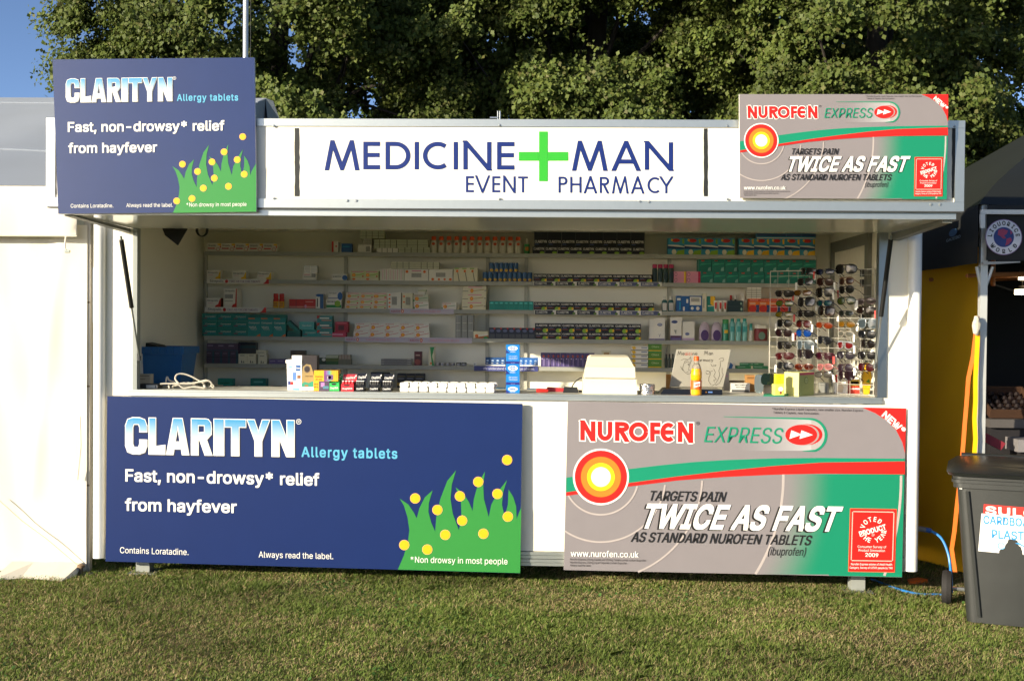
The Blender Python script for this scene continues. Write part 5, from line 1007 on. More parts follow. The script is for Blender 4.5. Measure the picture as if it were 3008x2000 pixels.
b = MB(); YP = c_('d8a818'); b.hexa([(q.x+w*a, .32+c, ZT) for a, c in ((-.6, 0), (.5, 0), (.5, .03), (-.6, .03))], [(q.x+w*a, .32+c, ZT+h*.55) for a, c in ((-1, -.005), (1, -.005), (1, .035), (-1, .035))], YP); b.hexa([(q.x+w*a, .32+c, ZT+h*.551) for a, c in ((-1, -.005), (1, -.005), (1, .035), (-1, .035))], [(q.x+w*a, .32+c, ZT+h) for a, c in ((-.4, .01), (.5, .01), (.5, .012), (-.4, .012))], YP)
b.poly([(q.x-w*.4, .312, ZT+h*.4), (q.x+w*.5, .312, ZT+h*.36), (q.x+w*.4, .312, ZT+h*.5)], c_('4a7a20')); tag(b.build('sweet_pouch', None, False, (q.x, .32, ZT)), 'tall yellow pouch low behind the sunglasses rack', 'pouch')
# ------------------------------------------------------------------ sunglasses rack
YRL, YRR = .62, .14; XRL = P(2262, 900, YRL).x; XRR = P(2572, 900, YRR).x
RK = Vector((XRR-XRL, YRR-YRL, 0)); RK.normalize(); RN = Vector((RK.y, -RK.x, 0)); RN = RN if RN.y < 0 else -RN
def PR(u, v, off=0):
    """photo pixel onto the plane of the rack"""
    o = Vector((XRL, YRL, 0))+RN*off; d = ray(u, v); c = Vector((CX, CY, CZ)); t = (o-c).dot(RN)/d.dot(RN); return c+d*t
WIRE = M('bdb9ae', .35, .05)
t = thing('sunglasses_rack', (XRL, YRL, ZT), 'white wire grid rack full of sunglasses', 'rack')
b = MB(); zt_ = PR(2264, 797).z
za = lambda u: zt_
for i, u in enumerate((2262, 2284, 2316, 2343, 2376, 2403, 2435, 2464, 2500, 2530, 2569)):
    p = PR(u, 900); b.tube([(p.x, p.y, ZT), (p.x, p.y, zt_)], .003 if i in (0, 10) else .0013, WIRE, 6)
pl_, pr_ = PR(2262, 900), PR(2569, 900)
for v in (797, 812, 842, 872, 902, 933, 962, 990, 1018, 1048, 1080, 1118, 1146):
    z = PR(2264, v).z
    if z < ZT: continue
    b.tube([(pl_.x, pl_.y+.004, z), (pr_.x, pr_.y+.004, z)], .003 if v == 797 else .0013, WIRE, 6)
b.build('wire_grid', t)
for x, y in ((pl_.x, pl_.y), (pr_.x, pr_.y)):
    bb = MB(); bb.box(x-.012, x+.012, y-.08, y+.08, ZT, ZT+.008, WIRE); bb.build('foot', t)
GSP = {}
def lensm(h): return M(h, .14, .15, 40, spec=.45, k=.32)
def glasses_parts(style, lens, frame):
    k = (style, lens, frame)
    if k in GSP: return GSP[k]
    LM, FM = lensm(lens), M(frame, .25, .1, 40); w, hh, curve = dict(wrap=(.066, .024, .022), round=(.056, .024, .014), big=(.068, .030, .018), thin=(.060, .018, .012))[style]
    def pt(x, z, off=0): return (x, -.0015-off+curve*(x/.07)**2, z)
    lenses = []
    for s in (-1, 1):
        b = MB(); n = 18; rim = []
        cxn = s*(w*.55+.006)
        for q in range(n):
            a = 2*math.pi*q/n; ex = .75 if style in ('wrap', 'big') else .9
            x = cxn+math.copysign(abs(math.cos(a))**ex, math.cos(a))*w*.5; z = math.copysign(abs(math.sin(a))**ex, math.sin(a))*hh*(1.0 if math.sin(a) < 0 or style != 'wrap' else .8)*(1-.18*s*(x-cxn)/w)
            rim.append((x, z))
        b.raw([pt(cxn, 0, .004)]+[pt(x, z, .001) for x, z in rim], [(0, 1+q, 1+(q+1) % n) for q in range(n)], LM); lenses.append(b)
    b = MB()
    for s in (-1, 1):
        cxn = s*(w*.55+.006); rim = []
        for q in range(15):
            a = 2*math.pi*q/14; ex = .75 if style in ('wrap', 'big') else .9
            x = cxn+math.copysign(abs(math.cos(a))**ex, math.cos(a))*w*.51; z = math.copysign(abs(math.sin(a))**ex, math.sin(a))*hh*1.03*(1.0 if math.sin(a) < 0 or style != 'wrap' else .8)*(1-.18*s*(x-cxn)/w)
            rim.append(pt(x, z))
        b.tube(rim, .0027, FM, 5)
        xo = s*(w*1.06+.006); b.tube([pt(xo*.97, .004), (xo*1.02, .015, .003), (xo*.99+.012, .05, -.018), (xo*.95+.026, .075, -.046)], .0026, FM, 5)
    top = hh*(.8 if style == 'wrap' else 1)*.92
    b.tube([pt(x*w*1.05, top*(1-.35*abs(x)**3)-.002*(abs(x) < .1), .002) for x in (-1, -.8, -.5, -.2, 0, .2, .5, .8, 1)], .0036 if style != 'thin' else .0022, FM, 5)
    b.tube([pt(-.008, .002), (0, -.001, .006), pt(.008, .002)], .0028, FM, 5)
    GSP[k] = (lenses, b); return GSP[k]
CARD = M('e8e4dc', .5); first = {}
rows_ = [
 [(570, 190, 'wrap', '1a1c24', '101010', 'dark wraparound'), (755, 198, 'thin', '1c2a5c', '202030', 'blue lens'), (960, 172, 'big', '2a2420', '201a16', 'large dark brown')],
 [(555, 300, 'round', '241c1c', '3a3a3a', 'dark round'), (755, 300, 'round', '5a2a20', '4a2a1a', 'brown lens'), (965, 290, 'round', '5a2c20', '8a6a50', 'reddish brown')],
 [(340, 415, 'wrap', '2c1816', '1a1412', 'dark wraparound'), (530, 410, 'thin', 'a06818', '5a3a10', 'amber tortoiseshell'), (745, 405, 'big', '241812', '181210', 'large dark shield'), (965, 378, 'round', '221c18', '181818', 'plain dark')],
 [(350, 515, 'thin', '8a9a28', '2a2a20', 'lime lens'), (555, 500, 'big', '1c1414', '181010', 'black and amber shield'), (745, 512, 'thin', '1a7a78', '20305a', 'turquoise lens'), (970, 488, 'round', '6a7a1c', '1c2a1c', 'olive green lens'), (1165, 495, 'thin', '7a6462', '8a7472', 'pale pink')],
 [(350, 625, 'thin', 'b09820', '3a3418', 'yellow lens'), (545, 615, 'wrap', '201616', '141010', 'black wraparound'), (755, 590, 'big', '3a1c10', '28140c', 'large brown shield'), (960, 615, 'thin', '1c241e', '303030', 'dark green'), (1160, 580, 'wrap', '281c16', '1a1210', 'dark brown wraparound')],
 [(345, 715, 'round', '241810', '201810', 'dark aviator'), (540, 720, 'round', '5a1a14', '2a1010', 'red brown'), (745, 735, 'thin', '9a3a10', '5a2a14', 'orange lens'), (970, 725, 'thin', '9a6a10', '4a3a10', 'amber lens'), (1185, 715, 'big', '5a6870', '70787c', 'large mirrored silver')],
 [(340, 810, 'round', '2a1216', '180e10', 'dark plum'), (540, 812, 'round', '0c50b0', '101c40', 'bright blue mirrored'), (960, 820, 'thin', '7a786c', '8a8478', 'clear lens'), (1175, 825, 'round', '181c22', '141418', 'black round')],
 [(345, 935, 'round', '1e1816', '141212', 'small black'), (545, 930, 'big', '5a6a74', '7a8286', 'silver mirrored shield'), (745, 885, 'round', '1a1c24', '141418', 'dark blue black'), (955, 932, 'round', '8a1418', '80868a', 'red lens silver framed'), (1175, 920, 'round', '221a18', '181414', 'shiny dark')],
 [(340, 1040, 'wrap', '5a1218', '401014', 'dark red wraparound'), (540, 1020, 'big', '241a20', '181418', 'large dark grey shield'), (745, 1040, 'wrap', '4a1024', '38101c', 'wine red wraparound'), (960, 1035, 'round', '3a3440', '1e1c20', 'smoky grey'), (1175, 1035, 'round', '1c1a1e', '161416', 'glossy black')],
 [(340, 1135, 'wrap', '14161c', '0e0f12', 'jet black wraparound'), (545, 1150, 'thin', '5a1c10', '6a3014', 'rusty brown'), (752, 1150, 'thin', 'c07a78', 'b06a68', 'rose pink'), (955, 1160, 'round', '3a2a38', '302028', 'purplish grey'), (1165, 1155, 'round', '5a1620', '301016', 'maroon lens')],
 [(740, 1228, 'thin', '6a665e', '2a2422', 'thin wire framed clear'), (950, 1235, 'big', '2e1624', '200f1a', 'large plum shield')]]
RNM = ['top', 'second', 'third', 'fourth', 'fifth', 'sixth', 'seventh', 'eighth', 'ninth', 'tenth', 'bottom']
ang = math.atan2(RN.x, -RN.y)
for ri, rw in enumerate(rows_):
    for ci, (x, y, st, lc, fc, ds) in enumerate(rw):
        q = PR(2200+x/3.41, 740+y/3.41, .022); lenses, fr = glasses_parts(st, lc, fc)
        t = thing('sunglasses', tuple(q), f'{ds} sunglasses in the {RNM[ri]} row of the rack', 'sunglasses', 'sunglasses on the wire rack')
        t.rotation_euler = (random.uniform(-.08, .12), random.uniform(-.06, .06), -ang*0+math.atan2(RK.y, RK.x)-.22+random.uniform(-.18, .18)); t.scale = (1.0, 1.0, 1.0)
        k = (st, lc, fc)
        if k not in first: first[k] = [l.build('lens', None, True, (0, 0, 0)) for l in lenses]+[fr.build('frame', None, True, (0, 0, 0))]; kids = first[k]
        else: kids = [o.copy() for o in first[k]]; [COL.objects.link(o) for o in kids]
        for o in kids: o.parent = t
        if (ri*7+ci*3) % 5 in (0, 2, 3):
            bb = MB(); s = -1 if (ri+ci) % 2 else 1; bb.box(s*.075-.008, s*.075+.008, .008, .009, -.052, -.002, CARD if (ri+2*ci) % 4 else c_('b83a34')); o = bb.build('price_tag', None, False, (0, 0, 0)); o.parent = t
# ------------------------------------------------------------------ left end: crate, cable, meter, hanging cloth
def PL(x, y, Y): return P(360+x/2.903, 640+y/2.903, Y)
CB = M('1e62a0', .4, .06, 20); Yc = .62
t = thing('storage_crate', tuple(PL(320, 1400, Yc)), 'blue plastic storage crate at the left end of the counter', 'crate')
tl, tr_, bl2, br = PL(125, 1160, Yc), PL(510, 1160, Yc), PL(165, 1452, Yc), PL(478, 1452, Yc); zb_ = min(bl2.z, br.z); 
b = MB(); d = .34
b.hexa([(bl2.x, Yc+.03, zb_), (br.x, Yc+.03, zb_), (br.x, Yc+d-.03, zb_), (bl2.x, Yc+d-.03, zb_)], [(tl.x, Yc, tl.z), (tr_.x, Yc, tl.z), (tr_.x, Yc+d, tl.z), (tl.x, Yc+d, tl.z)], CB); b.build('crate_body', t)
b = MB(); rt = PL(125, 1098, Yc).z; x0, x1 = tl.x-.02, tr_.x+.015
b.box(x0, x1, Yc-.018, Yc+.004, tl.z+.001, rt, CB); b.box(x0, x1, Yc+d-.004, Yc+d+.018, tl.z+.001, rt, CB); b.box(x0, x0+.02, Yc+.005, Yc+d-.005, tl.z+.001, rt, CB); b.box(x1-.02, x1, Yc+.005, Yc+d-.005, tl.z+.001, rt, CB)
for k in range(7): x = x0+(x1-x0)*(k+.5)/7; b.box(x-.004, x+.004, Yc-.026, Yc-.0185, tl.z+.004, rt-.004, CB)
b.build('crate_rim', t)
b = MB(); b.hexa([(x0+.03, Yc+.05, tl.z+.002), (x0+.2, Yc+.05, tl.z+.002), (x0+.2, Yc+.25, tl.z+.002), (x0+.03, Yc+.25, tl.z+.002)], [(x0+.04, Yc+.07, rt+.03), (x0+.13, Yc+.06, rt+.012), (x0+.15, Yc+.2, rt+.01), (x0+.05, Yc+.2, rt+.03)], BLACK); tag(b.build('folded_cloth', None, False, (x0+.1, Yc+.1, rt)), 'dark folded cloth on top of the blue crate', 'cloth')
# table the crate stands on
b = MB(); b.box(-XW+.06, tr_.x+.14, Yc-.03, Yc+d+.2, zb_-.03, zb_-.001, INWALL)
tt = tag(b.build('side_shelf', None, False, (tl.x, Yc, zb_)), 'white side shelf under the blue crate', 'shelf')
bb = MB(); bb.box(tr_.x+.09, tr_.x+.13, Yc+.05, Yc+.09, .301, zb_-.031, INWALL); bb.box(-XW+.07, -XW+.11, Yc+.05, Yc+.09, .301, zb_-.031, INWALL); bb.box(tr_.x+.09, tr_.x+.13, Yc+d+.1, Yc+d+.14, .301, zb_-.031, INWALL); bb.build('leg', tt)
q = PL(545, 1250, 1.1); b = carton(.125, .21, .1, c_('b8b098'), rc(10, 10, 80, 16, c_('8a846c'))); o = b.build('carton', None, False, (0, 0, 0)); o.location = (q.x, 1.1-.35, zb_); tag(o, 'beige carton standing beside the blue crate', 'carton')
q = PL(182, 1400, .3); b = carton(.09, .085, .06, c_('c0b8a8'), arts(rc(10, 10, 90, 18, c_('8a8478')), rc(10, 36, 60, 42, c_('8a8478')))); o = b.build('carton', None, False, (0, 0, 0)); o.location = (q.x, .3, ZT); tag(o, 'little beige box on the counter in front of the crate', 'carton')
q = PL(237, 1450, .12); b = MB(); b.box(q.x-.075, q.x+.055, .1, .2, ZT, ZT+.03, M('2c2c2c', .4)); b.box(q.x-.02, q.x+.055, .0965, .099, ZT+.003, ZT+.024, M('b8b4ac', .4)); b.box(q.x+.04, q.x+.045, .094, .096, ZT+.006, ZT+.02, BLACK); tag(b.build('card_reader', None, False, (q.x, .1, ZT)), 'flat dark and grey electronic unit at the left counter end', 'device')
b = MB(); CAB = M('c9c2b2', .4)
loop = [[(320, 1415), (380, 1412), (470, 1418), (520, 1450), (600, 1440), (700, 1448), (690, 1425)], [(400, 1455), (395, 1425), (440, 1410), (560, 1412), (680, 1395), (740, 1390), (760, 1420), (740, 1445)], [(480, 1412), (450, 1375), (460, 1340), (500, 1328), (560, 1340), (640, 1380), (700, 1420), (690, 1450)], [(430, 1450), (440, 1430), (560, 1425), (700, 1385), (750, 1400), (785, 1445), (760, 1440)], [(500, 1455), (480, 1420), (560, 1405), (650, 1440), (720, 1450)], [(370, 1400), (380, 1355), (400, 1385), (470, 1405)]]
for k, lp in enumerate(loop):
    ps = [PL(x, y, .06+.02*k+.01*i) for i, (x, y) in enumerate(lp)]; ps = [Vector((p.x, p.y, max(p.z, ZT+.006))) for p in ps]
    fine = []
    for i in range(len(ps)-1):
        p0, p1, p2, p3 = ps[max(i-1, 0)], ps[i], ps[i+1], ps[min(i+2, len(ps)-1)]
        for j in range(5):
            s = j/5; fine.append(.5*((2*p1)+(p2-p0)*s+(2*p0-5*p1+4*p2-p3)*s*s+(3*p1-p0-3*p2+p3)*s**3))
    b.tube(fine+[ps[-1]], .0055, CAB, 6)
tag(b.build('coiled_cable', None, True, (PL(500, 1450, .08).x, .08, ZT)), 'loosely coiled pale cable on the left of the counter', 'cable')
b = MB(); Yh = .35; w = [PL(x, y, Yh) for x, y in ((325, 60), (552, 60), (550, 97), (470, 235), (362, 150), (340, 97))]; b.hexa(w, [p+Vector((0, .012, 0)) for p in w], BLACK)
tag(b.build('hanging_cloth', None, False, w[0]), 'black pointed cloth hanging at the upper left of the hatch', 'cloth')
b = MB(); n = 24; c0 = PL(676, 120, Yh); A, B = [], []
for k in range(n):
    a = 2*math.pi*k/n; ro, rz_ = .074*.36*2.4/2.4, 0
    o_ = (c0.x+.0705*math.cos(a)*.62*1.0, c0.z+.012+.068*math.sin(a)*.66); iw = .62 if abs(math.cos(a)) > .5 else .86
    A.append(o_); B.append((c0.x+(o_[0]-c0.x)*iw, c0.z+.012+(o_[1]-c0.z-.012)*.86))
for k in range(n):
    j = (k+1) % n; b.hexa([(A[k][0], Yh, A[k][1]), (A[j][0], Yh, A[j][1]), (B[j][0], Yh, B[j][1]), (B[k][0], Yh, B[k][1])], [(A[k][0], Yh+.012, A[k][1]), (A[j][0], Yh+.012, A[j][1]), (B[j][0], Yh+.012, B[j][1]), (B[k][0], Yh+.012, B[k][1])], BLACK)
tag(b.build('tape_roll', None, True, (c0.x, Yh, c0.z)), 'black ring hanging under the hatch beside the pointed cloth', 'ring')
# ------------------------------------------------------------------ flag pole behind the kiosk
b = MB(); a, c = P(722, 170, 2.5), P(722, -60, 2.5); x = (a.x+c.x)/2; b.tube([(x, 2.5, -.05), (x, 2.5, 8)], .024, M('b4b6b4', .35, .1, 30, metal=.6), 14)
o = tag(b.build('steel_pole', None, True, (x, 2.5, 0)), 'tall galvanised pole rising behind the upper navy board', 'pole'); b = MB(); b.lathe((x, 2.5, 8.001), [(.028, 0, STEEL), (.03, .03, STEEL), (.01, .06, STEEL)], 12); b.build('pole_cap', o); b = MB(); b.tube([(x+.045, 2.49, 1), (x+.045, 2.49, 7.9)], .002, DKG, 5); b.build('halyard', o)
# ------------------------------------------------------------------ white marquee on the left
def fabric(name, h, rough=.6, tl=.25):
    mt = bpy.data.materials.new(name); mt.use_nodes = True; n = mt.node_tree; bs = n.nodes['Principled BSDF']; c = lin(h)
    tc = n.nodes.new('ShaderNodeTexCoord'); nz = n.nodes.new('ShaderNodeTexNoise'); nz.inputs['Scale'].default_value = 1.7; nz.inputs['Detail'].default_value = 7; n.links.new(tc.outputs['Object'], nz.inputs['Vector'])
    cr = n.nodes.new('ShaderNodeValToRGB'); cr.color_ramp.elements[0].position = .3; cr.color_ramp.elements[1].position = .62
    cr.color_ramp.elements[0].color = (c[0]*.96, c[1]*.955, c[2]*.94, 1); cr.color_ramp.elements[1].color = (*c, 1); n.links.new(nz.outputs['Fac'], cr.inputs[0]); n.links.new(cr.outputs[0], bs.inputs['Base Color']); bs.inputs['Roughness'].default_value = rough
    bp = n.nodes.new('ShaderNodeBump'); bp.inputs['Strength'].default_value = .12; bp.inputs['Distance'].default_value = .03; n.links.new(nz.outputs['Fac'], bp.inputs['Height']); n.links.new(bp.outputs[0], bs.inputs['Normal'])
    return mt
PVC = fabric('marquee_pvc', 'd5cfc1'); PVR = fabric('marquee_roof_pvc', 'a0a6ad', .5)
mx1 = P(252, 1200, 0).x; mx0 = -7.5
MQ = thing('marquee', (mx1-2, .0, 0), 'white PVC marquee with a grey roof at the left', 'marquee')
def sheet(name, parent, fn, nu, nv, mat, smooth=True):
    b = MB(); vs = [fn(i/nu, j/nv) for j in range(nv+1) for i in range(nu+1)]
    b.raw(vs, [(j*(nu+1)+i, j*(nu+1)+i+1, (j+1)*(nu+1)+i+1, (j+1)*(nu+1)+i) for j in range(nv) for i in range(nu)], mat); return b.build(name, parent, smooth)
wr = lambda x, z: .006*math.sin(x*9+2*math.sin(z*2.1))*math.sin(z*1.7+.4)+.003*math.sin(x*23+z*5)+.012*math.exp(-((x-mx1+.18+.12*(2.1-z))/.05)**2)*(z > .5)
sheet('front_wall', MQ, lambda s, t: (mx0+(mx1-mx0)*s, .02-wr(mx0+(mx1-mx0)*s, 2.25*t), -.02+2.28*t), 140, 40, PVC)
zv0, zv1 = P(100, 692, -.07).z, P(100, 546, -.07).z
sheet('valance', MQ, lambda s, t: (mx0+(mx1+.0-mx0)*s-.035*(t < .5 and s > .999), -.07-.012*math.sin(s*60)*(1-t), zv0+(zv1-zv0)*t+.01*math.sin(s*26)*(1-t)), 120, 6, PVC)
b = MB(); b.tube([(mx0, -.08, zv0-.002), (mx1-.03, -.08, zv0-.002)], .006, M('cfc8b4', .6), 6); b.build('valance_hem', MQ)
yr = 4.0; zr = P(60, 287, yr).z; xr1 = P(780, 281, yr).x
def roof(s, t):
    x1 = mx1+.01+(xr1-mx1)*t; y = -.075+(yr+.075)*t; z = zv1+(zr-zv1)*t-.05*math.sin(math.pi*t)-.012*math.sin(math.pi*t)*math.cos(s*22)
    return (mx0+(x1-mx0)*s, y, z)
sheet('roof_front', MQ, roof, 60, 16, PVR)
b = MB(); e = [(xr1, yr, zr), (P(806, 300, yr+.5).x, yr+.45, P(806, 300, yr+.5).z), (P(822, 352, yr+1.0).x, yr+1.0, P(822, 352, yr+1).z), (P(826, 420, yr+1.3).x, yr+1.3, 2.3), (xr1-.3, yr+3.5, 2.3), (mx0, yr+4.0, 2.3), (mx0, yr, zr)]
b.raw(e, [(0, 1, 2), (0, 2, 3), (0, 3, 4), (0, 4, 5, 6)], PVR); b.build('roof_back', MQ)
b = MB(); b.poly([(mx1+.01, -.075, zv1), (xr1, yr, zr), e[1], e[2], e[3], (P(826, 420, yr+1.3).x, yr+1.3, 0), (mx1+.0, 2.3, 0), (mx1+.0, 2.3, 2.3)], PVR); b.build('gable_wall', MQ)
seam = M('98a0aa', .5)
b = MB()
for t in (.36, .93):
    for k in range(59): 
        p, q = Vector(roof(k/59, t)), Vector(roof((k+1)/59, t)); b.tube([p+Vector((0, -.003, .004)), q+Vector((0, -.003, .004))], .006, seam, 4)
b.build('roof_seam', MQ)
POST = M('b9b2a6', .45, .15, 12, metal=.35)
b = MB(); xp = P(262, 1300, .05).x; b.box(xp-.028, xp+.012, .03, .075, gz(xp)+.013, zv0+.25, POST)
for z in (1.2, .55, 1.75): b.box(xp-.028, xp+.012, .028, .0295, z, z+.012, M('6a5a48', .7, .3))
b.build('corner_post', MQ)
b = MB(); q = G(235, 1688); g = gz(xp); b.box(xp-.11, xp+.05, -.03, .1, g+.004, g+.012, GREY); b.tube([(xp-.17, .0, g+.035), (xp-.03, .02, g+.035)], .016, STEEL, 10); b.build('base_plate', MQ)
b = MB(); q = G(238, 1692); g = q.z; b.tube([(q.x, q.y, g-.1), (q.x, q.y, g+.06)], .012, M('6a5640', .8, .3), 10); b.lathe((q.x, q.y, g+.06), [(.024, 0, M('7a6248', .8, .3)), (.024, .014, M('7a6248', .8, .3)), (.012, .02, M('7a6248', .8, .3))], 12); tag(b.build('tent_peg', None, True, (q.x, q.y, g)), 'rusty round-headed tent peg at the marquee corner', 'tent peg')
b = MB(); c1, c2 = P(-10, 1462, -.03), P(238, 1668, -.03); b.tube([c1, c1.lerp(c2, .3)+Vector((0, 0, -.012)), c1.lerp(c2, .6)+Vector((0, 0, .004)), c2], .003, M('bdb4a0', .7), 6); b.build('wall_cord', MQ)
sk0 = [G(x, y) for x, y in ((-30, 1712), (60, 1703), (135, 1708), (180, 1712), (225, 1696))]
b = MB()
for k in range(4):
    p, q = sk0[k], sk0[k+1]; b.poly([p+Vector((0, 0, .012)), q+Vector((0, 0, .012)), (q.x, .01, .05), (p.x, .01, .05)], PVC)
b.build('ground_skirt', MQ)
b = MB(); q = P(192, 700, -.09); b.tube([(q.x, -.085, q.z+.01), (q.x-.004, -.09, q.z-.06), (q.x+.01, -.085, q.z-.09)], .006, M('d8d2c4', .6), 6); b.tube([(q.x+.0, -.09, q.z-.085), (q.x+.03, -.09, q.z-.085)], .01, M('a8b0a8', .5), 8); q2 = P(230, 1228, -.02); b.tube([(q2.x+.01, -.02, q2.z+.01), (q2.x+.02, -.03, q2.z-.18), (q2.x-.005, -.02, q2.z-.4)], .006, M('d8d2c4', .6), 6); b.build('tie_strap', MQ)
# ------------------------------------------------------------------ black gazebo stall on the right
BLKF = fabric('black_canvas', '1c1d1c', .75); YELF = fabric('yellow_canvas', 'f5ba10', .6); DGF = fabric('charcoal_roof', '1f211e', .45)
GZ = thing('gazebo_stall', (P(2886, 1300, 0).x, 0, 0), 'black gazebo stall with a yellow side wall and round logo sign', 'stall')
xp = P(2886, 900, 0).x; zE = P(2886, 612, 0).z; D = 3.0; Wd = 3.2; zP = 3.55
ALP = M('c2c4c0', .3, .05, 20, metal=.3)
for k, (x, y) in enumerate(((xp, 0), (xp, D), (xp+Wd, 0), (xp+Wd, D))):
    b = MB(); g = gz(x); b.box(x-.022, x+.022, y-.022, y+.022, g+.02, zE+.02, ALP); o = b.build('pole', GZ)
    b = MB(); b.box(x-.06, x+.06, y-.06, y+.06, g+.001, g+.02, GREY); b.build('foot_plate', o)
cx_, cy_ = xp+Wd/2, D/2
def canopy_pt(s, t, side):
    c = [(xp-.05, -.05), (xp+Wd+.05, -.05), (xp+Wd+.05, D+.05), (xp-.05, D+.05)]; a, q = c[side], c[(side+1) % 4]
    x, y = a[0]+(q[0]-a[0])*s, a[1]+(q[1]-a[1])*s; z = zE+.02-.03*math.sin(math.pi*s)
    return (x+(cx_-x)*t, y+(cy_-y)*t, z+(zP-z)*t**.82*1.0-.04*math.sin(math.pi*t)*(1+.6*math.sin(math.pi*s)))
b = MB(); nu, nv = 16, 12
for side in range(4):
    vs = [canopy_pt(i/nu, j/nv, side) for j in range(nv+1) for i in range(nu+1)]; b.raw(vs, [(j*(nu+1)+i, j*(nu+1)+i+1, (j+1)*(nu+1)+i+1, (j+1)*(nu+1)+i) for j in range(nv) for i in range(nu)], DGF)
b.build('canopy', GZ, True)
zv = P(2886, 775, 0).z
sheet('side_valance', GZ, lambda s, t: (xp-.052-.012*math.sin(s*24)*(1-t), -.05+(D+.1)*s, zv+(zE+.018-zv)*t-.03*math.sin(math.pi*s)*t), 40, 5, BLKF)
sheet('front_valance', GZ, lambda s, t: (xp-.0+(Wd+.05)*s, -.055-.008*math.sin(s*20)*(1-t), zv+.02+(zE-zv-.005)*t), 40, 5, BLKF)
sheet('back_valance', GZ, lambda s, t: (xp-.05+(Wd+.1)*s, D+.05, zv+(zE-zv)*t), 20, 3, BLKF)
wa, wb = P(2886, 1200, .6), P(2655, 1200, 1.35)
sheet('side_wall', GZ, lambda s, t: (wa.x+(wb.x-wa.x)*s-.02*math.sin(t*17+s*3)*(.5+.5*math.sin(s*9)), wa.y+(wb.y-wa.y)*s, -.07+(zv+.22)*t), 30, 60, YELF)
sheet('back_wall', GZ, lambda s, t: (xp+Wd*s, D-.02-.02*math.sin(s*18), -.08+(zv+.2)*t), 30, 6, BLKF)
sheet('far_wall', GZ, lambda s, t: (xp+Wd-.03, .03+(D-.06)*s, -.08+(zv+.2)*t), 10, 6, BLKF)
WT = M('e4e2da', .35)
b = MB(); z1, z0 = P(2900, 624, -.07).z, P(2900, 773, -.07).z
b.box(xp-.045, xp+Wd, -.085, -.06, z1-.012, z1+.016, WT); b.hexa([(xp-.045, -.085, z1-.10), (xp-.02, -.085, z1-.10), (xp-.02, -.06, z1-.10), (xp-.045, -.06, z1-.10)], [(xp-.05, -.085, z1-.013), (xp-.022, -.085, z1-.013), (xp-.022, -.06, z1-.013), (xp-.05, -.06, z1-.013)], WT)
b.hexa([(xp-.03, -.085, z0-.012), (xp+.20, -.085, z0+.004), (xp+.20, -.065, z0+.004), (xp-.03, -.065, z0-.012)], [(xp-.03, -.085, z0+.008), (xp+.20, -.085, z0+.012), (xp+.20, -.065, z0+.012), (xp-.03, -.065, z0+.008)], M('9a9c9a', .4)); b.build('sign_rail', GZ)
b = MB()
for s in (-1, 1): b.tube([(xp+.0, -.0, z0-.2), (xp+s*(.06 if s > 0 else .04), -.0, z0-.02)], .011, ALP, 8)
b.build('corner_brace', GZ)
# round logo
fb = PlaneFace(-.075)
b = MB(); lx, ly = 2948, 697
fb.ell(b, lx, ly, 54, 52.5, M('8a6a9a', .5), .002, 40); fb.ell(b, lx, ly, 52, 50.5, M('d6d6de', .5), .003, 40); fb.ell(b, lx, ly, 30, 29.5, M('2c3c7c', .5), .004, 32)
for pts in ([(2932, 676), (2945, 672), (2960, 678), (2956, 688), (2948, 692), (2955, 700), (2946, 702), (2938, 694), (2930, 690)], [(2956, 702), (2968, 698), (2972, 706), (2962, 718), (2952, 722), (2955, 712)], [(2966, 676), (2974, 684), (2968, 690)]): fb.poly(b, pts, M('a03a5c', .5), .005)
K1 = M('1a1a1e', .5)
fb.arctext(b, 'LIQUORICE', lx, ly, 35, -82, 82, 12.5, K1, .005, .03, wide=.9); fb.arctext(b, 'WORLD', lx, ly, 35, 232, 128, 12.5, K1, .005, .03, inward=True, wide=.95); b.build('logo_badge', GZ)
b = MB(); q = P(2838, 692, .35)
fs_ = Face([(0, 0), (100, 0), (100, 100), (0, 100)], [(xp-.068, .55, q.z+.05), (xp-.068, .2, q.z+.07), (xp-.068, .2, q.z-.03), (xp-.068, .55, q.z-.045)]); fs_.n = Vector((-1, 0, 0))
fs_.ell(b, 50, 40, 24, 26, M('3a5a78', .5), .002); fs_.text(b, 'GAZEBO', 12, 92, 92, 92, 20, M('8a98a0', .5), .002, .03); b.build('maker_label', GZ)
b = MB(); SB = M('a86a3a', .5, .1, 20); zz = P(2925, 825, 1.2).z
for x0_, y0_, x1_, y1_ in ((0, .05, Wd/2, D*.5), (Wd/2, D*.5, Wd, .05), (0, D-.05, Wd/2, D*.5), (0, .3, Wd/2, 1.1), (0, 1.1, Wd/2, .3)):
    b.tube([(xp+x0_, y0_, zz), (xp+x1_, y1_, zz+.08)], .014, SB, 6)
b.tube([(xp+.35, .8, zz-.05), (xp+.35, .8, zz+.35)], .016, SB, 6); b.build('scissor_frame', GZ)
for u, v, w_, h_, nm in ((3008, 802, 24, 40, 'upper'), (3003, 852, 34, 26, 'lower')):
    q = P(u, v, .9); b = MB(); s = FPX/(.9-CY); LMP = M('ffe2b0', .4, .02, 5, emit=6)
    b.lathe((q.x, .9, q.z-h_/s/2), [(w_/s*.62, 0, LMP), (w_/s*.62, h_/s*.55, LMP), (w_/s*.55, h_/s*.56, BLACK), (w_/s*.3, h_/s, BLACK)], 18)
    o = tag(b.build('stall_lamp', None, True, (q.x, .9, q.z)), f'{nm} glowing lamp hanging inside the black stall', 'lamp', 'lamps inside the stall'); bb = MB(); bb.tube([(q.x, .9, q.z+h_/s/2), (q.x, .9, zz+.12)], .005, BLACK, 6); bb.build('lamp_cable', o)
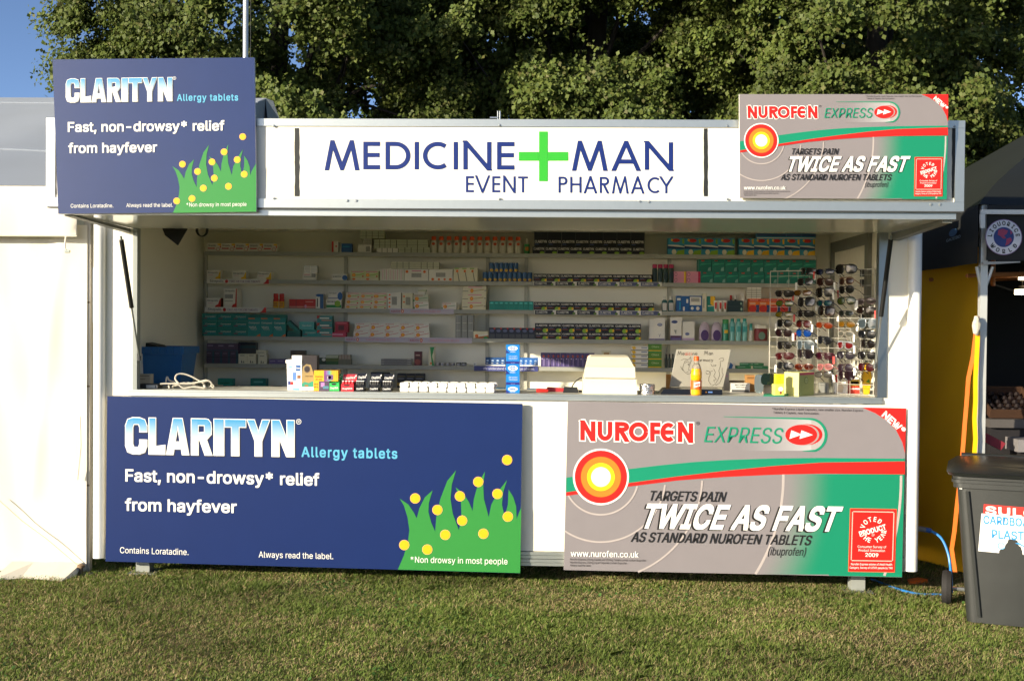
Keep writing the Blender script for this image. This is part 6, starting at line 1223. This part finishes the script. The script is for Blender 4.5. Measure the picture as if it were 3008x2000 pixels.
# produce display inside the stall
TB = M('4e4a47', .6, .1, 10); WD = M('3e2716', .7, .2, 14)
zt1, zt2 = P(2960, 1232, .35).z, P(2985, 1290, .15).z; xl = P(2908, 1240, .35).x
t = thing('display_table', (xl+.5, .3, 0), 'cloth-fronted stepped display table inside the black stall', 'table')
b = MB(); b.box(xl, xp+Wd-.3, .35, 1.3, zt1-.055, zt1, TB); b.box(xl+.1, xp+Wd-.3, .12, .345, zt2-.08, zt2, M('7a7676', .6, .1, 10)); b.build('tabletop', t)
b = MB(); b.box(xl+.02, xp+Wd-.32, .4, 1.25, -.1, zt1-.056, M('161316', .8)); b.box(xl+.13, xp+Wd-.32, .16, .34, -.1, zt2-.081, M('161316', .8)); b.build('table_skirt', t)
b = MB(); c = [P(x, y, .1) for x, y in ((2898, 1272), (2955, 1302), (2940, 1322), (2898, 1300))]; b.hexa(c, [p+Vector((0, .04, 0)) for p in c], M('7a1c28', .6, .2, 30)); tag(b.build('red_tray', None, False, c[0]), 'dark red slanted tray beside the stall pole', 'tray')
for k in range(4):
    x = xl+.02+k*.36; tc_ = thing('wooden_crate', (x+.16, .5, zt1), ('nearest the pole', 'second from the pole', 'third from the pole', 'fourth from the pole')[k].join(('tilted wooden sweet crate ', ' inside the stall')), 'crate', 'wooden crates in the stall')
    T = Matrix.Translation((x, .42, zt1+.004)) @ Matrix.Rotation(R(24), 4, 'X'); b = MB()
    for a in ((0, .33, 0, .012, 0, .06), (0, .33, .34, .352, 0, .06), (0, .012, .013, .339, 0, .06), (.318, .33, .013, .339, 0, .06), (.013, .317, .013, .339, 0, .008)): b.box(*a, WD, T)
    b.build('crate_box', tc_); b = MB()
    for i in range(5):
        for j in range(5): p = T @ Vector((.045+.058*i+random.uniform(-.01, .01), .05+.058*j, .03)); b.lathe(p, [(.012, -.018, M('1a100e', .5, .3)), (.026, 0, M('1a100e', .5, .3)), (.012, .02, M('1a100e', .5, .3))], 7)
    b.build('sweets', tc_)['kind'] = 'stuff'
# straps and the cloth bundle at the pole
def ribbon(name, pts, w, mat, label, cat, Yn=None):
    b = MB(); W_ = [P(u, v, y) for u, v, y in pts]; n = len(W_)
    for p, q, k in zip(W_, W_[1:], range(n)): b.hexa([p+Vector((-w, 0, 0)), p+Vector((w, 0, 0)), p+Vector((w, .006, 0)), p+Vector((-w, .006, 0))], [q+Vector((-w, 0, 0)), q+Vector((w, 0, 0)), q+Vector((w, .006, 0)), q+Vector((-w, .006, 0))], mat)
    return tag(b.build(name, None, True, W_[-1]), label, cat)
ribbon('yellow_strap', [(2873, 975, -.06), (2870, 1040, -.06), (2866, 1110, -.06), (2866, 1180, -.06), (2863, 1230, -.06), (2866, 1290, -.06), (2862, 1345, -.06), (2864, 1420, -.05)], .0135, M('f0b800', .5, .1, 30), 'bright yellow strap hanging beside the stall pole', 'strap')
ribbon('orange_strap', [(2872, 930, -.05), (2866, 985, -.05), (2858, 1050, -.05), (2845, 1110, -.05), (2840, 1180, -.05), (2834, 1250, -.05), (2828, 1330, -.05), (2822, 1400, -.05), (2812, 1480, -.05), (2804, 1560, -.05), (2796, 1612, -.05), (2806, 1680, -.1)], .0125, M('e8742c', .5, .1, 30), 'orange strap running down beside the yellow one', 'strap')
b = MB(); q = P(2868, 957, -.07); PVCB = M('b8b2a2', .6, .1, 60, bump=.5)
b.lathe((q.x, -.07, q.z-.06), [(.008, 0, PVCB), (.02, .012, PVCB), (.025, .035, PVCB), (.024, .06, PVCB), (.026, .08, PVCB), (.02, .1, PVCB), (.01, .122, PVCB)], 9, .8); b.v = [(x+.004*math.sin(z*190+x*80), y, z) for x, y, z in b.v]
tag(b.build('cloth_bundle', None, True, q), 'small white cloth bundle tied to the stall pole', 'bundle')
b = MB(); OT = M('e06a20', .6, .15, 20); c = [G(x, y) for x, y in ((2668, 1712), (2700, 1706), (2728, 1711), (2700, 1717), (2672, 1718))]; b.hexa(c, [p+Vector((0, .03, .02)) for p in c], OT); tag(b.build('orange_rag', None, False, c[0]), 'scrap of orange sheeting on the grass by the kiosk corner', 'sheeting')
# blue power lead
CBL = M('2c7ac0', .4)
def cable(pts, r): 
    ps = [Vector(p) for p in pts]; fine = []
    for i in range(len(ps)-1):
        p0, p1, p2, p3 = ps[max(i-1, 0)], ps[i], ps[i+1], ps[min(i+2, len(ps)-1)]
        for j in range(6):
            s = j/6; fine.append(.5*((2*p1)+(p2-p0)*s+(2*p0-5*p1+4*p2-p3)*s*s+(3*p1-p0-3*p2+p3)*s**3))
    return fine+[ps[-1]]
t = thing('power_lead', tuple(P(2700, 1552, .12)), 'blue power lead plugged into the kiosk corner', 'cable')
b = MB(); a, c = P(2688, 1550, .12), P(2718, 1555, .12); b.tube([a, c], .018, M('6a6e74', .4), 12); b.tube([c, P(2734, 1558, .12)], .016, M('1c50a0', .4), 12); b.build('plug', t, True)
b = MB(); b.tube(cable([P(2734, 1558, .12), P(2765, 1580, .08), P(2785, 1625, .04), P(2793, 1680, .0), P(2796, 1740, -.1)], .008), .0085, CBL, 8); b.tube(cable([G(2796, 1752, .01), G(2760, 1746, .012), G(2700, 1744, .012), G(2650, 1733, .014), G(2605, 1718, .012), G(2560, 1700, .02)], .008), .008, CBL, 8); b.build('lead', t, True)
# ------------------------------------------------------------------ wheelie bin
BN = M('252725', .55, .3, 9, bump=.08); BNL = M('202221', .36, .15, 14, bump=.1)
pb_ = G(2839, 1834); yb = pb_.y; xl0 = pb_.x; gb = pb_.z; xl1 = P(2812, 1410, yb).x; Wb = .58
BA = R(-19); PV = Vector((xl0, yb, gb)); PL0 = Vector((xl0, yb, 0)); BR = Matrix.Rotation(BA, 3, 'Z'); BRI = BR.transposed()
BIN = thing('wheelie_bin', tuple(PL0), 'black plastic wheelie bin with a torn recycling label', 'bin')
h1 = P(2818, 1412, yb).z-gb; BIN.location.z = gb; BIN.rotation_euler = (0, 0, BA)
def rr(x0, x1, y0, y1, z, r=.05, n=5):
    out = []
    for cx, cy, a0 in ((x1-r, y0+r, -90), (x1-r, y1-r, 0), (x0+r, y1-r, 90), (x0+r, y0+r, 180)):
        for k in range(n+1): a = R(a0+90*k/n); out.append((cx+r*math.cos(a), cy+r*math.sin(a), z))
    return out
b = MB(); xb1 = xl1+Wb; xbb = xb1-(xl0-xl1)
b.hexa(rr(xl0, xbb, yb+.02, yb+.50, .012), rr(xl1, xb1, yb, yb+.62, h1), BN); b.build('bin_body', BIN, True)
b = MB(); x0, x1 = xl1-.012, xb1+.012
for z0_, z1_, e in ((h1-.04, h1-.012, .006), (h1-.010, h1+.008, .016), (h1+.010, h1+.03, .010)): b.hexa(rr(x0-e, x1+e, yb-.012-e, yb+.63+e, z0_), rr(x0-e, x1+e, yb-.012-e, yb+.63+e, z1_), BN)
b.build('rim', BIN, True)
b = MB(); zt = P(2815, 1332, yb+.5).z
b.hexa(rr(x0-.035, x1+.035, yb-.05, yb+.64, h1+.032, .08), rr(x0-.045, x1+.045, yb-.06, yb+.65, h1+.05, .08), BNL)
b.hexa(rr(x0-.045, x1+.045, yb-.06, yb+.65, h1+.051, .08), rr(x0-.0, x1, yb+.01, yb+.62, h1+.085, .08), BNL)
b.hexa(rr(x0+.04, x1-.04, yb+.06, yb+.57, h1+.086, .08), rr(x0+.07, x1-.07, yb+.1, yb+.53, h1+.098, .08), BNL); b.tube([(x0+.03, yb+.62, h1+.085), (x1-.03, yb+.62, h1+.085)], .018, BNL, 10); b.build('lid', BIN, True)
wl = BRI @ (P(2780, 1740, yb+.42)-PV)+PL0
for xw_ in (wl.x, xb1+.02):
    b = MB(); RUB = M('1f1d1c', .8, .2, 30); b.lathe((0, 0, 0), [(.03, -.03, BN), (.07, -.03, RUB), (.1, -.026, RUB), (.105, 0, RUB), (.1, .026, RUB), (.07, .03, RUB), (.03, .03, BN)], 24)
    qy = yb+.5; b.v = [(xw_+p[2], qy+p[0], .107+p[1]) for p in b.v]; b.build('wheel', BIN, True)
b = MB(); b.tube([(xl1-.02, yb+.47, .107), (xb1+.02, yb+.47, .107)], .012, STEEL, 8); b.build('axle', BIN)
# the front leans in towards the bottom: put label corners on that face
yf = lambda z: yb+.02*(1-z/h1)-.003
def BW(x, y):
    u, v = 2550+x/2.613, 1300+y/2.613; o = BRI @ (Vector((CX, CY, CZ))-PV)+PL0; d = BRI @ ray(u, v)
    t = (yb+.017-.02*o.z/h1-o.y)/(d.y+.02*d.z/h1); return o+d*t
qq = [(888, 470), (1400, 510), (1400, 870), (845, 830)]
fl = Face(qq, [BW(*p) for p in qq]); b = MB(); LW = M('e2e0da', .45, .06, 30); LR = M('d0281e', .45); LBU = M('2a88c8', .45)
fl.poly(b, [(870, 542), (1400, 582), (1400, 870), (1190, 858), (1186, 832), (1176, 800), (1160, 790), (1150, 752), (1120, 738), (1080, 742), (1072, 765), (1058, 780), (1050, 800), (1020, 815), (1008, 830), (1008, 845), (845, 830)], LW, .0008)
fl.poly(b, [(888, 470), (1400, 512), (1400, 580), (885, 541)], LR, .0012)
fl.text(b, 'SULO', 906, 1292, 545, 575, 58, PWH, .002, .04, 0, 1.05)
fl.text(b, 'CARDBOARD', 886, 1330, 618, 652, 60, LBU, .0016, .03); fl.text(b, 'PLASTIC', 952, 1290, 730, 752, 62, LBU, .0016, .03); fl.text(b, 'C', 996, 1050, 812, 816, 48, M('7ab4dc', .45), .0016, .03); fl.poly(b, [(1130, 770), (1160, 765), (1200, 790), (1230, 830), (1200, 800), (1165, 782)], LBU, .0016)
b.build('recycling_label', BIN)
b = MB(); qq = [(700, 295), (726, 300), (722, 358), (700, 354)]; fl2 = Face(qq, [BW(*p) for p in qq]); fl2.poly(b, qq, M('b8b8b4', .5), .004); b.build('small_sticker', BIN)
b = MB(); b.hexa(rr(xl1+.075, xb1-.075, yb-.0045, yb+.02, h1*.2), rr(xl1+.06, xb1-.06, yb-.014, yb+.01, h1-.09), BN) if False else None
b.tube([(xl0+.07, yb+.014, .05), (xl1+.06, yb-.004, h1-.06)], .012, BN, 8); b.tube([(xbb-.07, yb+.014, .05), (xb1-.06, yb-.004, h1-.06)], .012, BN, 8); b.build('front_rib', BIN, True)
# ------------------------------------------------------------------ ground
def vnoise(x, y, sc, seed=0):
    x = np.asarray(x)*sc+seed*17.3; y = np.asarray(y)*sc+seed*9.1
    xi, yi = np.floor(x), np.floor(y); fx, fy = x-xi, y-yi; fx = fx*fx*(3-2*fx); fy = fy*fy*(3-2*fy)
    h = lambda a, b: np.modf(np.abs(np.sin(a*127.1+b*311.7+seed*7.7)*43758.5453))[0]
    return (h(xi, yi)*(1-fx)+h(xi+1, yi)*fx)*(1-fy)+(h(xi, yi+1)*(1-fx)+h(xi+1, yi+1)*fx)*fy
gm = bpy.data.materials.new('turf_soil'); gm.use_nodes = True; n = gm.node_tree; bs = n.nodes['Principled BSDF']
tc = n.nodes.new('ShaderNodeTexCoord'); na = n.nodes.new('ShaderNodeTexNoise'); na.inputs['Scale'].default_value = 1.6; na.inputs['Detail'].default_value = 8
nb = n.nodes.new('ShaderNodeTexNoise'); nb.inputs['Scale'].default_value = 60; nb.inputs['Detail'].default_value = 5
for q_ in (na, nb): n.links.new(tc.outputs['Object'], q_.inputs['Vector'])
cr = n.nodes.new('ShaderNodeValToRGB'); cr.color_ramp.elements[0].position = .35; cr.color_ramp.elements[1].position = .65
cr.color_ramp.elements[0].color = (.11, .15, .035, 1); cr.color_ramp.elements[1].color = (.25, .22, .095, 1)
n.links.new(na.outputs['Fac'], cr.inputs[0])
mx = n.nodes.new('ShaderNodeMix'); mx.data_type = 'RGBA'; mx.blend_type = 'MULTIPLY'; mx.inputs[0].default_value = .7
n.links.new(cr.outputs[0], mx.inputs[6]); n.links.new(nb.outputs['Fac'], mx.inputs[7]); n.links.new(mx.outputs[2], bs.inputs['Base Color'])
bs.inputs['Roughness'].default_value = .95; bs.inputs['Specular IOR Level'].default_value = .1
b = MB(); N = 60
for xa, xb in ((-200, -9), (-9, 9), (9, 200)): b.poly([(xa, -120, gz(xa)), (xb, -120, gz(xb)), (xb, 300, gz(xb)), (xa, 300, gz(xa))], gm)
tag(b.build('ground'), None, None, None, 'structure')['label'] = 'flat park lawn under everything'
def big(name, V, FC, nv, Cc, mat, parent=None, loc=(0, 0, 0)):
    """numpy mesh with nv-gon faces laid out one after the other and a colour per vertex"""
    me = bpy.data.meshes.new(name); V = V-np.array(loc)
    me.vertices.add(len(V)); me.vertices.foreach_set('co', V.astype(np.float32).ravel())
    nf = len(FC); me.loops.add(nf*nv); me.polygons.add(nf)
    me.loops.foreach_set('vertex_index', FC.astype(np.int32).ravel())
    me.polygons.foreach_set('loop_start', np.arange(0, nf*nv, nv, dtype=np.int32))
    try: me.polygons.foreach_set('loop_total', np.full(nf, nv, dtype=np.int32))
    except Exception: pass
    at = me.color_attributes.new('Col', 'FLOAT_COLOR', 'POINT')
    at.data.foreach_set('color', np.concatenate([Cc, np.ones((len(Cc), 1))], 1).astype(np.float32).ravel())
    me.materials.append(mat); me.update(calc_edges=True)
    ob = bpy.data.objects.new(name, me); COL.objects.link(ob)
    if parent is not None: ob.parent = parent
    else: ob.location = loc
    return ob
def leafmat(name, rough, tl):
    mt = bpy.data.materials.new(name); mt.use_nodes = True; n = mt.node_tree; bs = n.nodes['Principled BSDF']; out = n.nodes['Material Output']
    a = n.nodes.new('ShaderNodeAttribute'); a.attribute_name = 'Col'; n.links.new(a.outputs['Color'], bs.inputs['Base Color'])
    bs.inputs['Roughness'].default_value = rough; bs.inputs['Specular IOR Level'].default_value = .25
    t = n.nodes.new('ShaderNodeBsdfTranslucent'); n.links.new(a.outputs['Color'], t.inputs['Color'])
    mx = n.nodes.new('ShaderNodeMixShader'); mx.inputs[0].default_value = tl
    n.links.new(bs.outputs[0], mx.inputs[1]); n.links.new(t.outputs[0], mx.inputs[2]); n.links.new(mx.outputs[0], out.inputs[0])
    return mt
GRASSM = leafmat('grass_blade', .6, .3); LEAFM = leafmat('linden_leaf', .55, .34)
def grass(NB):
    # more blades where the ground is near
    y = -3.2+RNG.random(NB)**1.0*4.6; x = (RNG.random(NB)-.5)*9.6+.15
    keep = np.abs(x-.15) < 1.2+(y+7.75)*.47; x, y = x[keep], y[keep]
    dry = np.clip((vnoise(x, y, .8, 1)*.55+vnoise(x, y*1.6, 2.4, 2)*.33+vnoise(x, y, 9, 3)*.2-.45)*3.4, 0, 1)
    dry = dry*(.55+.45*np.clip((x+2.5)/3.0, 0, 1))
    bp_ = G(1682, 1962); bare = np.clip(1.25-np.hypot((x-bp_.x)/.2, (y-bp_.y)/.1)-.5*vnoise(x, y, 16, 4), 0, 1)
    n = len(x); hgt = (.013+.03*RNG.random(n)**1.6)*(1-.3*dry)*(.45+1.0*vnoise(x, y, 2.3, 5)*(.5+.5*vnoise(x, y, 7.1, 6))); keep = RNG.random(n) > np.minimum(.8, bare*1.6)
    x, y, dry, hgt, bare = x[keep], y[keep], dry[keep], hgt[keep], bare[keep]; n = len(x)
    an = RNG.random(n)*2*np.pi; w = .0010+.0013*RNG.random(n); ln = np.abs(RNG.normal(.5, .7, n))*hgt+(RNG.random(n) < .04)*.03; la = RNG.random(n)*2*np.pi
    bx, by = np.cos(an)*w, np.sin(an)*w; tx, ty = x+np.cos(la)*ln+.005, y+np.sin(la)*ln; mx_, my_ = x+np.cos(la)*ln*.35, y+np.sin(la)*ln*.35
    zg = -.055-.0095*x; z0 = zg-.002
    V = np.stack([np.stack([x-bx, y-by, z0], 1), np.stack([x+bx, y+by, z0], 1), np.stack([mx_+bx*.8, my_+by*.8, zg+hgt*.6], 1), np.stack([tx, ty, zg+hgt], 1), np.stack([mx_-bx*.8, my_-by*.8, zg+hgt*.6], 1)], 1).reshape(-1, 3)
    flat = RNG.random(n) < .07
    FC = np.arange(n*5).reshape(n, 5)
    g1, g2, s1, br = np.array([.138, .215, .038]), np.array([.23, .275, .066]), np.array([.46, .36, .19]), np.array([.2, .13, .06])
    k = RNG.random((n, 1)); c = g1*(1-k)+g2*k; isdry = (RNG.random(n) < .09+.52*dry)[:, None]; kk = RNG.random((n, 1))
    c = np.where(isdry, s1*(.55+.6*kk), c); c = np.where((RNG.random(n) < bare)[:, None], br*(.6+.6*kk), c)
    c = c*(.72+.5*vnoise(x, y, 1.7, 8)+.18*(vnoise(x, y, 14, 9)-.5))[:, None]
    o = big('grass', V, FC, 5, np.repeat(c, 5, 0), GRASSM); tag(o, 'short mown turf with dry straw patches', None, None, 'stuff')
grass(GN)
def weeds(n):
    x = (RNG.random(n)-.5)*8+.2; y = -2.9+RNG.random(n)*2.9; k = (vnoise(x, y, 1.3, 21) > .6) & (RNG.random(n) < .8); x, y = x[k], y[k]; n = len(x)
    z = gz(0)-.0095*x+.008+.012*RNG.random(n); a = RNG.random(n)*6.28; r = .005+.006*RNG.random(n); tl = RNG.normal(0, .35, (n, 2))
    V = np.stack([np.stack([x+r*np.cos(a+q), y+r*np.sin(a+q), z+r*(np.cos(a+q)*tl[:, 0]+np.sin(a+q)*tl[:, 1])], 1) for q in (0, 1.05, 2.1, 3.14, 4.19, 5.24)], 1).reshape(-1, 3)
    c = np.array([.075, .16, .035])*(.6+.7*RNG.random((n, 1))); o = big('clover', V, np.arange(n*6).reshape(n, 6), 6, np.repeat(c, 6, 0), GRASSM); tag(o, 'small clover leaves scattered through the turf', None, None, 'stuff')
weeds(9000)
# ------------------------------------------------------------------ trees
BARK = M('2e2923', .9, .3, 9, bump=.6)
def tree(name, loc, h, rx, ry, zlo, nclump, nleaf, label, seed, tint=(1, 1, 1), ls=.031, front=1.0, group='trees behind the kiosk'):
    rg = np.random.default_rng(seed); X, Y = loc
    t = thing(name, (X, Y, 0), label, 'tree', group)
    b = MB(); pts = [(X, Y, -.3), (X+.05, Y, 1.5), (X-.1, Y+.1, 3.5), (X+.1, Y, h*.6), (X, Y, h*.85)]
    b.tube(pts, .34, BARK, 12, .06)
    ends = []
    zc = (zlo+h)/2; rz = (h-zlo)/2
    # clumps: lumpy ellipsoid shell, denser outside
    C = []
    nb_ = max(8, nclump//7)
    while len(C) < nclump:
        # a bough: a lumpy handful of clumps hanging outward and down, with dark gaps between boughs
        d = rg.normal(size=3); d /= np.linalg.norm(d)
        rad = 1-.6*rg.random()**2.2
        lump = .84+.26*math.sin(d[0]*4.1+seed)*math.cos(d[2]*5.3+seed*2)+.1*rg.normal()
        p = np.array([X+d[0]*rx*rad*lump, Y+d[1]*ry*rad*lump, zc+d[2]*rz*rad*min(1.05, lump)])
        if p[1] > Y+ry*.35 and rg.random() < .5: continue
        tang = np.cross(d, [0, 0, 1.]); tang /= np.linalg.norm(tang)+1e-6
        for k in range(7):
            C.append((p+tang*rg.normal(0, .42)+d*rg.normal(0, .2)+np.array([0, 0, rg.normal(0, .2)-.05*k]), d))
    for i in range(22):
        p, d = C[rg.integers(len(C))]; z0 = rg.uniform(1.9, h*.55)
        a = Vector((X, Y, z0)); e = Vector(tuple(np.array([X, Y, z0])+(p-np.array([X, Y, z0]))*.9)); mid = a.lerp(e, .5)+Vector((rg.normal()*.2, rg.normal()*.2, .25))
        b.tube([a, mid, e], .05, BARK, 6, .008)
    b.build('trunk', t, True)
    Vs, Cs = [], []
    per = nleaf//nclump
    for p, d in C:
        low = p[2] < 7.6
        n = int(per*(1.3 if low else .45)*rg.uniform(.6, 1.4)); r = rg.uniform(.24, .46)
        # sprays: leaves strung along drooping twigs out of the clump
        nt_ = max(3, n//16)
        ax = rg.normal(size=(nt_, 3))+d*1.0; ax[:, 2] *= .5; ax /= np.linalg.norm(ax, axis=1)[:, None]
        ti = rg.integers(nt_, size=n); tt = rg.random(n)**.8
        pos = p+ax[ti]*(tt*r*1.15)[:, None]+rg.normal(0, .07*r+.02, (n, 3)); pos[:, 2] -= .38*r*tt*tt
        nr = rg.normal(size=(n, 3))*.62+np.array([-.25, -.55, .55])*.9+d*.4; nr /= np.linalg.norm(nr, axis=1)[:, None]
        dn = np.tile(np.array([0, 0, -1.]), (n, 1))+rg.normal(0, .55, (n, 3))+ax[ti]*.5; dn -= nr*np.sum(dn*nr, 1)[:, None]; dn /= np.linalg.norm(dn, axis=1)[:, None]
        sd = np.cross(nr, dn); s = ls*rg.uniform(.6, 1.35, (n, 1))
        base, tip = pos-dn*s*.95-nr*s*.12, pos+dn*s*1.1-nr*s*.2; L_, R_ = pos+sd*s*.85, pos-sd*s*.85
        Vs.append(np.stack([base, L_, tip, R_], 1).reshape(-1, 3))
        ck = rg.uniform(.85, 1.15, (n, 1))*rg.uniform(.75, 1.25); hue = rg.random((n, 1))
        c = (np.array([.068, .102, .021])*(1-hue)+np.array([.128, .154, .036])*hue)*ck*np.array(tint)
        yl = rg.random(n) < .06; c[yl] = np.array([.14, .14, .045])*rg.uniform(.7, 1.1, (yl.sum(), 1))
        Cs.append(np.repeat(c, 4, 0))
    V = np.concatenate(Vs); nf = len(V)//4
    ob = big('crown', V, np.arange(nf*4).reshape(nf, 4), 4, np.concatenate(Cs), LEAFM, t, (X, Y, 0))
tree('linden_tree', (-3.9, 10.2), 10.5, 4.0, 3.0, 1.5, int(640*TQ), int(250000*TQ), 'leafy linden tree behind the kiosk, its crown edge meeting the open sky', 11)
tree('linden_tree', (.9, 10.9), 11.5, 3.6, 3.0, 1.6, int(640*TQ), int(250000*TQ), 'leafy linden tree behind the middle of the kiosk roof', 23)
tree('linden_tree', (4.9, 9.8), 11.0, 3.2, 2.8, 1.7, int(600*TQ), int(220000*TQ), 'bright leafy linden tree behind the upper grey advert board', 37)
tree('linden_tree', (9.2, 13.8), 11.5, 4.4, 3.2, 1.2, int(320*TQ), int(100000*TQ), 'shaded dark linden tree rising behind the black gazebo', 41, (.8, .9, .8), .045)
tree('linden_tree', (-1.4, 15.5), 12.0, 4.6, 3.0, 1.0, int(520*TQ), int(90000*TQ), 'dark linden tree half hidden behind the two left crowns', 53, (.8, .9, .8), .075)
tree('linden_tree', (3.6, 16.0), 12.5, 4.6, 3.0, 1.0, int(520*TQ), int(90000*TQ), 'dark linden tree half hidden behind the two right crowns', 59, (.8, .9, .8), .075)
clean_tmp()
